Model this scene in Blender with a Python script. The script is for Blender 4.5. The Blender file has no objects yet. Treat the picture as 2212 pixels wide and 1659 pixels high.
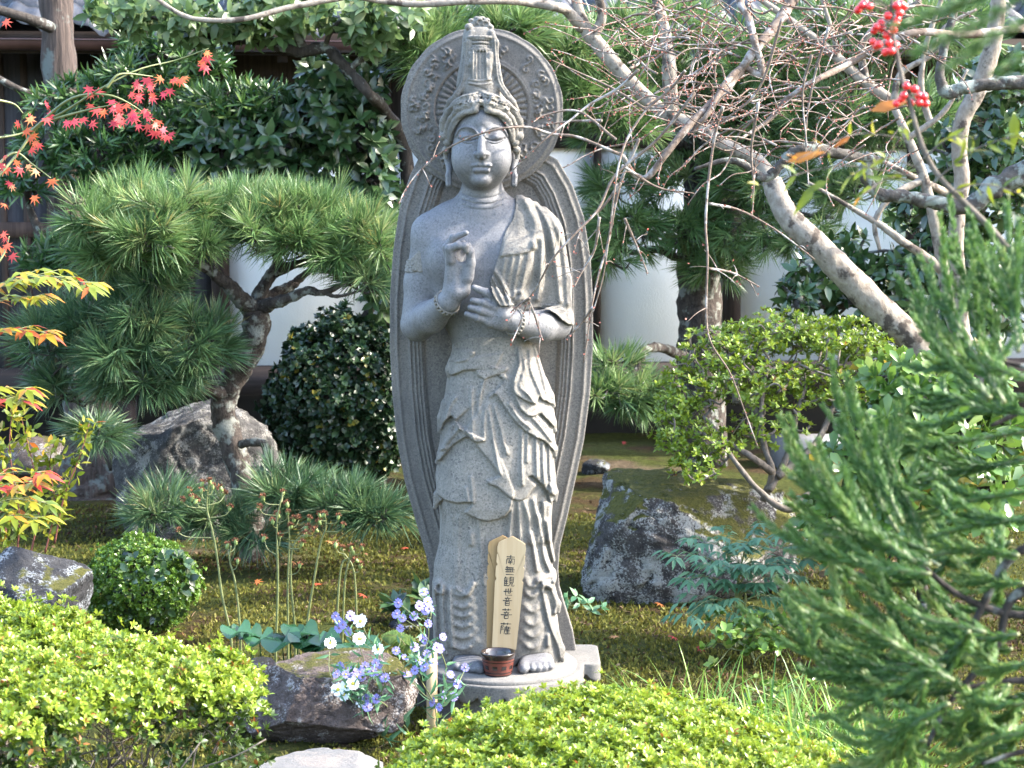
import bpy, math, random
import numpy as np
from mathutils import Vector, noise as mnoise
random.seed(7)
RNG = np.random.default_rng(11)
C = bpy.context.scene.collection
SC = bpy.context.scene

# ------------------------------------------------------------------ camera, world, sun, exposure
FPX, CX, CY = 4246.0, 1106.0, 829.5            # focal length in units of a 2212 x 1659 picture
PITCH = math.radians(5.85)
CAMP = (0.0, -6.0, 1.5)
cd = bpy.data.cameras.new('camera')
cam = bpy.data.objects.new('camera', cd); C.objects.link(cam)
cam.location = CAMP
cam.rotation_euler = (math.pi / 2 - PITCH, 0, 0)
cd.sensor_width = 36.0; cd.sensor_fit = 'HORIZONTAL'
cd.lens = FPX / 2212 * 36.0
cd.clip_start = 0.05; cd.clip_end = 2000
cd.dof.use_dof = True; cd.dof.focus_distance = 5.9; cd.dof.aperture_fstop = 9.0
SC.camera = cam

SUNV = Vector((0.78, 0.02, 0.60)).normalized()
EL = math.asin(SUNV.z); AZ = math.atan2(SUNV.x, SUNV.y)
w = bpy.data.worlds.new('World'); SC.world = w; w.use_nodes = True
nt = w.node_tree; bg = nt.nodes['Background']
sky = nt.nodes.new('ShaderNodeTexSky'); sky.sky_type = 'NISHITA'; sky.sun_disc = False
sky.sun_elevation = EL; sky.sun_rotation = AZ
sky.air_density = 1.0; sky.dust_density = 2.0; sky.ozone_density = 1.0
nt.links.new(sky.outputs[0], bg.inputs[0]); bg.inputs[1].default_value = 0.15
sl = bpy.data.lights.new('sun', 'SUN'); sl.energy = 2.1; sl.angle = math.radians(0.53); sl.color = (1.0, 0.93, 0.82)
so = bpy.data.objects.new('sun', sl); C.objects.link(so)
so.rotation_euler = SUNV.to_track_quat('Z', 'Y').to_euler(); so.location = (6, 0, 8)
SC.view_settings.view_transform = 'Standard'; SC.view_settings.look = 'None'
SC.view_settings.exposure = 3.1; SC.view_settings.gamma = 1.0
SC.cycles.max_bounces = 6; SC.cycles.transparent_max_bounces = 8

# ------------------------------------------------------------------ picture position + depth -> world point
CP, SP = math.cos(PITCH), math.sin(PITCH)
def P(px, py, Y):
    u = (px - CX) / FPX; v = (CY - py) / FPX
    dx, dy, dz = u, CP + v * SP, -SP + v * CP
    t = (Y - CAMP[1]) / dy
    return np.array((dx * t, Y, CAMP[2] + dz * t))
def PL(pts, Y=None):
    return np.array([P(p[0], p[1], p[2] if len(p) > 2 else Y) for p in pts])
def zoom(ox, oy, s):                             # coordinates read in an enlarged crop of the photograph
    return lambda pts: [((ox + p[0] / s) / 1.27306, (oy + p[1] / s) / 1.27306) + tuple(p[2:]) for p in pts]
R2 = zoom(1050, 0, 2.963); R3 = zoom(1050, 480, 3.191); R4 = zoom(1050, 950, 3.017); R5 = zoom(1050, 1420, 3.017)
RF = zoom(1180, 280, 6.382); RH = zoom(1050, 600, 3.687); RT = zoom(1600, 0, 1.819); RB = zoom(1600, 750, 1.819)
RA = zoom(800, 1550, 3.318); RS = zoom(400, 1250, 2.552); RL = zoom(0, 700, 2.0109); RU = zoom(0, 0, 2.0109)
def ppm(Y): return FPX / (Y + 6.0)               # picture units per metre at depth Y

# ------------------------------------------------------------------ mesh helpers
class MB:
    def __init__(s): s.v = []; s.t = []; s.r = []; s.m = []; s.n = 0
    def add(s, V, T, r=0.5, m=0):
        V = np.asarray(V, np.float32).reshape(-1, 3); T = np.asarray(T, np.int32).reshape(-1, 3)
        s.v.append(V); s.t.append(T + s.n); s.n += len(V)
        s.r.append(np.broadcast_to(np.asarray(r, np.float32), (len(V),)))
        s.m.append(np.full(len(T), m, np.int32))
    def build(s, name, mats, parent=None, smooth=True, loc=None):
        me = bpy.data.meshes.new(name)
        if s.v:
            V = np.concatenate(s.v); T = np.concatenate(s.t); R = np.concatenate(s.r); M = np.concatenate(s.m)
            if loc is not None: V = V - np.asarray(loc, np.float32)
            me.vertices.add(len(V)); me.vertices.foreach_set('co', V.ravel())
            me.loops.add(T.size); me.loops.foreach_set('vertex_index', T.ravel())
            me.polygons.add(len(T))
            me.polygons.foreach_set('loop_start', np.arange(0, T.size, 3, dtype=np.int32))
            me.polygons.foreach_set('loop_total', np.full(len(T), 3, np.int32))
            a = me.attributes.new('rnd', 'FLOAT', 'POINT'); a.data.foreach_set('value', np.ascontiguousarray(R, np.float32))
            for mm in (mats if isinstance(mats, (list, tuple)) else [mats]): me.materials.append(mm)
            me.polygons.foreach_set('material_index', M)
            me.polygons.foreach_set('use_smooth', np.full(len(T), smooth))
            me.update(calc_edges=True); me.validate()
        o = bpy.data.objects.new(name, me); C.objects.link(o)
        if loc is not None and parent is None: o.location = loc
        if parent is not None:
            o.parent = parent
            if loc is None: o.matrix_parent_inverse = parent.matrix_world.inverted() if False else IDM(parent)
        return o
def IDM(parent):
    from mathutils import Matrix
    return Matrix.Translation(-Vector(parent.location))
def thing(name, label, cat, loc=(0, 0, 0), group=None):
    o = bpy.data.objects.new(name, None); C.objects.link(o); o.location = tuple(float(c) for c in loc)
    o.empty_display_size = 0.1
    return tag(o, label, cat, group)
def tag(o, label, cat, group=None, kind=None):
    o['label'] = label; o['category'] = cat
    if group: o['group'] = group
    if kind: o['kind'] = kind
    return o
def norm(a): return a / np.maximum(np.linalg.norm(a, axis=-1, keepdims=True), 1e-9)

def spline(pts, n):                              # Catmull-Rom through control points
    p = np.asarray(pts, float)
    if len(p) == 2: return p[0] + (p[1] - p[0]) * np.linspace(0, 1, n)[:, None]
    q = np.vstack([2 * p[0] - p[1], p, 2 * p[-1] - p[-2]])
    seg = np.linspace(0, len(p) - 1 - 1e-6, n); i = seg.astype(int); t = (seg - i)[:, None]
    a, b, c, d = q[i], q[i + 1], q[i + 2], q[i + 3]
    return 0.5 * (2 * b + (c - a) * t + (2 * a - 5 * b + 4 * c - d) * t ** 2 + (3 * b - a - 3 * c + d) * t ** 3)
def tube(mb, pts, rad, sides=8, n=None, r=0.5, m=0, rough=0.0, smoothpath=True):
    p = np.asarray(pts, float)
    if n is None: n = max(3, len(p) * 4)
    L = len(p); c = spline(p, n) if smoothpath else p
    n = len(c)
    rr = np.interp(np.linspace(0, 1, n), np.linspace(0, 1, len(np.atleast_1d(rad))), np.atleast_1d(rad))
    tan = norm(np.gradient(c, axis=0))
    up = np.array([0.3, 0.2, 1.0]) if abs(tan[0, 2]) < 0.9 else np.array([1.0, 0.1, 0.2])
    a = np.cross(tan, np.broadcast_to(up, tan.shape)); a = norm(a); b = np.cross(tan, a)
    for k in range(1, n):
        v = a[k - 1] - tan[k] * np.dot(a[k - 1], tan[k]); a[k] = v / max(np.linalg.norm(v), 1e-9); b[k] = np.cross(tan[k], a[k])
    th = np.linspace(0, 2 * np.pi, sides, endpoint=False)
    k = rr[:, None] * np.ones((1, sides))
    if rough: k = k * (1 + rough * (RNG.random((n, sides)) - 0.5) + rough * 0.6 * np.sin(np.linspace(0, n * 0.9, n))[:, None] * np.sin(2 * th + 1)[None])
    V = c[:, None, :] + k[..., None] * (np.cos(th)[None, :, None] * a[:, None, :] + np.sin(th)[None, :, None] * b[:, None, :])
    V = V.reshape(-1, 3)
    i, j = np.meshgrid(np.arange(n - 1), np.arange(sides), indexing='ij'); j2 = (j + 1) % sides
    A = i * sides + j; B = i * sides + j2; Cc = (i + 1) * sides + j2; D = (i + 1) * sides + j
    T = np.concatenate([np.stack([A, B, Cc], -1).reshape(-1, 3), np.stack([A, Cc, D], -1).reshape(-1, 3)])
    V = np.vstack([V, c[0], c[-1]]); e0, e1 = len(V) - 2, len(V) - 1
    jj = np.arange(sides); j2 = (jj + 1) % sides
    T = np.vstack([T, np.stack([np.full(sides, e0), j2, jj], -1), np.stack([np.full(sides, e1), (n - 1) * sides + jj, (n - 1) * sides + j2], -1)])
    mb.add(V, T, r, m)
    return c
def box(mb, lo, hi, r=0.5, m=0):
    x0, y0, z0 = lo; x1, y1, z1 = hi
    V = [(x0, y0, z0), (x1, y0, z0), (x1, y1, z0), (x0, y1, z0), (x0, y0, z1), (x1, y0, z1), (x1, y1, z1), (x0, y1, z1)]
    Q = [(0, 3, 2, 1), (4, 5, 6, 7), (0, 1, 5, 4), (1, 2, 6, 5), (2, 3, 7, 6), (3, 0, 4, 7)]
    mb.add(V, [t for q in Q for t in ((q[0], q[1], q[2]), (q[0], q[2], q[3]))], r, m)
def lathe(mb, prof, seg=40, c=(0, 0, 0), r=0.5, m=0):
    p = np.asarray(prof, float); th = np.linspace(0, 2 * np.pi, seg, endpoint=False)
    V = np.stack([p[:, 0, None] * np.cos(th), p[:, 0, None] * np.sin(th), p[:, 1, None] * np.ones(seg)], -1) + np.asarray(c)
    n = len(p); i, j = np.meshgrid(np.arange(n - 1), np.arange(seg), indexing='ij'); j2 = (j + 1) % seg
    A = i * seg + j; B = i * seg + j2; Cc = (i + 1) * seg + j2; D = (i + 1) * seg + j
    mb.add(V.reshape(-1, 3), np.concatenate([np.stack([A, B, Cc], -1).reshape(-1, 3), np.stack([A, Cc, D], -1).reshape(-1, 3)]), r, m)

# leaf templates: along +Y, normal +Z, unit length
def leaf(w=0.2, st=((0.3, 1.0), (0.65, 0.8)), fold=0.25, droop=0.15):
    V = [(0, 0, 0)]
    for t, k in st:
        z = -droop * t * t; x = w * k
        V += [(-x, t, z + fold * x), (0, t, z), (x, t, z + fold * x)]
    V.append((0, 1, -droop)); n = len(st); T = [(0, 2, 1), (0, 3, 2)]
    for i in range(n - 1):
        a = 1 + 3 * i; b = a + 3
        T += [(a, a + 1, b + 1), (a, b + 1, b), (a + 1, a + 2, b + 2), (a + 1, b + 2, b + 1)]
    a = 1 + 3 * (n - 1); e = len(V) - 1
    T += [(a, a + 1, e), (a + 1, a + 2, e)]
    return np.array(V, float), np.array(T)
def place(mb, tpl, pos, d, up, sc, r=None, wsc=1.0, m=0):
    V, T = tpl; pos = np.asarray(pos, float).reshape(-1, 3); N = len(pos)
    if N == 0: return
    y = norm(np.broadcast_to(np.asarray(d, float), (N, 3)).copy()); up = np.broadcast_to(np.asarray(up, float), (N, 3))
    x = np.cross(y, up); bad = np.linalg.norm(x, axis=1) < 1e-4; x[bad] = np.cross(y[bad], np.array([0.31, 0.9, 0.1]))
    x = norm(x); z = np.cross(x, y)
    s = np.broadcast_to(np.asarray(sc, float), (N,)); ws = np.broadcast_to(np.asarray(wsc, float), (N,))
    W = (V[None, :, 0, None] * (x * ws[:, None])[:, None] + V[None, :, 1, None] * y[:, None] + V[None, :, 2, None] * z[:, None]) * s[:, None, None] + pos[:, None]
    Tt = T[None] + (np.arange(N) * len(V))[:, None, None]
    if r is None: r = RNG.random(N)
    r = np.repeat(np.broadcast_to(np.asarray(r, float), (N,)), len(V))
    mb.add(W.reshape(-1, 3), Tt.reshape(-1, 3), r, m)
def rdir(n): return norm(RNG.normal(size=(n, 3)))
def perp(d):
    a = rdir(len(d)); return norm(a - d * np.sum(a * d, 1, keepdims=True))

# ------------------------------------------------------------------ materials
class N:
    K = 1.0                                      # overall scale of a section's base colours
    def __init__(s, name):
        s.m = bpy.data.materials.new(name); s.m.use_nodes = True; s.t = s.m.node_tree
        s.t.nodes.clear(); s.out = s.t.nodes.new('ShaderNodeOutputMaterial')
    def new(s, typ, **kw):
        n = s.t.nodes.new(typ)
        for k, v in kw.items():
            if k.startswith('i_'): n.inputs[k[2:].replace('_', ' ')].default_value = v
            else: setattr(n, k, v)
        return n
    def L(s, a, b): s.t.links.new(a, b)
    def coord(s): return s.new('ShaderNodeTexCoord').outputs['Object']
    def noise(s, scale, detail=4, rough=0.55, vec=None, dist=0.0):
        n = s.new('ShaderNodeTexNoise'); n.inputs['Scale'].default_value = scale; n.inputs['Detail'].default_value = detail
        n.inputs['Roughness'].default_value = rough; n.inputs['Distortion'].default_value = dist
        s.L(vec if vec is not None else s.coord(), n.inputs['Vector']); return n.outputs['Fac']
    def mapping(s, scale):
        n = s.new('ShaderNodeMapping'); n.inputs['Scale'].default_value = scale; s.L(s.coord(), n.inputs['Vector']); return n.outputs[0]
    def ramp(s, fac, stops, interp='LINEAR'):
        n = s.new('ShaderNodeValToRGB'); n.color_ramp.interpolation = interp; e = n.color_ramp.elements
        while len(e) < len(stops): e.new(0.5)
        for k, (p, c) in enumerate(stops):
            e[k].position = p; e[k].color = (c, c, c, 1) if isinstance(c, (int, float)) else (*(v * N.K for v in c), 1)
        s.L(fac, n.inputs[0]); return n.outputs[0]
    def mix(s, f, a, b, mode='MIX'):
        n = s.new('ShaderNodeMix', data_type='RGBA', blend_type=mode)
        for sock, v in ((n.inputs[0], f), (n.inputs[6], a), (n.inputs[7], b)):
            if hasattr(v, 'is_output'): s.L(v, sock)
            elif isinstance(v, (int, float)) : sock.default_value = v if sock == n.inputs[0] else (v, v, v, 1)
            else: sock.default_value = (*(q * N.K for q in v), 1)
        return n.outputs[2]
    def math(s, op, a, b=0.0):
        n = s.new('ShaderNodeMath', operation=op)
        for k, v in enumerate((a, b)):
            if hasattr(v, 'is_output'): s.L(v, n.inputs[k])
            else: n.inputs[k].default_value = v
        return n.outputs[0]
    def attr(s): return s.new('ShaderNodeAttribute', attribute_name='rnd').outputs['Fac']
    def upness(s):
        g = s.new('ShaderNodeNewGeometry'); x = s.new('ShaderNodeSeparateXYZ'); s.L(g.outputs['Normal'], x.inputs[0]); return x.outputs['Z']
    def bsdf(s, col, rough=0.6, bump=None, bd=0.01, spec=0.5, metal=0.0, bstr=1.0, coat=0.0):
        b = s.new('ShaderNodeBsdfPrincipled')
        for sock, v in ((b.inputs['Base Color'], col), (b.inputs['Roughness'], rough)):
            if hasattr(v, 'is_output'): s.L(v, sock)
            elif isinstance(v, (int, float)): sock.default_value = v
            else: sock.default_value = (*v, 1)
        b.inputs['Specular IOR Level'].default_value = spec; b.inputs['Metallic'].default_value = metal; b.inputs['Coat Weight'].default_value = coat
        if bump is not None:
            n = s.new('ShaderNodeBump'); n.inputs['Distance'].default_value = bd; n.inputs['Strength'].default_value = bstr
            s.L(bump, n.inputs['Height']); s.L(n.outputs[0], b.inputs['Normal'])
        s.L(b.outputs[0], s.out.inputs[0]); return b
def leaf_mat(name, stops, rough=0.4, tr=0.3, spec=0.5, trcol=1.3):
    n = N(name); col = n.ramp(n.attr(), stops)
    b = n.bsdf(col, rough, spec=spec)
    t = n.new('ShaderNodeBsdfTranslucent'); h = n.new('ShaderNodeHueSaturation'); h.inputs['Value'].default_value = trcol; h.inputs['Hue'].default_value = 0.485
    n.L(col, h.inputs['Color']); n.L(h.outputs[0], t.inputs[0])
    mx = n.new('ShaderNodeMixShader'); mx.inputs[0].default_value = tr
    n.L(b.outputs[0], mx.inputs[1]); n.L(t.outputs[0], mx.inputs[2]); n.L(mx.outputs[0], n.out.inputs[0])
    return n.m
def bark_mat(name, c1, c2, lich=None, scale=60, stretch=(1, 1, 0.25), bd=0.006, lt=0.62):
    n = N(name); v = n.mapping(stretch)
    f = n.noise(scale, 6, 0.65, v); col = n.ramp(f, [(0.3, c1), (0.7, c2)])
    if lich:
        k = n.ramp(n.noise(scale * 0.28, 5, 0.6), [(lt - 0.04, 0.0), (lt + 0.03, 1.0)]); col = n.mix(k, col, lich)
    n.bsdf(col, 0.85, bump=f, bd=bd, spec=0.2); return n.m
# ================================================================== the setting
def ground_z(x, y):
    z = -0.13 + 0.02 * np.sin(x * 1.3 + 0.5) * np.cos(y * 0.9) + 0.012 * np.sin(3.1 * x + y * 2.3)
    z = z + 0.05 * np.exp(-((x + 1.0) ** 2 + (y - 1.2) ** 2) / 1.0)
    return z
N.K = .54
n = N('moss_ground')
f1 = n.noise(2.2, 6, 0.6); f2 = n.noise(30, 6, 0.7); f3 = n.noise(1.1, 3, 0.5)
c = n.ramp(f2, [(0.3, (0.035, 0.045, 0.012)), (0.55, (0.08, 0.095, 0.02)), (0.75, (0.13, 0.145, 0.035))])
c = n.mix(n.ramp(f1, [(0.48, 0.0), (0.6, 0.8)]), c, n.ramp(f2, [(0.3, (0.03, 0.018, 0.012)), (0.7, (0.12, 0.06, 0.035))]))
c = n.mix(n.ramp(f3, [(0.55, 0.0), (0.68, 0.7)]), c, n.ramp(f2, [(0.3, (0.12, 0.09, 0.06)), (0.7, (0.25, 0.2, 0.14))]))
n.bsdf(c, 0.95, bump=f2, bd=0.03, spec=0.1); M_GROUND = n.m
gx = np.concatenate([[-400, -60, -15], np.linspace(-5, 5, 130), [15, 60, 400]])
gy = np.concatenate([[-60, -12], np.linspace(-6, 7, 160), [15, 60, 700]])
GX, GY = np.meshgrid(gx, gy, indexing='ij')
GZ = ground_z(GX, GY) + np.where((abs(GX) < 5) & (GY < 7), RNG.normal(0, 0.004, GX.shape), 0)
mb = MB(); nx, ny = GX.shape; i, j = np.meshgrid(np.arange(nx - 1), np.arange(ny - 1), indexing='ij')
A = i * ny + j; B = (i + 1) * ny + j; Cc = B + 1; D = A + 1
mb.add(np.stack([GX, GY, GZ], -1), np.concatenate([np.stack([A, B, Cc], -1).reshape(-1, 3), np.stack([A, Cc, D], -1).reshape(-1, 3)]))
o = mb.build('ground', M_GROUND); o['kind'] = 'structure'

# moss sprigs over the near ground
M_MOSS = leaf_mat('moss_sprigs', [(0.0, (0.11, 0.05, 0.025)), (0.16, (0.085, 0.075, 0.02)), (0.36, (0.12, 0.125, 0.022)), (0.75, (0.21, 0.215, 0.035)), (1.0, (0.31, 0.29, 0.07))], 0.7, 0.25, 0.2)
mb = MB(); Nm = 70000
y = -0.9 + 4.6 * RNG.random(Nm) ** 1.2; x = (RNG.random(Nm) - 0.5) * (2.1 + 0.53 * (y + 2.5)) * 1.0
patch = np.sin(x * 5.1 + 1.3 * np.sin(y * 4)) * np.cos(y * 4.7 + 1.1 * np.sin(x * 3.7)) + 0.35 * RNG.normal(size=Nm)
keep = (patch > -0.55)
x, y, patch = x[keep], y[keep], patch[keep]
z = ground_z(x, y)
d = norm(np.stack([RNG.normal(0, 0.45, len(x)), RNG.normal(0, 0.45, len(x)), np.ones(len(x))], -1))
rr = np.clip(0.52 + 0.25 * np.sin(x * 3.3 + 2) * np.cos(y * 2.9) + 0.22 * RNG.normal(size=len(x)), 0, 1)
tp = leaf(0.22, ((0.5, 1.0),), 0.3, 0.2)
for q in range(2):
    dd = norm(d + 0.5 * rdir(len(d)))
    place(mb, tp, np.stack([x, y, z - 0.002], -1), dd, rdir(len(d)), 0.010 + 0.014 * RNG.random(len(x)), rr)
o = mb.build('moss_carpet', M_MOSS); tag(o, 'olive and rust coloured moss covering the garden floor', 'moss', kind='stuff')

# litter: dead pine needles and shed leaf scraps
M_LIT = leaf_mat('plant_litter', [(0, (.10, .06, .035)), (.5, (.22, .14, .08)), (.85, (.34, .25, .15)), (1, (.30, .10, .05))], .8, .1, .2)
m_ = MB(); Nl = 3200; y = -.9 + 5.6 * RNG.random(Nl); x = (RNG.random(Nl) - .5) * (2.0 + .53 * (y + 2.5)); z = ground_z(x, y)
place(m_, leaf(.03, ((.5, 1.0),), .1, .1), np.stack([x, y, z + .010], -1)[:2300], norm(rdir(2300) * np.array((1, 1, .15))), (0, 0, 1), .03 + .05 * RNG.random(2300))
place(m_, leaf(.26, ((.35, 1.0), (.7, .9)), .35, .3), np.stack([x, y, z + .012], -1)[2300:], norm(rdir(900) * np.array((1, 1, .2))), norm(np.array((0, 0, 1)) + .5 * rdir(900)), .012 + .016 * RNG.random(900))
o = m_.build('plant_litter', M_LIT); tag(o, 'brown pine needles and leaf scraps scattered over the moss', 'litter', kind='stuff')

# ------------------------------------------------------------------ temple building
WY = 6.0
N.K = 1.0
n = N('white_plaster'); f = n.noise(3, 5, 0.6); f2 = n.noise(120, 3, 0.6)
st_ = n.noise(6, 6, .7, n.mapping((1, 1, .12))); pc = n.mix(n.ramp(st_, [(.55, 0.0), (.75, .22)]), n.ramp(f, [(0.3, (0.82, 0.83, 0.85)), (0.7, (0.88, 0.88, 0.89))]), (.62, .60, .56))
n.bsdf(pc, 0.9, bump=f2, bd=0.002, spec=0.2); M_PLASTER = n.m
def wood(name, a, b, rough=0.8, sc=14, ax=(1, 1, 0.06)):
    n = N(name); f = n.noise(sc, 7, 0.65, n.mapping(ax)); f2 = n.noise(4, 3)
    c = n.mix(n.ramp(f2, [(0.4, 0.0), (0.7, 0.35)]), n.ramp(f, [(0.3, a), (0.7, b)]), b)
    n.bsdf(c, rough, bump=f, bd=0.003, spec=0.25); return n.m
N.K = .75
M_DARKWOOD = wood('dark_timber', (0.016, 0.011, 0.010), (0.05, 0.036, 0.032), ax=(3, 3, 0.2))
M_BEAM = wood('dark_timber_beam', (0.018, 0.013, 0.012), (0.055, 0.04, 0.036), ax=(0.2, 3, 3))
M_BOARD = wood('weathered_board', (0.05, 0.05, 0.06), (0.13, 0.13, 0.15), ax=(4, 4, 0.12))
M_SLAT = wood('brown_slat', (0.035, 0.026, 0.024), (0.095, 0.07, 0.062), ax=(4, 4, 0.2))
N.K = .22
n = N('roof_tile'); f = n.noise(7, 6, 0.65); f2 = n.noise(60, 4)
n.bsdf(n.mix(n.ramp(f2, [(0.62, 0.0), (0.72, 0.5)]), n.ramp(f, [(0.3, (0.05, 0.055, 0.07)), (0.7, (0.15, 0.16, 0.19))]), (0.25, 0.26, 0.24)), 0.42, bump=f2, bd=0.003); M_TILE = n.m
N.K = .6
n = N('gutter_paint'); f = n.noise(9, 5)
n.bsdf(n.ramp(f, [(0.3, (0.06, 0.028, 0.024)), (0.7, (0.12, 0.06, 0.05))]), 0.4); M_GUT = n.m
n = N('under_floor_shade'); f = n.noise(5, 5); n.bsdf(n.ramp(f, [(0.3, (0.01, 0.009, 0.009)), (0.7, (0.03, 0.026, 0.024))]), 0.95); M_VOID = n.m  # near-black backing; the shade under the floor is put into its colour
n = N('cut_stone'); f = n.noise(150, 4, 0.7); n.bsdf(n.ramp(f, [(0.3, (0.16, 0.16, 0.17)), (0.7, (0.30, 0.30, 0.31))]), 0.85, bump=f, bd=0.002); M_CUT = n.m

bld = thing('temple_building', 'single storey temple hall with white plaster wall, grey board wall and tiled eaves', 'building', (0, WY, -0.13))
zb = P(700, 785, WY)[2]                       # top of the sill beam
XL, XR = -6.2, 6.2
def X(px, py=700, Y=WY): return P(px, py, Y)[0]
zt = 2.55
m_ = MB(); box(m_, (XL, WY + 0.62, -0.3), (XR, WY + 0.72, zb), 0.5); m_.build('crawl_space_shade', M_VOID, bld)
m_ = MB(); box(m_, (X(470), WY + 0.03, zb), (X(838), WY + 0.1, zt)); m_.build('plaster_panel', M_PLASTER, bld)
m_ = MB(); box(m_, (X(838), WY + 0.033, zb), (X(1290), WY + 0.1, zt)); m_.build('plaster_panel', M_PLASTER, bld)
m_ = MB(); box(m_, (X(1290), WY + 0.03, zb), (X(1585), WY + 0.1, zt)); m_.build('plaster_panel', M_PLASTER, bld)
m_ = MB(); box(m_, (X(1585), WY + 0.033, zb), (XR, WY + 0.1, zt)); m_.build('plaster_panel', M_PLASTER, bld)
# head beam + dark transom above the plaster
zh = P(700, 320, WY)[2]
m_ = MB(); box(m_, (X(470), WY - 0.02, zh), (XR, WY + 0.028, zh + 0.13)); m_.build('head_beam', M_BEAM, bld)
m_ = MB(); box(m_, (X(470), WY + 0.0, zh + 0.13), (XR, WY + 0.026, zt)); m_.build('transom_boarding', M_SLAT, bld)
m_ = MB(); box(m_, (XL, WY - 0.06, zb - 0.17), (XR, WY + 0.12, zb)); m_.build('sill_beam', M_BEAM, bld)
for px, wd in ((486, 34), (838, 20), (1290, 14), (1588, 34), (1990, 24)):
    m_ = MB(); wv = wd / 2 / ppm(WY); box(m_, (X(px) - wv, WY - 0.045, zb + 0.001), (X(px) + wv, WY + 0.13, zt)); m_.build('post', M_DARKWOOD, bld)
m_ = MB(); box(m_, (XL, WY + 0.05, zb + 0.001), (X(470), WY + 0.1, zt)); bp = m_.build('board_wall', M_BOARD, bld)
m_ = MB(); xs = np.arange(XL, X(465), 0.137)
for k, xx in enumerate(xs):
    box(m_, (xx, WY + 0.0, zb + 0.002), (xx + 0.036, WY + 0.048, zt), RNG.random())
box(m_, (XL, WY - 0.004, P(100, 510, WY)[2]), (X(465), WY + 0.046, P(100, 478, WY)[2]))
m_.build('slat_lattice', M_SLAT, bld)
for xx in np.arange(XL + 0.3, XR, 1.75):
    m_ = MB(); box(m_, (xx, WY - 0.02, -0.14), (xx + 0.12, WY + 0.1, zb - 0.17)); m_.build('floor_post', M_DARKWOOD, bld)
    m_ = MB(); box(m_, (xx - 0.08, WY - 0.1, -0.2), (xx + 0.2, WY + 0.18, -0.06)); m_.build('footing_stone', M_CUT, bld)
# eaves: gutter, fascia, soffit, curved tiles; the roof rises away from the garden
EY = 5.3
ze = P(700, 112, EY)[2]
m_ = MB(); box(m_, (XL, EY + 0.07, ze - 0.02), (XR, EY + 0.12, ze + 0.1)); m_.build('fascia_board', M_BEAM, bld)
m_ = MB(); V = [(XL, EY + 0.1, ze + 0.02), (XR, EY + 0.1, ze + 0.02), (XR, WY + 0.4, ze + 0.35), (XL, WY + 0.4, ze + 0.35)]
m_.add(V, [(0, 1, 2), (0, 2, 3)]); m_.build('soffit', M_DARKWOOD, bld)
m_ = MB()
for xx in np.arange(XL, XR, 0.32):
    V0 = np.array([(xx, EY + 0.125, ze - 0.06), (xx + 0.06, EY + 0.125, ze - 0.06), (xx + 0.06, WY + 0.04, ze + 0.215), (xx, WY + 0.04, ze + 0.215)])
    V = np.vstack([V0, V0 + np.array([0, 0, 0.08])]); Q = [(0, 3, 2, 1), (4, 5, 6, 7), (0, 1, 5, 4), (1, 2, 6, 5), (2, 3, 7, 6), (3, 0, 4, 7)]
    m_.add(V, [t for q in Q for t in ((q[0], q[1], q[2]), (q[0], q[2], q[3]))])
m_.build('rafters', M_BEAM, bld)
m_ = MB(); th = np.linspace(math.pi, 2 * math.pi, 9)
for rad in (0.055, 0.050):
    pr = np.stack([EY + 0.01 + rad * np.cos(th), ze + 0.045 + rad * np.sin(th)], -1)
    V = np.vstack([np.column_stack([np.full(9, XL), pr]), np.column_stack([np.full(9, XR), pr])])
    m_.add(V, [t for k in range(8) for t in ((k, k + 1, k + 10), (k, k + 10, k + 9))])
for yy in (EY - 0.045, EY + 0.065): tube(m_, [(XL, yy, ze + 0.047), (XR, yy, ze + 0.047)], 0.006, 6, 2)
m_.build('gutter', M_GUT, bld)
# sangawara tiles: S-shaped courses, each course overlapping the one below
m_ = MB(); pitch = math.radians(24); tw, tl = 0.30, 0.27
cols = int((XR - XL) / tw); prof_x = np.linspace(0, tw, 13)
prof_z = 0.038 * np.sin(prof_x / tw * 2 * np.pi) + 0.02 * np.sin(prof_x / tw * 4 * np.pi + 0.4)
for row in range(16):
    y0 = EY - 0.02 + row * tl * math.cos(pitch); z0 = ze + 0.14 + row * tl * math.sin(pitch)
    for c_ in range(cols):
        xx = XL + c_ * tw; jz = RNG.normal(0, 0.003)
        V = []
        for (dy, dz) in ((0, -0.02), (0, 0.012), (tl * 1.12 * math.cos(pitch), tl * 1.12 * math.sin(pitch) - 0.012)):
            V += [(xx + a, y0 + dy - 0.012 * math.sin(a / tw * math.pi) * (dy == 0), z0 + dz + b + jz) for a, b in zip(prof_x, prof_z)]
        T = []
        for q in range(2):
            for k in range(12): a = q * 13 + k; T += [(a, a + 1, a + 14), (a, a + 14, a + 13)]
        m_.add(V, T, RNG.random())
m_.build('roof', M_TILE, bld)

bld.rotation_euler = (0, 0, math.radians(6))
# low stone step at the building foot on the right
m_ = MB(); a = P(1680, 985, 5.2); b = P(1810, 985, 5.2)
box(m_, (a[0], 5.2, -0.2), (b[0] + 0.1, 5.55, 0.02)); o = m_.build('stone_step', M_CUT); tag(o, 'pale grey cut stone step at the foot of the hall under the twiggy azalea', 'step')
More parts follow.
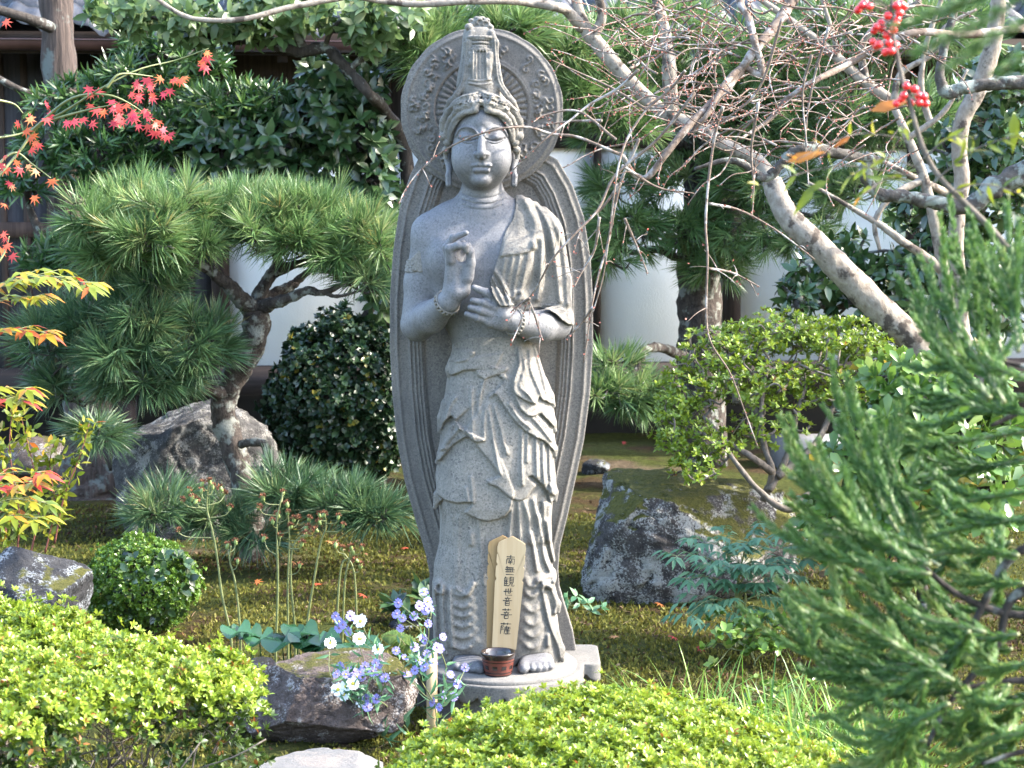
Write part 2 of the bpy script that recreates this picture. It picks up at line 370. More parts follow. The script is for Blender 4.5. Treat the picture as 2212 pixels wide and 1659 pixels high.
# ================================================================== the stone statue (carved as a signed distance field, then meshed)
def smin(a, b, k):
    h = np.clip(0.5 + 0.5 * (b - a) / k, 0, 1); return b + (a - b) * h - k * h * (1 - h)
def smax(a, b, k): return -smin(-a, -b, k)
class Grid:
    def __init__(s, lo, hi, h):
        s.lo = np.array(lo, float); s.h = h; s.n = (np.ceil((np.array(hi) - s.lo) / h)).astype(int) + 1
        s.x = (s.lo[0] + np.arange(s.n[0]) * h).astype(np.float32)[:, None, None]
        s.y = (s.lo[1] + np.arange(s.n[1]) * h).astype(np.float32)[None, :, None]
        s.z = (s.lo[2] + np.arange(s.n[2]) * h).astype(np.float32)[None, None, :]
        s.D = np.full(tuple(s.n), 0.5, np.float32)
    def sl(s, lo, hi):
        a = np.clip(((np.array(lo) - s.lo) / s.h).astype(int), 0, s.n); b = np.clip(((np.array(hi) - s.lo) / s.h).astype(int) + 2, 0, s.n)
        return tuple(slice(int(p), int(q)) for p, q in zip(a, b))
    def op(s, fn, lo, hi, k=0.01, mode='u'):
        q = s.sl(lo, hi)
        if any(v.stop <= v.start for v in q): return
        d = fn(s.x[q[0]], s.y[:, q[1]], s.z[:, :, q[2]]).astype(np.float32)
        s.D[q] = smin(s.D[q], d, k) if mode == 'u' else smax(s.D[q], -d, k)
    def cap(s, a, b, ra, rb=None, k=0.01, mode='u', fl=None):
        a = np.array(a, float); b = np.array(b, float); rb = ra if rb is None else rb; ba = b - a; L2 = max(ba @ ba, 1e-9)
        def fn(X, Y, Z):
            px, py, pz = X - a[0], Y - a[1], Z - a[2]
            h = np.clip((px * ba[0] + py * ba[1] + pz * ba[2]) / L2, 0, 1)
            return np.sqrt((px - h * ba[0]) ** 2 + (py - h * ba[1]) ** 2 + (pz - h * ba[2]) ** 2) - (ra + (rb - ra) * h)
        m = max(ra, rb) + 2 * k + 3 * s.h
        s.op(fn, np.minimum(a, b) - m, np.maximum(a, b) + m, k, mode)
    def chain(s, pts, rad, k=0.004, k0=0.01):
        for i in range(len(pts) - 1): s.cap(pts[i], pts[i + 1], rad[i], rad[i + 1], k0 if i == 0 else k)
    def ell(s, c, r, k=0.01, mode='u'):
        c = np.array(c, float); r = np.array(r, float)
        def fn(X, Y, Z):
            a, b, d = (X - c[0]), (Y - c[1]), (Z - c[2])
            k0 = np.sqrt((a / r[0]) ** 2 + (b / r[1]) ** 2 + (d / r[2]) ** 2); k1 = np.sqrt((a / r[0] ** 2) ** 2 + (b / r[1] ** 2) ** 2 + (d / r[2] ** 2) ** 2)
            return k0 * (k0 - 1) / np.maximum(k1, 1e-6)
        m = r.max() * 0 + r + 2 * k + 3 * s.h
        s.op(fn, c - m, c + m, k, mode)
    def loft(s, sec, yref, n=2.3, k=0.01, end=0.012):
        # sec: (py, pxl, pxr, half depth, y centre)
        zz = np.array([P((a[1] + a[2]) / 2, a[0], yref)[2] for a in sec])[::-1]
        xl = np.array([P(a[1], a[0], yref)[0] for a in sec])[::-1]; xr = np.array([P(a[2], a[0], yref)[0] for a in sec])[::-1]
        bb = np.array([a[3] for a in sec])[::-1]; yc = np.array([a[4] for a in sec])[::-1]
        def fn(X, Y, Z):
            z = Z[0, 0]; f = lambda q: np.interp(z, zz, q)[None, None]
            l, r_, b, c = f(xl), f(xr), f(bb), f(yc); a = (r_ - l) / 2; xc = (r_ + l) / 2
            d = ((np.abs((X - xc) / a) ** n + np.abs((Y - c) / b) ** n) ** (1 / n) - 1) * np.minimum(a, b)
            return smax(d, np.maximum(Z - zz[-1], zz[0] - Z), end)
        m = 0.03
        s.op(fn, (xl.min() - m, (yc - bb).min() - m, zz[0] - m), (xr.max() + m, (yc + bb).max() + m, zz[-1] + m), k)
def surface_nets(D, lo, h):
    S = D < 0
    cs = [(i, j, k) for i in (0, 1) for j in (0, 1) for k in (0, 1)]
    def sl(A, c): return A[c[0]:A.shape[0] - 1 + c[0], c[1]:A.shape[1] - 1 + c[1], c[2]:A.shape[2] - 1 + c[2]]
    cnt = sum(sl(S, c).astype(np.int8) for c in cs); mask = (cnt > 0) & (cnt < 8)
    idx = np.full(mask.shape, -1, np.int32); ii = np.argwhere(mask); idx[mask] = np.arange(len(ii))
    val = {c: sl(D, c)[mask] for c in cs}
    pos = np.zeros((len(ii), 3)); num = np.zeros(len(ii))
    for a in cs:
        for ax in range(3):
            if a[ax] == 0:
                b = list(a); b[ax] = 1; b = tuple(b); da, db = val[a], val[b]
                cr = (da < 0) != (db < 0); t = np.where(cr, da / np.where(cr, da - db, 1), 0)
                q = np.array(a, float)[None] + t[:, None] * (np.array(b) - np.array(a)); pos[cr] += q[cr]; num[cr] += 1
    V = (ii + pos / num[:, None]) * h + np.asarray(lo)
    T = []
    for ax in range(3):
        o1, o2 = [(1, 2), (2, 0), (0, 1)][ax]
        A = np.moveaxis(S, (ax, o1, o2), (0, 1, 2)); I = np.moveaxis(idx, (ax, o1, o2), (0, 1, 2))
        s0 = A[:-1, 1:-1, 1:-1]; s1 = A[1:, 1:-1, 1:-1]
        e = np.argwhere(s0 != s1)
        if len(e) == 0: continue
        i, j, k = e.T; j = j + 1; k = k + 1
        q = np.stack([I[i, j - 1, k - 1], I[i, j, k - 1], I[i, j, k], I[i, j - 1, k]], -1)
        fl = s0[e[:, 0], e[:, 1], e[:, 2]]; q[~fl] = q[~fl][:, ::-1]
        T += [q[:, [0, 1, 2]], q[:, [0, 2, 3]]]
    return V, np.concatenate(T)
def seg_dist(px, pz, pts):
    d = np.full(px.shape, 1e3)
    for a, b in zip(pts[:-1], pts[1:]):
        ax, az = a; bx, bz = b[0] - ax, b[1] - az; L2 = bx * bx + bz * bz + 1e-12
        h = np.clip(((px - ax) * bx + (pz - az) * bz) / L2, 0, 1); d = np.minimum(d, np.hypot(px - ax - h * bx, pz - az - h * bz))
    return d
def poly_sd(px, pz, pts):                          # signed distance to a closed polygon, negative inside
    pts = list(pts); d = seg_dist(px, pz, pts + pts[:1]); ins = np.zeros(px.shape, bool)
    for a, b in zip(pts, pts[1:] + pts[:1]):
        if a[1] != b[1]:
            c = ((a[1] > pz) != (b[1] > pz)) & (px < (b[0] - a[0]) * (pz - a[1]) / (b[1] - a[1]) + a[0]); ins ^= c
    return np.where(ins, -d, d)
def XZ(pts, y=-0.1, sm=0):
    p = np.array([P(a[0], a[1], y)[[0, 2]] for a in pts])
    if sm: p = spline(p, len(p) * sm)
    return [tuple(q) for q in p]
class Relief:
    """thickness added to the front of the stone, as a map over width and height"""
    def __init__(s, lo, hi, h):
        s.x = np.arange(lo[0], hi[0] + h, h); s.z = np.arange(lo[1], hi[1] + h, h); s.h = h; s.lo = lo
        s.X, s.Z = np.meshgrid(s.x, s.z, indexing='ij'); s.H = np.zeros(s.X.shape)
    def crop(s, p, m):
        p = np.array(p); a = ((p.min(0) - m - np.array(s.lo)) / s.h).astype(int).clip(0); b = ((p.max(0) + m - np.array(s.lo)) / s.h).astype(int) + 2
        return slice(a[0], max(b[0], 0)), slice(a[1], max(b[1], 0))
    def layer(s, p, t, e=0.004, fall=.06, ni=0):    # cloth layer: full thickness at its hem, thinning away from it
        q = s.crop(p, 0.03); d = poly_sd(s.X[q], s.Z[q], p); k = np.clip(0.5 - d / e, 0, 1)
        k = k * np.exp(-(seg_dist(s.X[q], s.Z[q], p[:len(p) - ni]) / fall) ** 1.5)
        s.H[q] += t * k
    def ridge(s, p, t, w=0.008):
        q = s.crop(p, 4 * w); d = seg_dist(s.X[q], s.Z[q], p); s.H[q] += t * np.exp(-(d / w) ** 2)
    def at(s, x, z):
        fx = np.clip((x - s.lo[0]) / s.h, 0, s.H.shape[0] - 1.001); fz = np.clip((z - s.lo[1]) / s.h, 0, s.H.shape[1] - 1.001)
        i = fx.astype(int); j = fz.astype(int); a = fx - i; b = fz - j
        return (s.H[i, j] * (1 - a) * (1 - b) + s.H[i + 1, j] * a * (1 - b) + s.H[i, j + 1] * (1 - a) * b + s.H[i + 1, j + 1] * a * b)
    def grid(s, G): return s.at(G.x[:, 0, 0][:, None], G.z[0, 0][None, :]).astype(np.float32)[:, None, :]

# granite: rough grey stone with fine grain; polished where skin shows
def granite(name, a, b, rough, speck, warm, stain=None):
    n = N(name); co = n.coord(); f = n.noise(170, 5, 0.85, co); g = n.noise(14, 5, 0.6, co); v = n.new('ShaderNodeTexVoronoi'); v.inputs['Scale'].default_value = 190; n.L(co, v.inputs['Vector'])
    c = n.ramp(f, [(0.36, a), (0.62, b)])
    c = n.mix(n.ramp(v.outputs['Color'], [(0.0, speck), (0.42, 0.0)]), c, (0.06, 0.06, 0.065))
    c = n.mix(n.ramp(g, [(0.35, 0.0), (0.75, 0.55)]), c, warm)
    if stain:
        st = n.noise(5, 6, 0.7, n.mapping((1, 1, 0.35))); c = n.mix(n.ramp(st, [(0.47, 0.0), (0.66, 0.75)]), c, stain)
    n.bsdf(c, rough, bump=f, bd=0.0016, spec=0.35); return n.m
N.K = .49
M_SKIN = granite('polished_granite', (0.165, 0.166, 0.178), (0.33, 0.328, 0.338), 0.5, 0.6, (0.27, 0.27, 0.285))
M_ROBE = granite('hammered_granite', (0.20, 0.186, 0.165), (0.47, 0.44, 0.39), 0.92, 0.8, (0.42, 0.38, 0.325), (0.16, 0.152, 0.138))
M_HALO = granite('weathered_granite', (0.155, 0.143, 0.13), (0.39, 0.36, 0.32), 0.9, 0.65, (0.30, 0.28, 0.255), (0.14, 0.135, 0.13))
M_PLINTH = granite('plinth_granite', (0.16, 0.153, 0.142), (0.33, 0.315, 0.29), 0.9, 0.6, (0.38, 0.36, 0.32), (0.2, 0.195, 0.18))

st = thing('stone_statue', 'grey granite standing bodhisattva statue with round halo and boat shaped back slab on a plinth', 'statue', (-0.05, 0.0, 0.0))

# ---------------- body: torso, arms, hands, feet, neck and head as one surface
def skin(G, head=True):
    G.loft([(452, 960, 1128, .075, .03), (480, 925, 1172, .088, .025), (520, 910, 1185, .105, .015), (580, 915, 1185, .115, .01), (640, 928, 1178, .112, .012),
            (690, 950, 1165, .106, .015), (745, 975, 1152, .102, .02), (800, 972, 1160, .1, .02)], -0.06, 2.3, 0.03, 0.03)
    for x0, x1 in ((1036, 935), (1050, 1160)): G.cap(P(x0, 440, .02), P(x1, 498, .02), .052, .058, .04)
    G.cap(P(1041, 380, .02), P(1042, 462, .015), .058, .070, .03)
    for px in (985, 1105): G.ell(P(px, 560, -0.055), (.075, .05, .065), .04)
    for py in (425, 437): pass
    # viewer's left arm, raised hand
    G.chain([P(930, 520, .02), P(912, 610, .02), P(902, 700, .0)], [.056, .053, .05], .02, .04)
    G.chain([P(902, 702, .0), P(930, 685, -.07), P(968, 652, -.16)], [.051, .047, .033], .02, .01)
    G.chain([P(968, 652, -.16), P(984, 632, -.175)], [.032, .030], .012, .012)
    pa = [(P(972, 625, -.17), P(975, 560, -.185), .021, .016), (P(990, 630, -.18), P(990, 575, -.185), .022, .014), (P(1003, 628, -.18), P(1008, 572, -.18), .019, .013)]
    for a, b, r1, r2 in pa: G.cap(a, b, r1, r2, .012)
    G.ell(P(996, 596, -.212), (.012, .018, .04), .014, 's')
    G.chain([P(972, 565, -.17), P(965, 535, -.165), P(980, 513, -.175), P(1007, 503, -.19)], [.0145, .013, .0115, .008], .006, .008)      # index
    G.chain([P(974, 562, -.195), P(971, 537, -.205), P(990, 530, -.215), P(1004, 531, -.215), P(1006, 541, -.21)], [.0145, .0135, .0115, .0105, .009], .005, .007)  # middle
    G.chain([P(982, 560, -.155), P(985, 538, -.15), P(1000, 524, -.16)], [.013, .012, .009], .006, .008)     # ring
    G.chain([P(992, 562, -.145), P(998, 545, -.14), P(1010, 536, -.15)], [.012, .011, .008], .006, .008)     # little
    G.chain([P(1011, 600, -.185), P(1017, 568, -.19), P(1016, 545, -.195), P(1011, 529, -.2)], [.0175, .014, .0125, .009], .006, .010)   # thumb
    # viewer's right arm, lower hand
    G.chain([P(1172, 515, .02), P(1190, 610, .02), P(1199, 695, .0)], [.056, .053, .05], .02, .04)
    G.chain([P(1199, 700, .0), P(1165, 706, -.09), P(1108, 695, -.165)], [.051, .046, .033], .02, .01)
    G.chain([P(1108, 695, -.165), P(1086, 682, -.185)], [.031, .032], .012, .012)
    for a, b in (((1086, 672), (1070, 655)), ((1086, 684), (1066, 668)), ((1084, 694), (1060, 684)), ((1082, 700), (1056, 696))):
        G.cap(P(*a, -.185), P(*b, -.195), .020, .016, .012)
    fing = [([(1074, 651, -.195), (1050, 632, -.205), (1024, 621, -.21)], (.0155, .0135, .009)), ([(1068, 664, -.2), (1044, 654, -.212), (1021, 649, -.214)], (.0150, .0128, .009)),
            ([(1062, 678, -.2), (1038, 671, -.212), (1016, 664, -.212)], (.0145, .0122, .009)), ([(1056, 693, -.195), (1032, 687, -.206), (1008, 678, -.206)], (.0135, .0115, .0085))]
    for pts, r in fing: G.chain([P(*p) for p in pts], r, .003, .006)
    G.chain([P(1084, 668, -.165), P(1062, 640, -.165), P(1040, 627, -.17)], [.016, .014, .010], .006, .008)
    if head: headshape(G)
def headshape(G):
    G.ell(P(1040, 300, -.03), (.0905, .105, .145), .01)
    G.ell(P(1040, 351, -.047), (.078, .083, .078), .035)
    for px in (1006, 1074): G.ell(P(px, 345, -.085), (.036, .04, .045), .03)           # cheeks
    G.ell(P(1040, 388, -.112), (.026, .022, .019), .02)                               # chin
    G.cap(P(1040, 258, -.115), P(1040, 262, -.115), .02, .02, .03)
    for sx in (-1, 1):
        ex = 1040 + sx * 29
        G.ell(P(ex, 291, -.140), (.030, .020, .0165), .012, 's')                      # eye socket
        G.ell(P(ex, 296, -.1), (.026, .0285, .0165), .006)                              # closed lid
    G.cap(P(1040, 282, -.133), P(1040, 331, -.160), .0085, .0135, .007)               # nose
    G.cap(P(1040, 322, -.147), P(1040, 334, -.150), .011, .0145, .008)
    for sx in (-1, 1): G.ell(P(1040 + sx * 10.5, 334, -.140), (.010, .014, .009), .006)
    G.ell(P(1040, 346, -.128), (.022, .014, .016), .012)
    for a, b, r in (((1022, 358), (1034, 355.5), .0065), ((1034, 355.5), (1046, 355.5), .0072), ((1046, 355.5), (1058, 358), .0065)): G.cap(P(*a, -.131), P(*b, -.1365), r, r, .005)
    G.cap(P(1028, 368, -.1315), P(1052, 368, -.1315), .0092, .0092, .005)
    G.cap(P(1018, 361.6, -.1365), P(1032, 362.4, -.1425), .0032, .0040, .002, 's'); G.cap(P(1032, 362.4, -.1425), P(1048, 362.4, -.1425), .0040, .0040, .002, 's'); G.cap(P(1048, 362.4, -.1425), P(1062, 361.6, -.1365), .0040, .0032, .002, 's')
    G.cap(P(1030, 378.5, -.143), P(1050, 378.5, -.143), .0085, .0085, .01, 's')
    for sx in (-1, 1):                                                                 # ears with long lobes
        xe = 1040 + sx * 69
        G.chain([P(xe, 318, .02), P(xe + sx * 1, 345, .01), P(xe - sx * 0, 368, -.005)], [.015, .014, .010], .006, .01)
        G.chain([P(xe, 366, -.01), P(xe + sx * 2, 380, -.015), P(xe + sx * 1, 398, -.018)], [.0085, .0095, .0105], .004, .004)
        G.cap(P(xe + sx * 1, 374, -.026), P(xe + sx * 0.5, 394, -.03), .0035, .004, .002, 's')

def face_relief():
    R = Relief((-0.20, 1.42), (0.08, 1.95), 0.0015)
    for sx in (-1, 1):
        q = lambda pts: XZ([(1040 + sx * a, b) for a, b in pts], -.14, 4)
        R.ridge(q([(57, 292), (50, 280), (38, 274), (24, 275), (12, 283), (7, 292)]), .0052, .0032)
        R.ridge(q([(52, 281), (40, 276.5), (24, 278), (13, 285)]), .0015, .006)
        R.ridge(q([(50, 298), (40, 302.5), (26, 304), (13, 301), (8, 299)]), -.0050, .0019)
        R.ridge(q([(48, 301), (38, 306), (26, 307.5), (14, 304)]), .0024, .0019)
        R.ridge(q([(46, 305), (36, 310), (22, 311)]), -.0014, .002)
        R.ridge(q([(7, 338), (14, 336)]), -.002, .003)
    for py, t in ((424, -.003), (437, -.0035), (449, -.0025)):
        R.ridge(XZ([(1000, py - 6), (1020, py + 2), (1042, py + 4), (1065, py + 2), (1084, py - 6)], -.06, 4), t, .003)
    R.ridge(XZ([(1040, 343), (1040, 352)], -.14), -.002, .003)
    return R
cut_z = P(1042, 470, -.06)[2]
xlo, xhi = P(835, 700, .1)[0], P(1285, 700, .1)[0]
GH = Grid((P(940, 300, 0)[0], -.23, cut_z), (P(1140, 300, 0)[0], .14, P(1040, 205, 0)[2]), .0019)
skin(GH); GH.D -= face_relief().grid(GH) * (GH.y < 0)
vh, th_ = surface_nets(GH.D, GH.lo, GH.h)
GB = Grid((xlo, -.27, -.01), (xhi, .15, cut_z + .0035 * 0 + .1), .0035)
# snap the top of the body grid so that it stops at the neck cut
GB = Grid((xlo, -.27, cut_z - math.floor((cut_z + .012) / .0035) * .0035), (xhi, .15, cut_z + .004), .0035)
skin(GB, False)
skinD = GB.D.copy()
# shoulders above the cut (outside the head grid box): second slab of body grid
GS = Grid((xlo, -.20, cut_z), (xhi, .15, cut_z + .13), .0030); skin(GS, False)
shoulder_skin = GS.D.copy()
inside = (GS.x > GH.lo[0]) & (GS.x < GH.x[-1, 0, 0] - .0) & (GS.y > -10) & (GS.z > -10)
# feet
for pts, big in ((((985, 1446), (1001, 1450), (1013, 1452), (1023, 1453), (1036, 1452)), 4), (((1131, 1451), (1150, 1450), (1163, 1449), (1176, 1448), (1189, 1446)), 0)):
    for i, (px, py) in enumerate(pts):
        rr = .0165 if i == big else .0112 - .0006 * abs(i - big)
        ty = -.205 + .008 * abs(i - big); c0 = sum(p[0] for p in pts) / 5
        GB.chain([P(px * .75 + c0 * .25, py - 24, -.10), P(px, py - 11, ty + .035), P(px, py - 7, ty)], [rr * 1.3, rr * 1.05, rr], .004, .02)
    c0 = sum(p[0] for p in pts) / 5
    GB.ell(P(c0, 1438, -.10), (.050, .085, .032), .025); GB.ell(P(c0, 1425, -.03), (.045, .06, .055), .03)
vb, tb = surface_nets(GB.D, GB.lo, GB.h)
vs, ts = surface_nets(GS.D, GS.lo, GS.h)
fc = vs[ts].mean(1); ts = ts[(fc[:, 0] < GH.lo[0] + .004) | (fc[:, 0] > GH.x[-1, 0, 0] - .004)]
mb = MB(); mb.add(vb, tb); mb.add(vs, ts); mb.add(vh, th_)
fig = mb.build('figure', M_SKIN, st)

# ---------------- hair and headdress
def hair():
    G = Grid((P(935, 250, 0)[0], -.17, P(1040, 345, 0)[2]), (P(1145, 250, 0)[0], .125, P(1040, 28, 0)[2]), .0022)
    G.ell(P(1040, 275, .0), (.121, .135, .118), .01)
    G.loft([(58, 1004, 1064, .036, -.02), (75, 999, 1069, .045, -.02), (100, 997, 1072, .05, -.02), (130, 994, 1076, .055, -.02), (160, 988, 1082, .062, -.02), (186, 985, 1087, .072, -.018), (205, 985, 1088, .08, -.01)], -0.05, 2.4, .012, .01)
    # open the face
    c = P(1039, 322, -.1); rx, rz = 67 / 714.8, 80 / 714.8
    def cut(X_, Y_, Z_): return np.maximum((np.sqrt(((X_ - c[0]) / rx) ** 2 + ((Z_ - c[2]) / rz) ** 2) - 1) * rx, Y_ + .01)
    G.op(cut, (c[0] - .2, -.2, c[2] - .2), (c[0] + .2, .05, c[2] + .2), .006, 's')
    zc = P(1040, 332, 0)[2]; G.D = np.maximum(G.D, zc - G.z)
    # hairline locks
    for sx in (-1, 1):
        q = lambda pts: [P(1040 + sx * a, b, y) for a, b, y in pts]
        G.chain(q([(10, 226, -.135), (14, 236, -.137), (20, 240, -.135), (34, 243, -.125), (48, 250, -.112), (58, 262, -.095), (64, 280, -.08), (66, 300, -.065)]), [.008, .0095, .009, .009, .0085, .009, .0095, .009], .002)
        G.chain(q([(6, 222, -.13), (16, 224, -.135), (26, 230, -.13), (38, 233, -.12), (50, 238, -.108), (60, 248, -.095)]), [.008, .009, .0085, .008, .008, .007], .002)
        G.chain(q([(10, 211, -.115), (24, 214, -.118), (38, 220, -.11), (54, 228, -.095)]), [.008, .009, .009, .008], .002)
        G.ell(P(1040 + sx * 13, 236, -.137), (.011, .009, .013), .002)
        G.chain(q([(34, 230, -.115), (42, 233, -.112), (52, 240, -.105), (66, 256, -.085), (73, 276, -.065), (74, 300, -.05)]), [.007, .008, .0085, .009, .0095, .009], .002)
        G.chain(q([(36, 220, -.105), (54, 226, -.09), (71, 242, -.07), (81, 262, -.05), (82, 284, -.04)]), [.010, .012, .012, .013, .012], .003)
        for a, b, y, r in ((80, 294, -.045, .017), (72, 308, -.05, .014), (84, 272, -.04, .012), (76, 324, -.03, .012)): G.ell(P(1040 + sx * a, b, y), (r, r, r * .9), .003)
        for k, (a0, a1) in enumerate(((0, 0), )): pass
        G.chain(q([(77, 322, -.02), (78, 345, -.02), (75, 362, -.02)]), [.008, .007, .006], .003)
        # side veil of the headdress
        G.chain(q([(22, 72, -.055), (29, 92, -.06), (29, 120, -.062), (32, 142, -.066), (36, 165, -.07), (41, 186, -.07), (53, 202, -.07), (68, 220, -.06), (78, 240, -.04)]), [.009, .012, .0105, .012, .011, .011, .010, .009, .007], .004)
        G.chain(q([(18, 118, -.072), (17, 132, -.075), (17, 148, -.076), (14, 170, -.08)]), [.009, .008, .009, .008], .003)
        G.ell(P(1040 + sx * 18 - 4, 136, -.078), (.008, .008, .012), .003)
    # beaded crown band and lotus finial
    for py in (84, 92, 100):
        for a in np.linspace(-22, 22, 11): G.ell(P(1036 + a, py + 0.004 * a * a, -.073 + .00003 * a * a), (.0046, .007, .005), .001)
    for py, t in ((106, .005), (79, .005)): G.chain([P(1012, py + 2, -.066), P(1024, py + .6, -.073), (P(1036, py, -.075)), P(1048, py + .6, -.073), P(1060, py + 2, -.066)], [t] * 5, .002, .002)
    rs = np.random.default_rng(3)
    for a, b, r in ((1013, 70, .014), (1013, 58, .013), (1024, 50, .015), (1036, 46, .016), (1048, 50, .015), (1057, 60, .014), (1060, 71, .013), (1036, 64, .016), (1024, 68, .012), (1048, 70, .012), (1030, 41, .010), (1042, 41, .010), (1018, 45, .009), (1052, 44, .009)):
        G.ell(P(a, b, -.035 + rs.normal(0, .006)), (r, r * .9, r * .85), .0025)
        G.ell(P(a + 1, b + 1.5, -.035 - r * .9), (r * .45, r * .3, r * .4), .003, 's')
    R = Relief((-0.22, 1.4), (0.1, 2.1), .002)
    for a in (-14, -7, 0, 7, 14): R.ridge(XZ([(1036 + a, 110), (1036 + a * 1.1, 168)], -.08), .004, .0024)
    for py in (172, 180): R.ridge(XZ([(1012, py), (1036, py + 3), (1062, py - 1)], -.08, 4), .004, .003)
    R.ridge(XZ([(1016, 184), (1050, 194)], -.09), -.004, .003)
    for sx in (-1, 1):
        for k in range(9):
            f = k / 8; q = [(1036 + sx * (6 + 30 * f), 200 + 6 * f), (1038 + sx * (16 + 40 * f), 207 + 10 * f), (1040 + sx * (22 + 50 * f), 216 + 20 * f)]
            R.ridge(XZ(q, -.09, 5), .0045, .0026)
        for a0, a1 in ((27, 35), (33, 42)): R.ridge(XZ([(1038 + sx * a0, 85), (1038 + sx * (a0 + 3), 130), (1038 + sx * a1, 175), (1038 + sx * (a1 + 20), 208)], -.06, 5), -.003, .0025)
    for t in range(46):                                                                    # curl texture over the fringe
        a = rs.uniform(-60, 60); b = 202 + rs.uniform(0, 20) + 0.006 * a * a; ang = np.linspace(0, 5, 10); rr = np.linspace(5, 1.2, 10)
        R.ridge(XZ([(1040 + a + r * np.cos(g), b + r * np.sin(g)) for r, g in zip(rr, ang)], -.1), .0030, .0022)
    G.D -= R.grid(G) * (G.y < .02)
    v, t = surface_nets(G.D, G.lo, G.h); m_ = MB(); m_.add(v, t); return m_.build('hair_and_headdress', M_ROBE, st)
hair()

# ---------------- robe: shoulder drape and long skirt, with traced hems and folds
RR = Relief((xlo, -.02), (xhi, 1.46), .0025)
def lay(zm, pts, t, ni=0, fall=.06, e=.004): RR.layer(XZ(zm(pts), -.12), t, e, fall, ni)
def rid(zm, pts, t=.006, w=.006): RR.ridge(XZ(zm(pts), -.12, 5), t, w)
# shoulder drape
for l in ([(1190, 150), (1270, 330), (1310, 480), (1335, 640)], [(1290, 210), (1380, 420), (1410, 600), (1395, 900), (1370, 1100)], [(1360, 250), (1480, 480), (1535, 800), (1570, 1120)], [(1440, 300), (1570, 540), (1620, 800), (1640, 1150)], [(1230, 170), (1330, 380), (1365, 560)]): rid(R3, l, .011, .009)
for l in ([(1215, 200), (1290, 400), (1320, 560)], [(1340, 300), (1440, 560), (1460, 900)], [(1340, 660), (1345, 800), (1300, 1000)]): rid(R3, l, -.006, .008)
for l in ([(1085, 740), (1060, 880), (1075, 1000)], [(1150, 730), (1105, 960), (1120, 1080)], [(1215, 720), (1165, 960), (1160, 1080)], [(1290, 700), (1240, 930), (1200, 1130)], [(1140, 1080), (1200, 1030), (1250, 1080)], [(1150, 1130), (1210, 1090), (1270, 1130)]): rid(R3, l, .007, .007)
for l in ([(955, 790), (1040, 920), (1105, 1070), (1135, 1200)], [(955, 880), (1030, 1020), (1090, 1150)], [(940, 950), (990, 1060), (1050, 1150)]): rid(R3, l, .011, .006)
lay(R3, [(1035, 725), (1090, 712), (1180, 705), (1280, 685), (1345, 655), (1345, 500), (1200, 400), (1080, 560)], .010, 3, .04)
lay(R3, [(1375, 1185), (1460, 1190), (1530, 1230), (1580, 1285), (1640, 1330), (1690, 1340), (1690, 1230), (1560, 1165), (1450, 1165)], .010, 3, .03)
# waist and hips
lay(R4, [(560, 140), (620, 150), (690, 135), (760, 95), (770, 60), (580, 40)], .008, 2)
lay(R4, [(548, 248), (570, 265), (630, 240), (680, 215), (800, 205), (950, 190), (1010, 60), (700, 120), (575, 150)], .011, 3)
lay(R4, [(945, 185), (1045, 188), (1040, 215), (960, 245), (900, 265), (855, 285), (800, 260), (780, 215)], .012)
lay(R4, [(965, 245), (1010, 290), (1040, 270), (1020, 235)], .010)
lay(R4, [(472, 710), (490, 720), (520, 640), (575, 590), (625, 650), (690, 695), (750, 725), (840, 765), (850, 785), (800, 797), (760, 790), (690, 730), (640, 690), (600, 640), (880, 380), (900, 300), (560, 280), (500, 520)], .013, 4, .07)
lay(R4, [(450, 970), (475, 978), (500, 940), (540, 890), (590, 830), (690, 765), (720, 770), (640, 660), (520, 660), (480, 740)], .012, 3)
lay(R4, [(690, 700), (770, 800), (830, 880), (900, 960), (985, 1070), (960, 1085), (875, 1118), (895, 1145), (960, 1165), (1010, 1210), (1060, 1250), (1110, 1280), (1160, 1283), (1205, 1260), (1245, 1205), (1285, 1165), (1210, 1090), (1250, 1083), (1290, 1125), (1330, 1165), (1370, 1220), (1405, 1250), (1450, 1275), (1470, 900), (1300, 400), (900, 400)], .013, 3, .09)
lay(R4, [(925, 395), (960, 410), (1010, 500), (1060, 570), (1120, 650), (1200, 720), (1280, 765), (1350, 805), (1400, 855), (1440, 915), (1460, 600), (1300, 300), (1050, 250)], .014, 3, .06)
lay(R4, [(1085, 380), (1110, 450), (1150, 530), (1210, 585), (1260, 588), (1320, 570), (1370, 625), (1440, 710), (1460, 400), (1300, 100), (1100, 150)], .013, 3, .06)
lay(R4, [(1085, 300), (1080, 350), (1110, 405), (1170, 445), (1230, 478), (1275, 485), (1310, 430), (1340, 470), (1360, 470), (1400, 500), (1440, 515), (1440, 300), (1300, 0), (1130, 60), (1140, 160)], .013, 4, .06)
lay(R4, [(445, 1250), (480, 1276), (540, 1302), (620, 1312), (720, 1297), (752, 1300), (735, 1335), (688, 1385), (750, 1420), (830, 1447), (880, 1457), (960, 1442), (1020, 1420), (1060, 1365), (1085, 1290), (1100, 1200), (900, 700), (400, 900)], .014, 3, .11)
lay(R4, [(1385, 1275), (1405, 1330), (1450, 1310), (1440, 1200), (1390, 1150)], .01, 2)
lay(R4, [(432, 1350), (445, 1362), (500, 1300), (450, 1260)], .010)
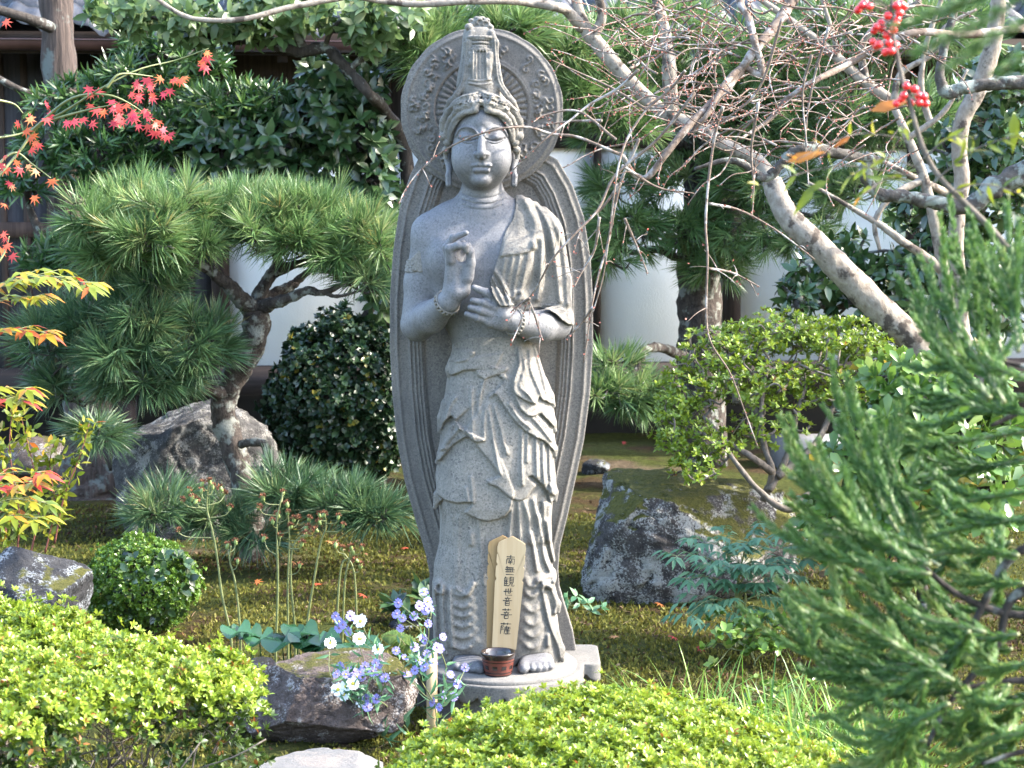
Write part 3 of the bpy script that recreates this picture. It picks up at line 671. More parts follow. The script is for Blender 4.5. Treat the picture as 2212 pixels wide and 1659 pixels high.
for l in ([(745, 370), (745, 520), (757, 760)], [(850, 290), (820, 400), (800, 540)], [(862, 520), (850, 640), (850, 775)], [(885, 500), (905, 640), (935, 820), (960, 960), (985, 1060)], [(935, 510), (990, 700), (1010, 800), (1040, 890)],
          [(900, 420), (940, 400), (980, 450)], [(1210, 750), (1205, 960)], [(1165, 720), (1160, 950), (1165, 1150)], [(1285, 760), (1285, 950), (1292, 1090)], [(1340, 830), (1340, 1000), (1350, 1150)], [(1395, 860), (1398, 1050), (1420, 1230)],
          [(1130, 40), (1140, 160), (1095, 290)], [(1155, 40), (1190, 180), (1180, 330), (1270, 480)], [(1230, 60), (1240, 210), (1320, 400)], [(1270, 30), (1320, 200), (1370, 400)], [(740, 1090), (755, 1200), (757, 1290)], [(590, 660), (540, 780), (490, 870)], [(640, 690), (570, 770), (520, 860)], [(610, 440), (565, 500), (520, 640)],
          [(1170, 250), (1150, 340), (1230, 420)], [(700, 1180), (720, 1290)], [(1240, 590), (1320, 680), (1410, 800)], [(1280, 590), (1360, 680)], [(1060, 480), (1140, 600), (1230, 680)]): rid(R4, l, .0075, .0055)
for l in ([(1085, 1310), (1070, 1480), (1060, 1640)], [(1180, 1300), (1220, 1450), (1230, 1640)], [(1260, 1290), (1300, 1480), (1300, 1640)], [(1390, 1340), (1388, 1500), (1395, 1640)], [(740, 1570), (745, 1650)], [(1130, 1300), (1140, 1450), (1150, 1640)], [(1345, 1320), (1345, 1640)]): rid(R4, l, .009, .008)
for l in ([(1110, 1320), (1100, 1640)], [(1310, 1330), (1330, 1640)], [(1010, 1440), (1020, 1640)]): rid(R4, l, -.006, .009)
# lower legs: hanging loops of cloth, knots, hems
for cx, wd, ys in ((665, 95, (655, 745, 820, 905, 995, 1085)), (1250, 62, (575, 660, 780, 890, 985, 1080))):
    for iy, y in enumerate(ys):
        e = np.random.default_rng(iy + cx).uniform(-12, 12, 6); f = .85 + .05 * iy; wd2 = wd * f
        rid(R5, [(cx - wd2 + e[0], y - 52), (cx - wd2 * .8, y - 22 + e[1] * .4), (cx - wd2 * .3 + e[2], y + 5), (cx + wd2 * .25, y + 5 + e[3] * .3), (cx + wd2 * .75, y - 26 + e[4] * .4), (cx + wd2 + e[5], y - 60)], .0045, .010)
        rid(R5, [(cx - wd2 * .6, y - 8), (cx - wd2 * .2, y + 6), (cx + wd2 * .2, y + 6), (cx + wd2 * .6, y - 12)], .0048, .0075)
for l in ([(1300, 0), (1330, 200), (1350, 350), (1400, 480)], [(1370, 60), (1400, 250), (1440, 420)], [(1240, 150), (1270, 330), (1290, 460)], [(500, 620), (500, 800), (520, 1000), (530, 1150)], [(560, 620), (570, 850), (590, 1080)], [(430, 620), (440, 900), (440, 1150)], [(1330, 600), (1370, 800), (1410, 950), (1470, 1100), (1490, 1200)], [(1380, 1000), (1380, 1080)], [(1400, 600), (1450, 740), (1440, 830)], [(620, 600), (700, 640), (760, 560)]): rid(R5, l, .011, .007)
RR.ridge(XZ(R5([(440, 600), (470, 570), (500, 590), (500, 640), (460, 650), (440, 620)]), -.12), .012, .007)
for l in ([(1300, 540), (1380, 520), (1440, 540), (1420, 600), (1340, 580)], [(1340, 560), (1420, 560)]): rid(R5, l, .013, .008)
rs = np.random.default_rng(8)
for a in np.linspace(470, 860, 15): RR.ridge(XZ(R5([(a, 20), (a + rs.normal(0, 8), 300), (a + rs.normal(0, 12), 560)]), -.12), rs.uniform(-.002, .0035), .007)
zc = lambda py: P(1070, py, -.1)[2]
skirtG = Grid((xlo, -.22, GB.lo[2]), (xhi, .15, P(1060, 690, -.06)[2]), .0033)
skirtG.loft([(705, 985, 1142, .095, .02), (745, 978, 1150, .112, .02), (775, 972, 1160, .118, .02), (820, 964, 1172, .122, .018), (870, 957, 1186, .128, .015), (905, 950, 1190, .132, .012), (950, 952, 1192, .134, .012), (1010, 948, 1193, .136, .01),
             (1095, 946, 1195, .136, .01), (1130, 948, 1190, .128, .012), (1180, 947, 1188, .124, .012), (1230, 935, 1193, .128, .01), (1300, 932, 1200, .132, .008), (1380, 936, 1210, .136, .005), (1450, 938, 1217, .138, .005)], -0.08, 2.6, .01, .006)
# the valley between the legs and the open hem over the feet
a = P(1078, 1130, -.15); b = P(1082, 1460, -.17); skirtG.cap(a, b, .012, .034, .045, 's')
for cx in (1012, 1160): skirtG.ell(P(cx, 1455, -.16), (.070, .115, .050), .016, 's')
skirtG.D -= RR.grid(skirtG) * np.clip((.08 - skirtG.y) / .04, 0, 1)
# tips of cloth that stand away from the hips
for pts, y in (((R4([(540, 480), (500, 600), (478, 712)])), -.05), (R4([(560, 820), (500, 900), (458, 968)]), -.05), (R4([(1330, 300), (1390, 420), (1425, 500)]), -.04), (R4([(1370, 560), (1410, 640), (1436, 705)]), -.04), (R4([(1390, 800), (1420, 860), (1437, 910)]), -.04), (R4([(1390, 1100), (1425, 1220), (1438, 1285)]), -.05), (R4([(520, 1200), (470, 1240), (440, 1345)]), -.05), (R4([(600, 130), (565, 200), (553, 245)]), -.04), (R5([(1400, 640), (1450, 730), (1462, 790)]), -.05), (R5([(1420, 950), (1480, 1100), (1500, 1190)]), -.06)):
    skirtG.chain([P(p[0], p[1], y) for p in pts], [.018, .014, .007], .008, .012)
dr = XZ(R3([(1140, 60), (1165, 150), (1178, 250), (1165, 330), (1145, 400), (1085, 500), (1060, 570), (1030, 690), (1000, 780), (975, 870), (950, 930), (980, 1040), (1040, 1130), (1120, 1210), (1250, 1240), (1330, 1205), (1390, 1182), (1470, 1190), (1535, 1235), (1585, 1290), (1650, 1338), (1720, 1335), (1760, 1200), (1760, 60)]), -.09)
def drape(G, D):
    q = G.D; sd = poly_sd(*np.meshgrid(G.x[:, 0, 0], G.z[0, 0], indexing='ij'), dr).astype(np.float32)[:, None, :]
    fr = np.clip((.09 - G.y) / .05, 0, 1)
    return np.maximum(D - .0065 - RR.grid(G) * fr, sd)
# keep hands and bracelets clear of the cloth
arm = Grid(GB.lo, GB.lo + (GB.n - 1) * GB.h, GB.h)
arm.chain([P(1199, 700, .0), P(1165, 706, -.09), P(1108, 695, -.165), P(1075, 672, -.19), P(1024, 640, -.2)], [.049, .045, .034, .04, .03], .02, .01)
body_only = np.where((arm.D < .012) & (GB.y < -.045) & (GB.z < P(1200, 655, -.1)[2]), .02, skinD)
dd = drape(GB, body_only)
v1, t1 = surface_nets(dd, GB.lo, GB.h); v2, t2 = surface_nets(drape(GS, shoulder_skin), GS.lo, GS.h); v3, t3 = surface_nets(skirtG.D, skirtG.lo, skirtG.h)
m_ = MB(); m_.add(v1, t1); m_.add(v2, t2); m_.add(v3, t3); m_.build('robe', M_ROBE, st)

# armlet and bracelets
al = XZ(R3([(195, 862), (300, 852), (400, 862), (500, 885), (500, 790), (420, 760), (330, 660), (250, 740), (190, 760)]), -.03)
sd = poly_sd(*np.meshgrid(GB.x[:, 0, 0], GB.z[0, 0], indexing='ij'), al).astype(np.float32)[:, None, :]
q = GB.sl(P(850, 610, 0) - .02, P(965, 540, 0) + np.array([.02, .1, .02])); q = (q[0], slice(0, GB.n[1]), q[2])
tex = (.0022 * np.sin(GB.x * 420) * np.sin(GB.z * 470) + .0012 * np.sin(GB.z * 900)).astype(np.float32)
D = np.maximum(skinD - .0055 - tex, sd); arm2 = Grid(GB.lo, GB.lo + (GB.n - 1) * GB.h, GB.h)
arm2.chain([P(930, 520, .02), P(912, 610, .02), P(902, 700, .0)], [.066, .064, .06], .01, .01); D = np.maximum(D, arm2.D)
v, t = surface_nets(D, GB.lo, GB.h); m_ = MB(); m_.add(v, t); m_.build('armlet', M_ROBE, st)
def bracelet(c, ax, r, rr):
    ax = norm(np.array(ax, float)); u = norm(np.cross(ax, (0, 0, 1))); v = np.cross(ax, u); m_ = MB()
    for off in (-.006, .006):
        a = np.linspace(0, 2 * np.pi, 33); tube(m_, [c + ax * off + r * (np.cos(t) * u + np.sin(t) * v) for t in a], rr * .55, 8, 33, smoothpath=False)
    for t in np.linspace(0, 2 * np.pi, 20, endpoint=False):
        p = c + (r + .002) * (np.cos(t) * u + np.sin(t) * v); tube(m_, [p - ax * .007, p, p + ax * .007], [rr * .3, rr * .8, rr * .3], 6, 5)
    m_.build('bracelet', M_ROBE, st)
bracelet(P(965, 655, -.152), P(984, 632, -.175) - P(930, 685, -.07), .0375, .006)
bracelet(P(1112, 696, -.158), P(1086, 682, -.185) - P(1165, 706, -.09), .0375, .006)

# ---------------- boat shaped slab with the halo disc
GM = Grid((P(832, 700, .2)[0], .095, -.012), (P(1292, 700, .2)[0], .235, P(1040, 55, .12)[2]), .0031)
YM = .14
out = XZ([(905, 340), (885, 380), (863, 450), (849, 540), (842, 640), (842, 750), (847, 850), (857, 950), (874, 1040), (899, 1130), (919, 1195), (928, 1240), (926, 1300), (920, 1370), (916, 1452), (1246, 1452), (1244, 1400), (1238, 1365), (1224, 1320), (1209, 1270), (1206, 1230), (1210, 1180), (1225, 1120), (1245, 1030), (1262, 950), (1275, 850), (1281, 750), (1281, 650), (1276, 560), (1262, 470), (1237, 400), (1205, 345), (1120, 300), (960, 300)], YM)
XX, ZZ = np.meshgrid(GM.x[:, 0, 0], GM.z[0, 0], indexing='ij')
sd = poly_sd(XX, ZZ, out); hc = P(1041, 237, YM); hr = 174 / ppm(YM) * 1.0
rd = np.hypot(XX - hc[0], ZZ - hc[2]); ang = np.arctan2(ZZ - hc[2], XX - hc[0])
wob = .0025 * np.abs(np.sin(ang * 9)) - .002
k = 1 / ppm(YM)
Hs = np.zeros(XX.shape)
for d0, t, w_ in ((16, .006, 3.5), (44, .011, 3.4), (53, .011, 3.4), (61, .009, 3.0), (68, .006, 2.6)): Hs += t * np.exp(-((-sd / k - d0) / w_) ** 2)
Hs -= .008 * np.clip((-sd / k - 73) / 4, 0, 1)
lw = np.clip((P(1040, 1150, YM)[2] - ZZ) / .1, 0, 1); Hs *= 1 - lw
rp = rd / k; Hd = .022 + .004 * np.exp(-((rp - 160) / 2.5) ** 2) + .006 * np.exp(-((rp - 103) / 3.0) ** 2) + .004 * np.exp(-((rp - 109) / 2.5) ** 2) - .004 * np.clip((rp - 164) / 3, 0, 1)
pet = np.abs(np.sin(ang * 22)); Hd += np.where((rp > 70) & (rp < 98), .010 * pet ** .7 * np.clip((98 - rp) / 4, 0, 1) * np.clip((rp - 68) / 6, 0, 1) - .006, 0)
RD = Relief((GM.lo[0], P(1040, 420, YM)[2]), (GM.x[-1, 0, 0], P(1040, 55, YM)[2]), .0022); rs = np.random.default_rng(5)
for q in range(120):                                                              # carved cloud and leaf scrolls in the ring
    a0 = rs.uniform(0, 2 * np.pi); r0 = rs.uniform(116, 152); cx, cy = 1041 + r0 * np.cos(a0), 237 - r0 * np.sin(a0)
    g = np.linspace(0, rs.uniform(3.5, 6.5), 14) * rs.choice([-1, 1]) + rs.uniform(0, 6); rr = np.linspace(rs.uniform(7, 12), 1.5, 14)
    RD.ridge(XZ([(cx + r * np.cos(t), cy + r * np.sin(t)) for r, t in zip(rr, g)], YM), .0066, .0036)
Hd += RD.at(XX, ZZ) * ((rp > 111) & (rp < 157))
disc = rd - hr - wob
A = np.maximum(sd[:, None, :], np.maximum(YM - Hs[:, None, :] * 1.0 - GM.y, GM.y - .20))
B = np.maximum(disc[:, None, :], np.maximum(YM - Hd[:, None, :] - GM.y, GM.y - .205))
v, t = surface_nets(np.minimum(A, B).astype(np.float32), GM.lo, GM.h)
m_ = MB(); m_.add(v, t); m_.build('halo_slab', M_HALO, st)

# ---------------- plinth: oval foot plate on a squared lotus base
c0 = P(1085, 1450, 0.0); m_ = MB(); lathe(m_, [(0.001, .010), (.226, .010), (.231, .014), (.231, .026), (.226, .030), (.001, .030)], 96)
for a in m_.v: a[:, 1] *= 1.09; a += np.array((c0[0], -.05, 0), np.float32)
m_.build('foot_plate', M_PLINTH, st)
GP = Grid((P(900, 1460, 0)[0], -.36, -.26), (P(1300, 1420, .0)[0] + .01, .27, .03), .005)
cx, hw = P(1090, 1450, 0)[0], (P(1294, 1440, .1)[0] - P(1090, 1440, .1)[0])
def plin(X_, Y_, Z_):
    ax = np.maximum(np.abs(X_ - cx) - (hw - .03), 0); ay = np.maximum(np.abs(Y_ + .02) - .22, 0); d = np.hypot(ax, ay) - .03
    ay2 = np.maximum(np.abs(Y_ - .10) - .10, 0); d = np.hypot(ax, ay2) - .03
    rr = np.hypot((X_ - cx) * 1.1, Y_ + .05) - .268; d = np.minimum(d, rr); th = np.where(Y_ < -0.03, np.arctan2(X_ - cx, -.05 - Y_) * .27, X_ - cx)
    e = (np.abs(np.sin(th * np.pi / .084)) ** .6) * .026; z0 = -.016 - e
    d2 = np.maximum(d, np.maximum(Z_ - .0175, z0 - Z_)); d3 = np.maximum(d + .024, np.maximum(Z_ + .01, -.25 - Z_))
    return np.minimum(d2, d3)
GP.op(plin, GP.lo, GP.lo + GP.n * GP.h, .001); v, t = surface_nets(GP.D, GP.lo, GP.h); m_ = MB(); m_.add(v, t); m_.build('plinth', M_PLINTH, st)
# ================================================================== offerings at the statue's feet
N.K = .64
def wood_light(name, a, b):
    n = N(name); f = n.noise(40, 6, 0.6, n.mapping((1, 1, .04))); n.bsdf(n.ramp(f, [(0.3, a), (0.7, b)]), 0.65, bump=f, bd=.0005, spec=.3); return n.m
M_CEDAR = wood_light('pale_cedar', (.52, .36, .19), (.66, .50, .30)); M_CEDAR2 = wood_light('aged_cedar', (.36, .22, .09), (.48, .31, .14))
n = N('ink'); n.bsdf((.012, .012, .013), .6); M_INK = n.m
HW = [(45, 88), (62, 112), (100, 121), (140, 118), (152, 106), (165, 120), (225, 120), (250, 107), (265, 120), (340, 120), (372, 107), (390, 120), (950, 102)]
def tablet(name, label, apex, tilt, ytop, ybot, mat, thick=.007, length=960):
    a = P(*R5([apex])[0], ytop); k = 1 / (3.017 * 1.27306 * ppm(ytop))
    ax = np.array((math.sin(tilt), 0, -math.cos(tilt))); ax[1] = (ybot - ytop) / (length * k); ax = norm(ax)
    ux = norm(np.array((math.cos(tilt), 0, math.sin(tilt)))); nn = np.cross(ax, ux); nn = nn if nn[1] < 0 else -nn
    pl = [(0, 0)] + [(w_, v) for v, w_ in HW[:-1]] + [(HW[-1][1], length)]; poly = pl + [(-p[0], p[1]) for p in pl[:0:-1]]
    f = np.array([a + ux * p[0] * k + ax * p[1] * k for p in poly]); b = f - nn * thick; nP = len(f)
    t_ = thing(name, label, 'tablet', a + ax * length * k, 'memorial tablets at the statue'); m_ = MB()
    cf = a + ax * 480 * k; V = np.vstack([f, b, cf[None], (cf - nn * thick)[None]]); T = []
    for i in range(nP):
        j = (i + 1) % nP; T += [(2 * nP, i, j), (2 * nP + 1, nP + j, nP + i), (i, nP + i, nP + j), (i, nP + j, j)]
    m_.add(V, T); m_.build('board', mat, t_, smooth=False)
    return t_, lambda x, y: a + ux * x * k + ax * y * k + nn * .0006, k
t1, tf, tk = tablet('memorial_tablet', 'pale wooden memorial tablet with black brush writing standing behind the bowl', (1085, 165), -.075, -.146, -.158, M_CEDAR)
tablet('memorial_tablet', 'darker blank wooden tablet tucked behind the written one', (1003, 158), -.035, -.134, -.142, M_CEDAR2)
KAN = [  # seven brush characters: centre along the board, size, strokes
 (200, 84, [[(.1,.22),(.9,.2)],[(.5,.02),(.48,.38)],[(.15,.42),(.12,.98)],[(.15,.42),(.88,.4),(.86,.95),(.76,.92)],[(.36,.5),(.42,.6)],[(.64,.48),(.56,.6)],[(.3,.66),(.7,.64)],[(.28,.8),(.72,.78)],[(.5,.62),(.5,.98)]]),
 (292, 84, [[(.25,.05),(.1,.3)],[(.22,.2),(.85,.18)],[(.05,.42),(.97,.39)],[(.25,.22),(.25,.64)],[(.42,.22),(.42,.64)],[(.6,.2),(.6,.63)],[(.78,.2),(.78,.62)],[(.1,.65),(.95,.61)],[(.15,.92),(.5,.88),(.92,.89)]]),
 (385, 88, [[(.2,.05),(.05,.3)],[(.08,.2),(.45,.17)],[(.05,.38),(.45,.35)],[(.12,.38),(.1,.95)],[(.28,.3),(.28,.9)],[(.12,.55),(.45,.52)],[(.12,.72),(.45,.7)],[(.1,.92),(.48,.88)],[(.58,.08),(.58,.6)],[(.58,.08),(.9,.06),(.9,.6)],[(.58,.25),(.9,.24)],[(.58,.42),(.9,.41)],[(.58,.6),(.9,.59)],[(.66,.6),(.6,.8),(.42,.98)],[(.8,.6),(.8,.92),(.98,.92),(1.0,.78)]]),
 (476, 76, [[(.02,.45),(.98,.35)],[(.25,.12),(.25,.85),(.95,.8)],[(.5,.08),(.5,.6)],[(.76,.05),(.74,.58)],[(.5,.6),(.76,.57)]]),
 (553, 78, [[(.5,.0),(.5,.14)],[(.2,.2),(.8,.16)],[(.35,.26),(.4,.38)],[(.65,.24),(.58,.38)],[(.02,.46),(.98,.4)],[(.3,.56),(.3,.98)],[(.3,.56),(.72,.54),(.7,.98)],[(.3,.75),(.7,.74)],[(.3,.96),(.7,.95)]]),
 (660, 90, [[(.1,.14),(.9,.1)],[(.35,.0),(.36,.26)],[(.64,.0),(.62,.24)],[(.5,.26),(.5,.36)],[(.25,.4),(.75,.38)],[(.36,.44),(.4,.54)],[(.66,.42),(.6,.54)],[(.0,.62),(1.0,.56)],[(.32,.7),(.34,.98)],[(.32,.7),(.7,.68),(.66,.97)],[(.34,.95),(.67,.94)]]),
 (785, 98, [[(.08,.12),(.95,.08)],[(.35,0),(.35,.22)],[(.66,0),(.65,.2)],[(.15,.3),(.12,1.0)],[(.15,.3),(.36,.29),(.24,.46),(.34,.6),(.18,.64)],[(.6,.26),(.6,.36)],[(.42,.4),(.92,.36)],[(.56,.42),(.58,.5)],[(.78,.4),(.74,.5)],[(.42,.54),(.95,.5)],[(.48,.54),(.42,.98)],[(.62,.58),(.54,.7)],[(.58,.66),(.9,.63)],[(.72,.56),(.72,.95)],[(.58,.8),(.88,.78)],[(.5,.97),(.95,.94)]])]
m_ = MB(); lay_n = 0
for cy, sz, strokes in KAN:
    for s_ in strokes:
        p = np.array([((x - .5) * sz * 1.04 - 2, cy + (y - .5) * sz) for x, y in s_], float); d = norm(np.gradient(p, axis=0)); q = np.stack([-d[:, 1], d[:, 0]], 1)
        wv = np.interp(np.linspace(0, 1, len(p)), [0, .25, 1], [4.6, 3.2, 2.4])[:, None]; lay_n += 1; lift = np.array((0, -1, 0)) * lay_n * 4e-6
        e0, e1 = p + q * wv, p - q * wv; V = np.array([tf(*a) + lift for a in e0] + [tf(*a) + lift for a in e1]); kn = len(p)
        m_.add(V, [t for i in range(kn - 1) for t in ((i, i + 1, kn + i + 1), (i, kn + i + 1, kn + i))])
m_.build('inscription', M_INK, t1, smooth=False)

n = N('bowl_glaze_dark'); n.bsdf((.018, .012, .011), .16, coat=.4); M_BK = n.m
n = N('bowl_glaze_red'); f = n.noise(60, 4); n.bsdf(n.ramp(f, [(.3, (.11, .028, .02)), (.7, (.19, .055, .038))]), .35); M_RD = n.m
by = -.212; bc = P(1076, 1452, by); bc = np.array((bc[0], by, .0302)); R_ = .0515
b_ = thing('offering_bowl', 'small black and red banded bowl in front of the wooden tablets', 'bowl', bc)
def wall(z): return .0385 + (R_ - .0385) * (z / .066) ** .8
m_ = MB(); zz = np.linspace(.002, .066, 20)
lathe(m_, [(.001, .0), (.036, .0)] + [(wall(z), z) for z in zz], 56, bc, m=0); m_.build('body', M_RD, b_)
m_ = MB(); lathe(m_, [(wall(.052) + .0008, .052), (wall(.060) + .001, .060), (R_ + .0014, .068), (R_ + .0004, .0705), (R_ - .003, .0695), (R_ - .006, .058), (.034, .012), (.001, .008)], 56, bc); m_.build('rim_and_inside', M_BK, b_)
m_ = MB()
for z0, z1 in ((.0, .004), (.010, .013), (.043, .0455)): lathe(m_, [(wall(z) + .0007, z) for z in np.linspace(z0, z1, 4)], 56, bc)
for a in np.arange(0, 2 * np.pi, .62):
    V = [(bc[0] + (wall(z) + .0008) * math.cos(a + da), bc[1] + (wall(z) + .0008) * math.sin(a + da), bc[2] + z) for z in (.0215, .0275, .0335) for da in np.linspace(0, .33, 6)]
    m_.add(V, [t for r in range(2) for i in range(5) for t in ((r * 6 + i, r * 6 + i + 1, r * 6 + i + 7), (r * 6 + i, r * 6 + i + 7, r * 6 + i + 6))])
m_.build('painted_bands', M_BK, b_)

m_ = MB(); a = P(921, 1410, -.40); b = P(944, 1520, -.40); box(m_, (a[0], -.405, -.18), (a[0] + .031, -.393, a[2]))
o = m_.build('wooden_stake', M_CEDAR); tag(o, 'short pale wooden stake among the asters left of the plinth', 'stake')

# ================================================================== rocks
import bmesh
def rock(name, label, c, r, seed, mat, planes=9, amp=.07, group=None, flat=None, sub=5, cuts=()):
    bm = bmesh.new(); bmesh.ops.create_icosphere(bm, subdivisions=sub, radius=1); rs = np.random.default_rng(seed)
    V = np.array([v.co[:] for v in bm.verts]); T = np.array([[v.index for v in f.verts] for f in bm.faces]); bm.free()
    V = V * 1.12
    for k in range(planes):
        nn = norm(rs.normal(size=3)); d = rs.uniform(.68, .95); q = V @ nn; ov = np.maximum(q - d, 0); V -= ov[:, None] * nn * .93
    for nn, d in cuts:
        nn = norm(np.array(nn, float)); q = V @ nn; ov = np.maximum(q - d, 0); V -= ov[:, None] * nn * .96
    nz = np.array([mnoise.fractal(Vector(v * 1.6) + Vector((seed * 3.1, 0, 0)), 1.0, 2.1, 5) for v in V]); n2 = np.array([mnoise.fractal(Vector(v * 9) + Vector((0, seed, 0)), .8, 2.2, 4) for v in V]); n3 = np.array([abs(mnoise.noise(Vector(v * 3.1) + Vector((0, 0, seed * 2.2)))) for v in V])
    V = V * (1 + amp * nz + .022 * n2 - .05 * np.exp(-(n3 / .035) ** 2))[:, None]
    W = V * np.array(r); gl = float(ground_z(c[0], c[1])) - .03 - c[2]
    if W[:, 2].min() > gl: W[:, 2] = np.where(W[:, 2] < 0, W[:, 2] * gl / W[:, 2].min(), W[:, 2])
    W = W + np.array(c); m_ = MB(); m_.add(W, T); o = m_.build(name, mat, loc=tuple(float(x) for x in c)); o.location = tuple(float(x) for x in c); tag(o, label, 'rock', group); return o
def rock_mat(name, a, b, lich, moss, lt=.56, mt=.55, sc=6, streak=None):
    n = N(name); co = n.coord(); f = n.noise(sc * 2, 8, .7, co); g = n.noise(sc * 14, 5, .7, co); l1 = n.noise(sc, 6, .62, co); m1 = n.noise(sc * .8, 6, .65, co)
    c = n.ramp(n.math('ADD', n.math('MULTIPLY', f, .6), n.math('MULTIPLY', g, .4)), [(.36, a), (.62, b)])
    v = n.new('ShaderNodeTexVoronoi'); v.inputs['Scale'].default_value = sc * 1.6; mp = n.new('ShaderNodeMix', data_type='VECTOR'); n.L(co, mp.inputs[4]); nn = n.new('ShaderNodeTexNoise'); nn.inputs['Scale'].default_value = sc * 2.5; n.L(co, nn.inputs['Vector']); n.L(nn.outputs['Color'], mp.inputs[5]); mp.inputs[0].default_value = .12; n.L(mp.outputs[1], v.inputs['Vector'])
    lm = n.math('MULTIPLY', n.ramp(v.outputs['Distance'], [(.30, 1.0), (.36, 0.0)]), n.ramp(l1, [(lt - .03, 0.0), (lt + .03, 1.0)]))
    lm = n.math('MAXIMUM', lm, n.ramp(n.math('ADD', n.math('MULTIPLY', g, .45), n.math('MULTIPLY', l1, .55)), [(lt - .005, 0.0), (lt + .03, .9)]))
    c = n.mix(lm, c, n.ramp(g, [(.3, tuple(.6 * x for x in lich)), (.6, lich)]))
    if moss:
        mm = n.math('ADD', n.math('MULTIPLY', n.upness(), .32), m1); c = n.mix(n.ramp(mm, [(mt + .19, 0.0), (mt + .27, 1.0)]), c, n.ramp(g, [(.3, (.035, .04, .008)), (.65, (.13, .125, .025))]))
    n.bsdf(c, .9, bump=n.math('ADD', f, n.math('MULTIPLY', g, .35)), bd=.03, spec=.25, bstr=.8); return n.m
N.K = .70
RM1 = rock_mat('lichen_rock', (.018, .018, .02), (.12, .115, .11), (.30, .29, .27), True, .535, .72, 9)
RM2 = rock_mat('brown_rock', (.06, .045, .04), (.19, .15, .135), (.45, .43, .42), True, .545, .56, 11)
RM3 = rock_mat('mossy_rock', (.022, .021, .021), (.15, .135, .13), (.44, .44, .41), True, .507, .45, 9)
RM4 = rock_mat('blue_grey_rock', (.015, .016, .018), (.07, .07, .075), (.34, .37, .40), True, .545, .62, 12)
n = N('pale_stone'); f = n.noise(9, 6, .6); g = n.noise(120, 4, .7); n.bsdf(n.mix(n.ramp(f, [(.5, 0.0), (.7, .6)]), n.ramp(g, [(.3, (.11, .11, .11)), (.7, (.18, .18, .18))]), (.30, .25, .21)), .85, bump=g, bd=.004); RM5 = n.m
def RC(px, py, Y): return P(px, py, Y)
c = RC(398, 1030, 2.95); rock('garden_rock', 'large dark boulder with pale lichen patches behind the pine trunk', c, (.40, .34, .35), 4, RM1, 9, .09, sub=6, cuts=(((-.05, -.1, 1), .84), ((-.95, -.3, .15), .86), ((.1, -1, .1), .75)))
c = RC(55, 1275, .55); rock('garden_rock', 'black rock with blue grey streaks at the left edge behind the clipped hedge', c, (.21, .19, .14), 11, RM4, 8, .08, cuts=(((.5, -.3, .8), .72),))
c = RC(702, 1508, -.30); rock('garden_rock', 'brown flat topped rock beside the asters with white lichen spots', c, (.245, .19, .165), 21, RM2, 8, .08, sub=6, cuts=(((.05, -.15, 1), .62), ((-.75, -.55, .35), .72), ((.2, -1, .25), .70)))
c = RC(1463, 1165, 1.75); rock('garden_rock', 'large mossy boulder with white lichen under the twiggy azalea', c, (.465, .36, .305), 52, RM3, 9, .09, cuts=(((.05, -.1, 1), .74), ((-.85, -.3, .45), .78), ((.0, -1, .15), .76)), sub=6)
c = RC(1288, 950, 5.0); c[2] = ground_z(c[0], c[1]) + .02; rock('garden_rock', 'small grey stone on the moss near the hall', c, (.08, .07, .05), 5, RM4, 6, .08, sub=4)
c = RC(85, 1000, 4.6); rock('garden_rock', 'low brown grey rock at the left edge beside the cedar trunk', c, (.20, .15, .13), 9, RM2, 6, .06, sub=4)
c = RC(872, 1268, .95); c[2] = ground_z(c[0], c[1]) + .005; rock('garden_rock', 'flat pebble lying on the moss left of the statue', c, (.05, .045, .018), 14, RM4, 5, .05, sub=3)
c = np.array((-.535, -.88, -.125)); rock('stepping_stone', 'pale flat stepping stone at the bottom edge between the hedges', c, (.235, .27, .085), 17, RM5, 5, .05, cuts=(((0, 0, 1), .62),))
for px, py, Y, r in ((575, 1382, .1, .03), (1370, 950, 4.8, .06)):
    pass
c = RC(565, 1378, .0); c[2] = .0; rock('garden_rock', 'little tan stone wedged above the brown flat topped rock', c, (.04, .035, .03), 19, RM2, 5, .06, sub=3)
# ================================================================== plants
def rosettes(mb, tpl, pos, ax, k, L, ang, jit=.25, wsc=1.0, r=None, Lj=.25):
    pos = np.asarray(pos); ax = norm(np.asarray(ax, float)); n_ = len(pos)
    p = perp(ax); q = np.cross(ax, p)
    for i in range(k):
        ph = 2 * np.pi * (i * .382 + .08 * RNG.random(n_)); a = np.asarray(ang)[0] + (np.asarray(ang)[1] - np.asarray(ang)[0]) * (i + RNG.random(n_)) / k
        rad = np.cos(ph)[:, None] * p + np.sin(ph)[:, None] * q
        d = norm(ax * np.cos(a)[:, None] + rad * np.sin(a)[:, None] + jit * RNG.normal(size=(n_, 3)) * .5)
        rr = None if r is None else np.clip(r + .14 * RNG.normal(size=n_), 0, 1)
        place(mb, tpl, pos, d, ax + .3 * rdir(n_), L * (1 - Lj / 2 + Lj * RNG.random(n_)) * np.where(RNG.random(n_) < .25, .7, 1), rr, wsc)
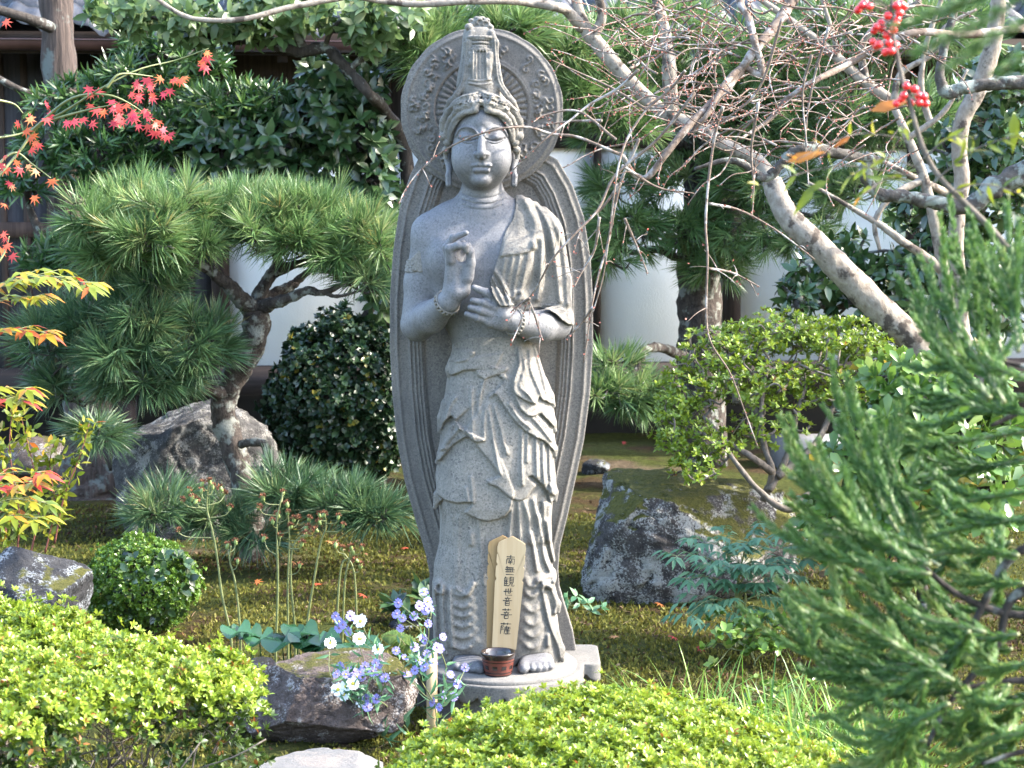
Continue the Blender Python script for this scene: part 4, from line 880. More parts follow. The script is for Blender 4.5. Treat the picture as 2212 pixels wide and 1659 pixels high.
def needles(mb, tips, dirs, k, L, w=.0016, spread=(.25, 1.15), shoot=.07, r=None):
    tips = np.asarray(tips); dirs = norm(np.asarray(dirs, float)); n_ = len(tips)
    t = np.repeat(tips, k, 0); d = np.repeat(dirs, k, 0); m = n_ * k
    if r is None: r = RNG.random(n_)
    rr = np.clip(np.repeat(np.broadcast_to(r, (n_,)), k) * .6 + .4 * RNG.random(m), 0, 1)
    u = RNG.random(m); a = spread[0] + (spread[1] - spread[0]) * u
    nd = norm(d * np.cos(a)[:, None] + perp(d) * np.sin(a)[:, None]); base = t - d * (shoot * u)[:, None]
    l = L * (.75 + .4 * RNG.random(m)); side = perp(nd) * w
    mid = base + nd * (l * .5)[:, None]; tip = base + nd * l[:, None]; tip[:, 2] -= .04 * l
    V = np.stack([base - side * .6, base + side * .6, mid + side, mid - side, tip], 1).reshape(-1, 3)
    T = (np.array([(0, 1, 2), (0, 2, 3), (3, 2, 4)])[None] + (np.arange(m) * 5)[:, None, None]).reshape(-1, 3)
    mb.add(V, T, np.repeat(rr, 5))
def twigs(mb, base, targets, r0, r1, sides=6, sag=.0, wob=.03, rough=.15, alpha=.35, r=.5):
    nodes = [np.array(b, float) for b in np.atleast_2d(base)]; db = [0.0] * len(nodes); b0 = nodes[0]
    T = sorted([np.array(t, float) for t in targets], key=lambda t: np.linalg.norm(t - b0)); Lm = max(np.linalg.norm(t - b0) for t in T) + 1e-6
    for t in T:
        A = np.array(nodes); d = np.linalg.norm(A - t, axis=1) + alpha * np.array(db); i = int(np.argmin(d)); a = A[i]
        dist = np.linalg.norm(t - a); c = (a + t) / 2 + np.array((0, 0, -sag * dist)) + RNG.normal(0, wob, 3) * dist * 3
        f0, f1 = db[i] / Lm, (db[i] + dist) / Lm; ra = r0 + (r1 - r0) * min(1, f0) ** .7; rb = r0 + (r1 - r0) * min(1, f1) ** .7
        cc = tube(mb, [a, c, t], [ra, rb], sides, max(4, int(dist / .03) + 2) if dist < .6 else 16, r, rough=rough)
        for q in np.linspace(.35, 1, 4): k = int(q * (len(cc) - 1)); nodes.append(cc[k]); db.append(db[i] + dist * q)
def ellpts(c, r, n_, lo=.6, zmin=-1.0):
    u = rdir(n_ * 3); u = u[u[:, 2] > zmin][:n_]; k = lo + (1 - lo) * RNG.random(len(u)) ** .7
    return np.asarray(c) + u * np.asarray(r) * k[:, None], u
def EP(px, py, Y, rx, ry, rY): k = 1 / ppm(Y); return P(px, py, Y), np.array((rx * k, rY, ry * k))

N.K = .61
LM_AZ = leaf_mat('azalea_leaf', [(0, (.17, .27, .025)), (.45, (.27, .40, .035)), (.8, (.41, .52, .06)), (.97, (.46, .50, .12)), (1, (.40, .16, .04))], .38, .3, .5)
LM_AZ_SHADE = leaf_mat('azalea_shaded_leaf', [(0, (.025, .055, .010)), (.6, (.06, .12, .018)), (.9, (.12, .18, .03)), (1, (.30, .12, .03))], .42, .25, .4)  # darker copy of the azalea leaf, painting in the shade of the hedge flanks
LM_PINE = leaf_mat('pine_needle', [(0, (.04, .10, .045)), (.4, (.075, .165, .07)), (.7, (.14, .245, .095)), (.88, (.26, .31, .14)), (.97, (.36, .30, .12)), (1, (.36, .19, .07))], .42, .2, .5)
LM_PINE_LIT = leaf_mat('pine_needle_lit', [(0, (.06, .14, .045)), (.4, (.12, .24, .07)), (.7, (.22, .35, .12)), (.88, (.34, .40, .17)), (.97, (.46, .40, .12)), (1, (.40, .22, .08))], .42, .25, .5)  # lighter needle copy: painted-in light on top pads and the shaded background pine
LM_HOLLY = leaf_mat('dark_glossy_leaf', [(0, (.012, .035, .012)), (.6, (.025, .065, .022)), (.93, (.05, .11, .035)), (.99, (.09, .15, .05)), (1, (.25, .22, .03))], .40, .12, .5)
LM_LAUREL = leaf_mat('laurel_leaf', [(0, (.02, .05, .018)), (.5, (.04, .095, .03)), (.85, (.075, .15, .05)), (1, (.14, .20, .09))], .30, .2, .6)
LM_PODO = leaf_mat('podocarpus_leaf', [(0, (.022, .065, .018)), (.5, (.045, .12, .03)), (.85, (.10, .22, .05)), (1, (.22, .33, .10))], .36, .2, .5)
LM_TOP = leaf_mat('pale_green_leaf', [(0, (.08, .15, .05)), (.5, (.14, .24, .08)), (.85, (.23, .33, .14)), (1, (.36, .42, .22))], .35, .4, .5)
LM_BOX = leaf_mat('fresh_round_leaf', [(0, (.08, .18, .02)), (.5, (.15, .29, .035)), (.85, (.24, .39, .06)), (1, (.36, .45, .10))], .34, .25, .5)
LM_PITT = leaf_mat('pittosporum_leaf', [(0, (.06, .14, .02)), (.5, (.12, .25, .04)), (.85, (.22, .36, .08)), (.97, (.34, .44, .12)), (1, (.45, .36, .05))], .28, .3, .6)
LM_CAM = leaf_mat('camellia_leaf', [(0, (.02, .05, .014)), (.5, (.045, .10, .03)), (.85, (.08, .16, .05)), (1, (.17, .25, .10))], .24, .15, .65)
LM_CRY = leaf_mat('cryptomeria_needle', [(0, (.05, .13, .03)), (.5, (.10, .23, .05)), (.85, (.22, .36, .09)), (1, (.42, .48, .17))], .45, .35, .4)
LM_NAN = leaf_mat('nandina_leaf', [(0, (.08, .22, .11)), (.6, (.14, .32, .17)), (1, (.22, .40, .20))], .45, .3, .4)
LM_NANY = leaf_mat('autumn_yellow_leaf', [(0, (.12, .20, .02)), (.35, (.28, .33, .03)), (.6, (.48, .42, .04)), (.8, (.60, .24, .03)), (1, (.60, .07, .05))], .42, .4, .4)
LM_MAPLE = leaf_mat('red_maple_leaf', [(0, (.62, .06, .09)), (.45, (.70, .10, .08)), (.75, (.78, .22, .06)), (1, (.85, .42, .18))], .5, .45, .35)
LM_GRASS = leaf_mat('grass_blade', [(0, (.08, .22, .03)), (.5, (.17, .36, .05)), (.85, (.30, .48, .09)), (1, (.50, .52, .2))], .4, .35, .5)
LM_FERN = leaf_mat('fern_frond', [(0, (.08, .17, .03)), (1, (.22, .32, .07))], .5, .35, .4)
LM_FARF = leaf_mat('leopard_plant_leaf', [(0, (.02, .08, .025)), (1, (.05, .15, .06))], .25, .15, .6)
BK_PINE = bark_mat('pine_bark', (.028, .022, .019), (.13, .105, .09), (.27, .28, .25), 60, (1, 1, .5), .016, .56)
BK_DARK = bark_mat('dark_bark', (.02, .017, .015), (.09, .075, .065), (.25, .27, .25), 60, (1, 1, .4), .006, .6)
BK_CEDAR = bark_mat('cedar_bark', (.035, .027, .023), (.14, .105, .09), (.17, .19, .175), 30, (1.6, 1.6, .07), .012, .6)
BK_PALE = bark_mat('pale_smooth_bark', (.24, .19, .15), (.46, .41, .34), (.10, .08, .065), 45, (1, 1, .7), .006, .585)
BK_LICH = bark_mat('lichen_bark', (.05, .045, .04), (.16, .14, .12), (.30, .33, .29), 50, (1, 1, 1), .006, .55)
BK_TWIG = bark_mat('cherry_twig_bark', (.11, .075, .06), (.32, .25, .20), (.45, .41, .38), 60, (1, 1, 1), .002, .56)
BK_GREY = bark_mat('grey_shrub_bark', (.10, .085, .07), (.28, .24, .20), None, 60, (1, 1, .5), .003)
n = N('green_stem'); f = n.noise(40, 3); n.bsdf(n.ramp(f, [(.3, (.13, .17, .05)), (.7, (.26, .28, .11))]), .5); M_STEM = n.m
n = N('red_bud'); n.bsdf((.30, .09, .06), .5); M_BUD = n.m

AZL = leaf(.19, ((.35, .85), (.7, 1.0)), .25, .2); BROAD = leaf(.21, ((.3, 1.0), (.65, .85)), .18, .22); NARROW = leaf(.075, ((.3, 1.0), (.7, .8)), .2, .12)
OBOV = leaf(.19, ((.4, .7), (.78, 1.1)), .18, .15); ROUND = leaf(.32, ((.25, .9), (.65, .95)), .2, .15); LANCE = leaf(.15, ((.3, 1.0), (.65, .7)), .22, .3); TINY = leaf(.30, ((.5, 1.0),), .2, .1)

# ------------------------------------------------------------------ clipped azalea hedges in front
def hedge(name, label, Yc, hw, depth, z0, zfun, seed, xl, xr, nT, nS, L, frontY, side_dir=1):
    t_ = thing(name, label, 'hedge', ((xl + xr) / 2, Yc, -.15), 'clipped azalea hedges in front of the statue')
    m_ = MB(); m2 = MB(); tw = MB()
    # top
    x = xl + (xr - xl) * RNG.random(nT); y = frontY + depth * RNG.random(nT); z = zfun(x, y); ok = np.isfinite(z); x, y, z = x[ok], y[ok], z[ok]
    ex = 1e-2; gx_ = (zfun(x + ex, y) - zfun(x - ex, y)) / (2 * ex); gy_ = (zfun(x, y + ex) - zfun(x, y - ex)) / (2 * ex)
    gx_ = np.nan_to_num(gx_); gy_ = np.nan_to_num(gy_); nn = norm(np.stack([-gx_, -gy_, np.ones(len(x))], -1))
    lump = .018 * np.sin(x * 17 + seed) * np.cos(y * 15 + 1) + .012 * np.sin(x * 41 + y * 33)
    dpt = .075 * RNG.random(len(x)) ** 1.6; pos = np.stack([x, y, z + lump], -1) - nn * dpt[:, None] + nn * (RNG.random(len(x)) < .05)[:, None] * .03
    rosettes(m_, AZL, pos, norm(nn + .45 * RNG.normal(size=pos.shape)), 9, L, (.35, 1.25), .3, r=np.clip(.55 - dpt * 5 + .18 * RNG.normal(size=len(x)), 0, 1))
    return t_, m_, m2, tw
# left hedge: its front edge runs back towards the right
def fyl(x): return np.where(x < -1.02, -2.13 + .25 * (x + 1.02), -2.13 + 1.0 * (x + 1.02))
def byl(x): return -1.08 - .43 * np.clip(x + 1.28, -.6, .72)
def zl(x, y):
    z = .445 - .085 * (x + 1.2) + .018 * np.sin(4 * x + 1) * np.cos(5 * y)
    e = np.minimum(np.minimum((y - fyl(x)) / .12, (byl(x) - y) / .12), (-.585 - x) / .10); z = z - .06 * (1 - np.clip(e, 0, 1)) ** 2
    return np.where(e > 0, z, np.nan)
tH, m_, m2, tw = hedge('azalea_hedge', 'clipped yellow green azalea hedge with dark twiggy flank at the lower left corner', -1.6, 1, 1.35, 0, zl, 1, -1.9, -.55, 21000, 0, .0172, -2.4)
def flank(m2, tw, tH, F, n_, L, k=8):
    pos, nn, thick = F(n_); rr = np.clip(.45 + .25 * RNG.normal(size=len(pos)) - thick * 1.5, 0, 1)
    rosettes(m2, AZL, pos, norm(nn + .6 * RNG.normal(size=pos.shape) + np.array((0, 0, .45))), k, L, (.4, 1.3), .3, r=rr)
def Fl(n_):
    h = int(n_ * .82)
    x = -1.9 + 1.33 * RNG.random(h); z = -.12 + .53 * RNG.random(h) ** .75; d = .24 * RNG.random(h) ** 1.4; y0 = fyl(x)
    a = np.stack([x - d * .5, y0 + d + .05 * np.sin(x * 9) + .16 * np.clip(.2 - z, 0, 1), z - .085 * (x + 1.2)], -1)
    g = n_ - h; y = -1.7 + .36 * RNG.random(g); z2 = -.12 + .5 * RNG.random(g); d2 = .15 * RNG.random(g)
    b = np.stack([-.58 - d2 - .15 * np.clip(.2 - z2, 0, 1), y, z2 - .06], -1)
    return np.vstack([a, b]), np.vstack([np.tile((.6, -.8, .1), (h, 1)), np.tile((1.0, 0, .2), (g, 1))]), np.concatenate([d, d2])
flank(m2, tw, tH, Fl, 1000, .022)
for i in range(34):
    bx = RNG.uniform(-1.8, -.72); byy = RNG.uniform(float(fyl(np.array(bx))) + .06, float(byl(np.array(bx))) - .05); b = np.array((bx, byy, -.16))
    tg = [b + np.array((RNG.normal(0, .12), RNG.normal(-.03, .1), RNG.uniform(.2, .5))) for _ in range(11)]; twigs(tw, b, tg, .007, .0016, 5, 0, .04)
m_.build('top_foliage', LM_AZ, tH); m2.build('flank_foliage', LM_AZ_SHADE, tH); tw.build('stems', BK_GREY, tH)
# right hedge: a low dome
def zr(x, y):
    cx_, cy_ = .27, -1.85; q = ((x - cx_) / (.60)) ** 2 + ((y - cy_) / .68) ** 2
    return np.where(q < 1, .075 + .235 * np.sqrt(np.clip(1 - q ** 1.5, 0, 1)) - .05 * (x - .27) + .012 * np.sin(x * 8), np.nan)
tH, m_, m2, tw = hedge('azalea_hedge', 'low domed yellow green azalea hedge in front of the statue plinth', -1.85, 1, 1.4, 0, zr, 2, -.36, .9, 16500, 0, .0172, -2.55)
def Fr(n_):
    th = RNG.uniform(0, 2 * np.pi, n_); z = -.13 + .33 * RNG.random(n_); d = .15 * RNG.random(n_) ** 1.5; s_ = 1 - d - .14 * np.clip(.1 - z, 0, 1) - .12 * np.clip(z - .05, 0, 1)
    return np.stack([.27 + .60 * s_ * np.cos(th), -1.85 + .68 * s_ * np.sin(th), z], -1), np.stack([np.cos(th), np.sin(th), .3 + 0 * th], -1), d
flank(m2, tw, tH, Fr, 1300, .019)
for i in range(26):
    a_ = RNG.uniform(0, 2 * np.pi); q = RNG.uniform(.2, .75); b = np.array((.27 + .6 * q * math.cos(a_), -1.85 + .68 * q * math.sin(a_), -.16))
    twigs(tw, b, [b + np.array((RNG.normal(0, .1), RNG.normal(0, .1), RNG.uniform(.15, .4))) for _ in range(9)], .006, .0015, 5, 0, .04)
m_.build('top_foliage', LM_AZ, tH); m2.build('flank_foliage', LM_AZ_SHADE, tH); tw.build('stems', BK_GREY, tH)

# ------------------------------------------------------------------ pines
def pad(c, r, n_, up=.7, zmin=-.5, out=1.0, lo=.55):
    p, u = ellpts(c, r, n_, lo, zmin)
    return p, norm(u * np.array((out, out, .6)) + np.array((0, 0, up)) * (.35 + .65 * (u[:, 2:3] + 1) / 2) + .25 * RNG.normal(size=u.shape))
pt = thing('pine_tree', 'trained pine with twisting lichened trunk and flat needle pads in front of the boulder', 'pine tree', P(540, 1213, 2.25))
k = 1 / ppm(2.25); TR = [(546, 1230, 2.25), (541, 1120, 2.26), (522, 1035, 2.3), (500, 955, 2.32), (481, 885, 2.34), (500, 825, 2.33), (533, 768, 2.3), (553, 710, 2.28), (551, 668, 2.27)]
m_ = MB(); tube(m_, PL(TR), np.array([30, 28, 27, 27, 28, 27, 29, 30, 30]) * k, 14, 60, rough=.16)
tube(m_, PL([(520, 960, 2.25), (548, 955, 2.18), (573, 960, 2.15), (577, 985, 2.15), (571, 1010, 2.15), (549, 1040, 2.18)]), np.array([10, 9, 10, 11, 10, 8]) * k, 9, 26, rough=.2); m_.build('trunk', BK_PINE, pt)
BR = [([(551, 672, 2.27), (520, 646, 2.2), (497, 620, 2.14), (470, 597, 2.1), (430, 570, 2.05), (340, 535, 2.0), (250, 525, 2.0)], (20, 19, 16, 14, 10, 7, 3)), ([(553, 668, 2.27), (562, 634, 2.3), (586, 593, 2.32), (600, 560, 2.3), (570, 520, 2.3), (520, 490, 2.3)], (18, 16, 13, 11, 8, 3)),
      ([(560, 664, 2.27), (590, 655, 2.2), (622, 645, 2.15), (664, 628, 2.12), (700, 632, 2.1), (770, 600, 2.1)], (17, 14, 12, 10, 7, 3)), ([(558, 664, 2.3), (590, 636, 2.36), (630, 617, 2.4), (650, 600, 2.42), (700, 560, 2.4)], (15, 13, 11, 9, 4)),
      ([(594, 590, 2.32), (645, 570, 2.3), (742, 566, 2.25), (790, 545, 2.2), (825, 520, 2.2)], (12, 10, 9, 6, 3)), ([(490, 850, 2.33), (465, 846, 2.25), (430, 838, 2.2), (380, 800, 2.15), (300, 770, 2.1), (180, 740, 2.1), (80, 720, 2.1)], (15, 13, 11, 9, 7, 5, 3)),
      ([(430, 838, 2.2), (380, 850, 2.1), (330, 845, 2.0)], (8, 6, 3)), ([(540, 1065, 2.2), (600, 1068, 2.05), (660, 1062, 1.95), (740, 1075, 1.9), (820, 1100, 1.85)], (9, 9, 7, 5, 3)), ([(530, 1070, 2.2), (470, 1085, 2.05), (400, 1095, 1.95), (345, 1100, 1.9)], (8, 7, 5, 3)), ([(430, 570, 2.05), (400, 575, 2.0), (370, 600, 1.95)], (5, 4, 2)), ([(700, 632, 2.1), (730, 640, 2.05), (790, 625, 2.0)], (5, 4, 2))]
for pts, r in BR: m_ = MB(); tube(m_, PL(pts), np.array(r) * k, 9, 40, rough=.2); m_.build('branch', BK_PINE, pt)
PADS = [(205, 478, 1.95, 72, 44, .18, 46, .6, 'f'), (285, 436, 2.15, 78, 40, .2, 44, .9, 'f'), (375, 452, 2.0, 78, 48, .2, 50, .8, 'f'), (320, 510, 1.85, 92, 46, .18, 54, .4, 'f'), (235, 545, 1.95, 66, 34, .15, 24, .1, 'f'), (455, 470, 2.2, 72, 52, .2, 44, .8, 'f'), (530, 436, 2.35, 78, 40, .2, 40, .9, 'f'), (615, 450, 2.2, 80, 46, .2, 50, .9, 'f'), (560, 505, 2.1, 78, 46, .2, 44, .5, 'f'), (695, 462, 2.3, 74, 46, .2, 46, .8, 'f'), (650, 520, 2.1, 84, 44, .18, 46, .4, 'f'), (765, 500, 2.2, 72, 50, .2, 46, .6, 'f'), (735, 550, 2.1, 60, 32, .15, 20, .1, 'f'), (820, 540, 2.1, 46, 44, .15, 20, .3, 'f'), (440, 530, 2.0, 62, 36, .15, 22, .1, 'f'), (790, 600, 2.1, 65, 45, .15, 30, .3, 'd'),
        (290, 560, 1.95, 110, 40, .15, 36, -.2, 'f'), (340, 610, 2.0, 60, 40, .12, 18, .5, 'd'), (200, 690, 2.1, 110, 56, .22, 62, .6, 'd'), (310, 690, 2.0, 100, 60, .22, 66, .6, 'd'), (260, 760, 1.9, 110, 56, .2, 54, .2, 'd'), (420, 745, 2.05, 110, 85, .22, 80, .4, 'd'), (130, 740, 2.1, 115, 70, .22, 70, .5, 'd'), (310, 820, 2.0, 150, 55, .2, 60, -.1, 'd'), (170, 830, 2.2, 110, 50, .2, 40, .1, 'd'), (210, 930, 2.6, 70, 30, .15, 24, -.2, 'd'),
        (345, 1095, 1.9, 75, 65, .18, 40, .5, 'd'), (470, 1110, 1.95, 80, 45, .15, 34, .4, 'd'), (620, 1060, 1.95, 75, 50, .16, 40, .7, 'd'), (720, 1085, 1.9, 90, 50, .16, 50, .5, 'd'), (815, 1110, 1.85, 65, 38, .12, 34, .3, 'd'), (545, 1150, 1.9, 60, 40, .12, 20, .2, 'd')]
for (px, py, Y, rx, ry, rY, n_, up, kind) in PADS:
    c, r = EP(px, py, Y, rx, ry, rY); p, d = pad(c, r * np.array((.9, 1, .75)), n_, up, -.75 if up > 0 else -.95)
    m_ = MB(); far = RNG.random(len(p)) < .16; p = p + d * (far * .05)[:, None]; needles(m_, p, d, 38, .128, .0022, (.10, 1.05), .05, RNG.random(len(p)) ** 1.2); m_.build('needle_pad', LM_PINE_LIT if kind == 'f' else LM_PINE, pt)
    m_ = MB(); nb = min(len(p), 60); tg = p[RNG.permutation(len(p))[:nb]]; twigs(m_, c + np.array((0, 0, -r[2] * .75)), list(tg - d[:nb] * 0), .006, .0022, 5, .1, .05); m_.build('twigs', BK_PINE, pt)

# background pine on the right with a thick dark trunk; its crown spreads behind the statue
pt = thing('pine_tree', 'tall background pine with thick dark trunk before the white wall right of the statue', 'pine tree', P(1512, 905, 4.6))
k = 1 / ppm(4.6); m_ = MB(); tube(m_, PL([(1518, 1005, 4.6), (1514, 800, 4.6), (1511, 640, 4.6), (1508, 540, 4.62), (1522, 400, 4.65), (1490, 250, 4.7), (1530, 80, 4.75), (1510, -120, 4.8)]), np.array([56, 50, 47, 46, 44, 40, 34, 28]) * k, 16, 70, rough=.12)
m_.build('trunk', BK_PINE, pt)
for pts, r in (([(1500, 560, 4.6), (1460, 555, 4.5), (1420, 540, 4.4), (1360, 545, 4.3), (1300, 525, 4.2)], (16, 14, 10, 8, 4)), ([(1515, 470, 4.6), (1600, 440, 4.4), (1700, 460, 4.2), (1800, 470, 4.1)], (16, 13, 10, 5)), ([(1505, 330, 4.65), (1400, 280, 4.3), (1300, 240, 4.0), (1200, 220, 3.8)], (18, 14, 10, 5)), ([(1510, 150, 4.7), (1380, 110, 4.2), (1200, 90, 3.7), (1000, 110, 3.4), (890, 130, 3.3)], (16, 14, 12, 8, 4)),
               ([(1500, 300, 4.7), (1650, 240, 4.4), (1850, 220, 4.2), (2050, 250, 4.0)], (16, 13, 10, 5)), ([(1520, 100, 4.7), (1700, 60, 4.4), (1950, 80, 4.2), (2150, 60, 4.2)], (16, 13, 10, 5)), ([(1490, 775, 4.4), (1430, 752, 3.9), (1392, 758, 3.7), (1375, 800, 3.6), (1330, 840, 3.5)], (15, 14, 13, 10, 5))):
    m_ = MB(); tube(m_, PL(pts), np.array(r) * .7 * k, 9, 36, rough=.2); m_.build('branch', BK_PINE, pt)
PB = [(915, 110, 3.3, 75, 75, .3, 60, .6), (960, 60, 3.4, 70, 40, .25, 36, .6), (1110, 70, 3.5, 90, 70, .3, 60, .5), (1230, 110, 3.7, 90, 60, .3, 60, .5), (1240, 200, 3.8, 70, 70, .25, 44, .4), (1340, 90, 4.0, 110, 60, .3, 70, .5), (1450, 60, 4.3, 120, 70, .3, 60, .5), (1330, 250, 4.0, 130, 70, .35, 70, .4), (1480, 200, 4.4, 140, 80, .35, 80, .4),
      (1640, 130, 4.3, 140, 80, .35, 90, .4), (1800, 70, 4.3, 160, 70, .35, 90, .4), (2000, 60, 4.2, 170, 80, .35, 90, .4), (1640, 280, 4.4, 130, 80, .35, 80, .4), (1800, 250, 4.2, 160, 90, .35, 100, .4), (1980, 260, 4.1, 130, 80, .35, 70, .4), (1500, 370, 4.5, 150, 80, .35, 90, .2), (1340, 400, 4.4, 90, 60, .3, 40, .2), (1680, 400, 4.3, 150, 80, .35, 90, .2), (1850, 420, 4.1, 130, 70, .35, 60, .1),
      (1360, 500, 4.3, 100, 70, .3, 64, -.1), (1480, 500, 4.4, 110, 70, .3, 60, -.2), (1600, 510, 4.3, 100, 60, .3, 46, -.2), (1730, 520, 4.1, 120, 55, .3, 44, -.1), (1540, 585, 4.35, 90, 35, .2, 24, -.7), (1310, 560, 4.2, 60, 50, .2, 20, -.4), (1310, 850, 3.5, 65, 50, .22, 36, .2), (1380, 850, 3.6, 70, 55, .22, 40, .0), (1420, 880, 3.7, 50, 40, .18, 18, -.2), (1330, 780, 3.6, 60, 25, .15, 14, .8)]
for (px, py, Y, rx, ry, rY, n_, up) in PB:
    c, r = EP(px, py, Y, rx, ry, rY); p, d = pad(c, r, int(n_ * (.66 if py > 340 else .9)), up, -.85, 1.0, .3); m_ = MB()
    needles(m_, p, d, 40, .13, .003, (.10, 1.1), .06, RNG.random(len(p)) * .9); m_.build('needle_pad', LM_PINE_LIT, pt)
    m_ = MB(); nb = min(len(p), 24); twigs(m_, c, list(p[:nb]), .008, .003, 5, .1, .05); m_.build('twigs', BK_PINE, pt)

# ------------------------------------------------------------------ cedar trunk, podocarpus, laurel, top tree on the left
t_ = thing('cedar_tree', 'tall straight cedar trunk with stringy bark and flared root at the left edge', 'tree', P(205, 1062, 4.1))
k = 1 / ppm(4.1); m_ = MB(); tube(m_, PL([(212, 1085, 4.1), (205, 1030, 4.1), (198, 960, 4.1), (188, 860, 4.1), (172, 700, 4.12), (150, 500, 4.14), (136, 300, 4.16), (124, 60, 4.2), (112, -160, 4.25)]), np.array([112, 86, 62, 48, 42, 39, 37, 35, 33]) * k, 22, 90, rough=.10)
for a in ((110, 1075), (150, 1090), (265, 1085), (320, 1070)): tube(m_, PL([(205, 985, 4.0), ((205 + a[0]) / 2, 1035, 3.95), (a[0], a[1], 3.9)]), np.array([30, 22, 6]) * k, 9, 14, rough=.15)
m_.build('trunk', BK_CEDAR, t_)
m_ = MB(); tube(m_, PL([(135, 70, 4.2), (60, 40, 4.0), (-60, 5, 3.9)]), np.array([14, 11, 9]) * k, 8, 16, rough=.1); tube(m_, PL([(140, 205, 4.15), (60, 200, 4.0), (-40, 150, 3.9)]), np.array([9, 8, 6]) * k, 8, 16, rough=.1); m_.build('branch', BK_DARK, t_)

def cloud(name, label, cat, base, clusters, mat, tpl, L, nl, up, spread, bark, r0, wsc=1.0, jit=.35, dens=1.0, tw=True, lo=.5, grp=None, stem_to=None):
    t_ = thing(name, label, cat, base, grp); allp = []
    for (px, py, Y, rx, ry, rY, n_) in clusters:
        c, r = EP(px, py, Y, rx, ry, rY); p, u = ellpts(c, r, int(n_ * dens), lo); m_ = MB()
        rosettes(m_, tpl, p, norm(u * np.array((1, 1, .7)) + np.array((0, -.25, up)) + .3 * RNG.normal(size=u.shape)), nl, L, spread, jit, wsc, r=RNG.random(len(p)) * .8 + .1); m_.build('foliage', mat, t_); allp.append((c, p))
    if tw:
        m_ = MB(); twigs(m_, np.array(base), [c for c, _ in allp], r0, r0 * .35, 8, .0, .05); m_.build('trunk', bark, t_)
        m_ = MB()
        for c, p in allp: twigs(m_, c, list(p[:40]), r0 * .3, .0022, 5, .0, .05)
        m_.build('twigs', bark, t_)
    return t_
cloud('podocarpus_tree', 'narrow leaved podocarpus with bright tips in layered pads before the grey board wall', 'tree', P(250, 1010, 3.7),
      [(180, 215, 3.6, 120, 40, .25, 80), (290, 180, 3.6, 110, 45, .25, 90), (400, 130, 3.6, 80, 45, .2, 60), (330, 100, 3.7, 70, 30, .2, 36), (480, 228, 3.5, 105, 48, .25, 100), (575, 235, 3.5, 65, 45, .2, 50), (110, 320, 3.6, 70, 45, .2, 60), (220, 330, 3.5, 110, 50, .25, 90), (330, 300, 3.5, 90, 60, .22, 80), (250, 390, 3.6, 110, 40, .2, 50), (110, 560, 3.7, 70, 35, .2, 44), (200, 590, 3.7, 60, 30, .2, 26), (440, 320, 3.6, 70, 60, .2, 40), (60, 400, 3.7, 60, 30, .2, 24)],
      LM_PODO, NARROW, .088, 11, .55, (.25, 1.2), BK_DARK, .035)
cloud('laurel_shrub', 'dark broad leaved evergreen shrub between the podocarpus and the halo', 'shrub', P(670, 1000, 3.9),
      [(480, 320, 3.4, 110, 70, .25, 70), (590, 310, 3.4, 110, 72, .25, 74), (690, 250, 3.4, 100, 70, .25, 70), (700, 170, 3.4, 60, 45, .2, 40), (780, 190, 3.4, 50, 50, .2, 36), (770, 290, 3.4, 80, 70, .25, 70), (650, 370, 3.5, 150, 50, .25, 80), (810, 390, 3.5, 60, 90, .22, 60), (500, 390, 3.5, 100, 40, .22, 46), (830, 520, 3.6, 40, 60, .18, 20), (810, 650, 3.7, 40, 40, .15, 10)],
      LM_LAUREL, BROAD, .085, 6, .3, (.5, 1.4), BK_DARK, .04)
k = 1 / ppm(3.1)
t_ = cloud('broadleaf_tree', 'pale green leafy tree whose grey limb bends across the eaves above the laurel', 'tree', P(905, 1030, 3.2),
      [(270, 20, 3.0, 80, 40, .22, 40), (360, 45, 3.0, 100, 45, .25, 60), (480, 30, 3.0, 110, 45, .25, 60), (570, 60, 3.1, 70, 35, .2, 30), (620, 20, 3.0, 110, 40, .25, 60), (740, 30, 3.0, 110, 45, .25, 60), (850, 35, 3.0, 90, 45, .25, 56), (810, 80, 3.1, 50, 40, .2, 24), (470, 75, 3.1, 60, 30, .2, 20)],
      LM_TOP, BROAD, .075, 6, .2, (.6, 1.5), BK_DARK, .02, tw=False)
m_ = MB(); tube(m_, PL([(910, 1040, 3.2), (905, 800, 3.2), (900, 560, 3.6), (875, 330, 3.65), (832, 240, 3.4), (800, 205, 3.1), (765, 165, 3.1), (735, 132, 3.1), (702, 104, 3.1), (655, 110, 3.1), (610, 100, 3.1), (560, 88, 3.1), (500, 84, 3.1), (450, 72, 3.1), (420, 40, 3.1), (380, 10, 3.05)]), np.array([26, 24, 22, 16, 13, 12, 12, 12, 12, 15, 13, 12, 12, 10, 7, 4]) * k, 10, 110, rough=.2); m_.build('trunk', BK_DARK, t_)
for pts, r in (([(655, 108, 3.1), (640, 60, 3.05), (660, 20, 3.0), (690, -30, 3.0)], (11, 9, 7, 5)), ([(757, 150, 3.1), (790, 120, 3.1), (830, 110, 3.1), (860, 60, 3.0)], (8, 7, 6, 4)), ([(480, 82, 3.1), (430, 45, 3.0), (340, 40, 3.0), (270, 20, 3.0)], (7, 5, 4, 2)), ([(700, 104, 3.1), (720, 60, 3.0), (760, 20, 3.0)], (6, 5, 3)), ([(560, 88, 3.1), (550, 50, 3.0), (580, 10, 3.0)], (5, 4, 2))):
    m_ = MB(); tube(m_, PL(pts), np.array(r) * k, 7, 20, rough=.2); m_.build('branch', BK_LICH, t_)

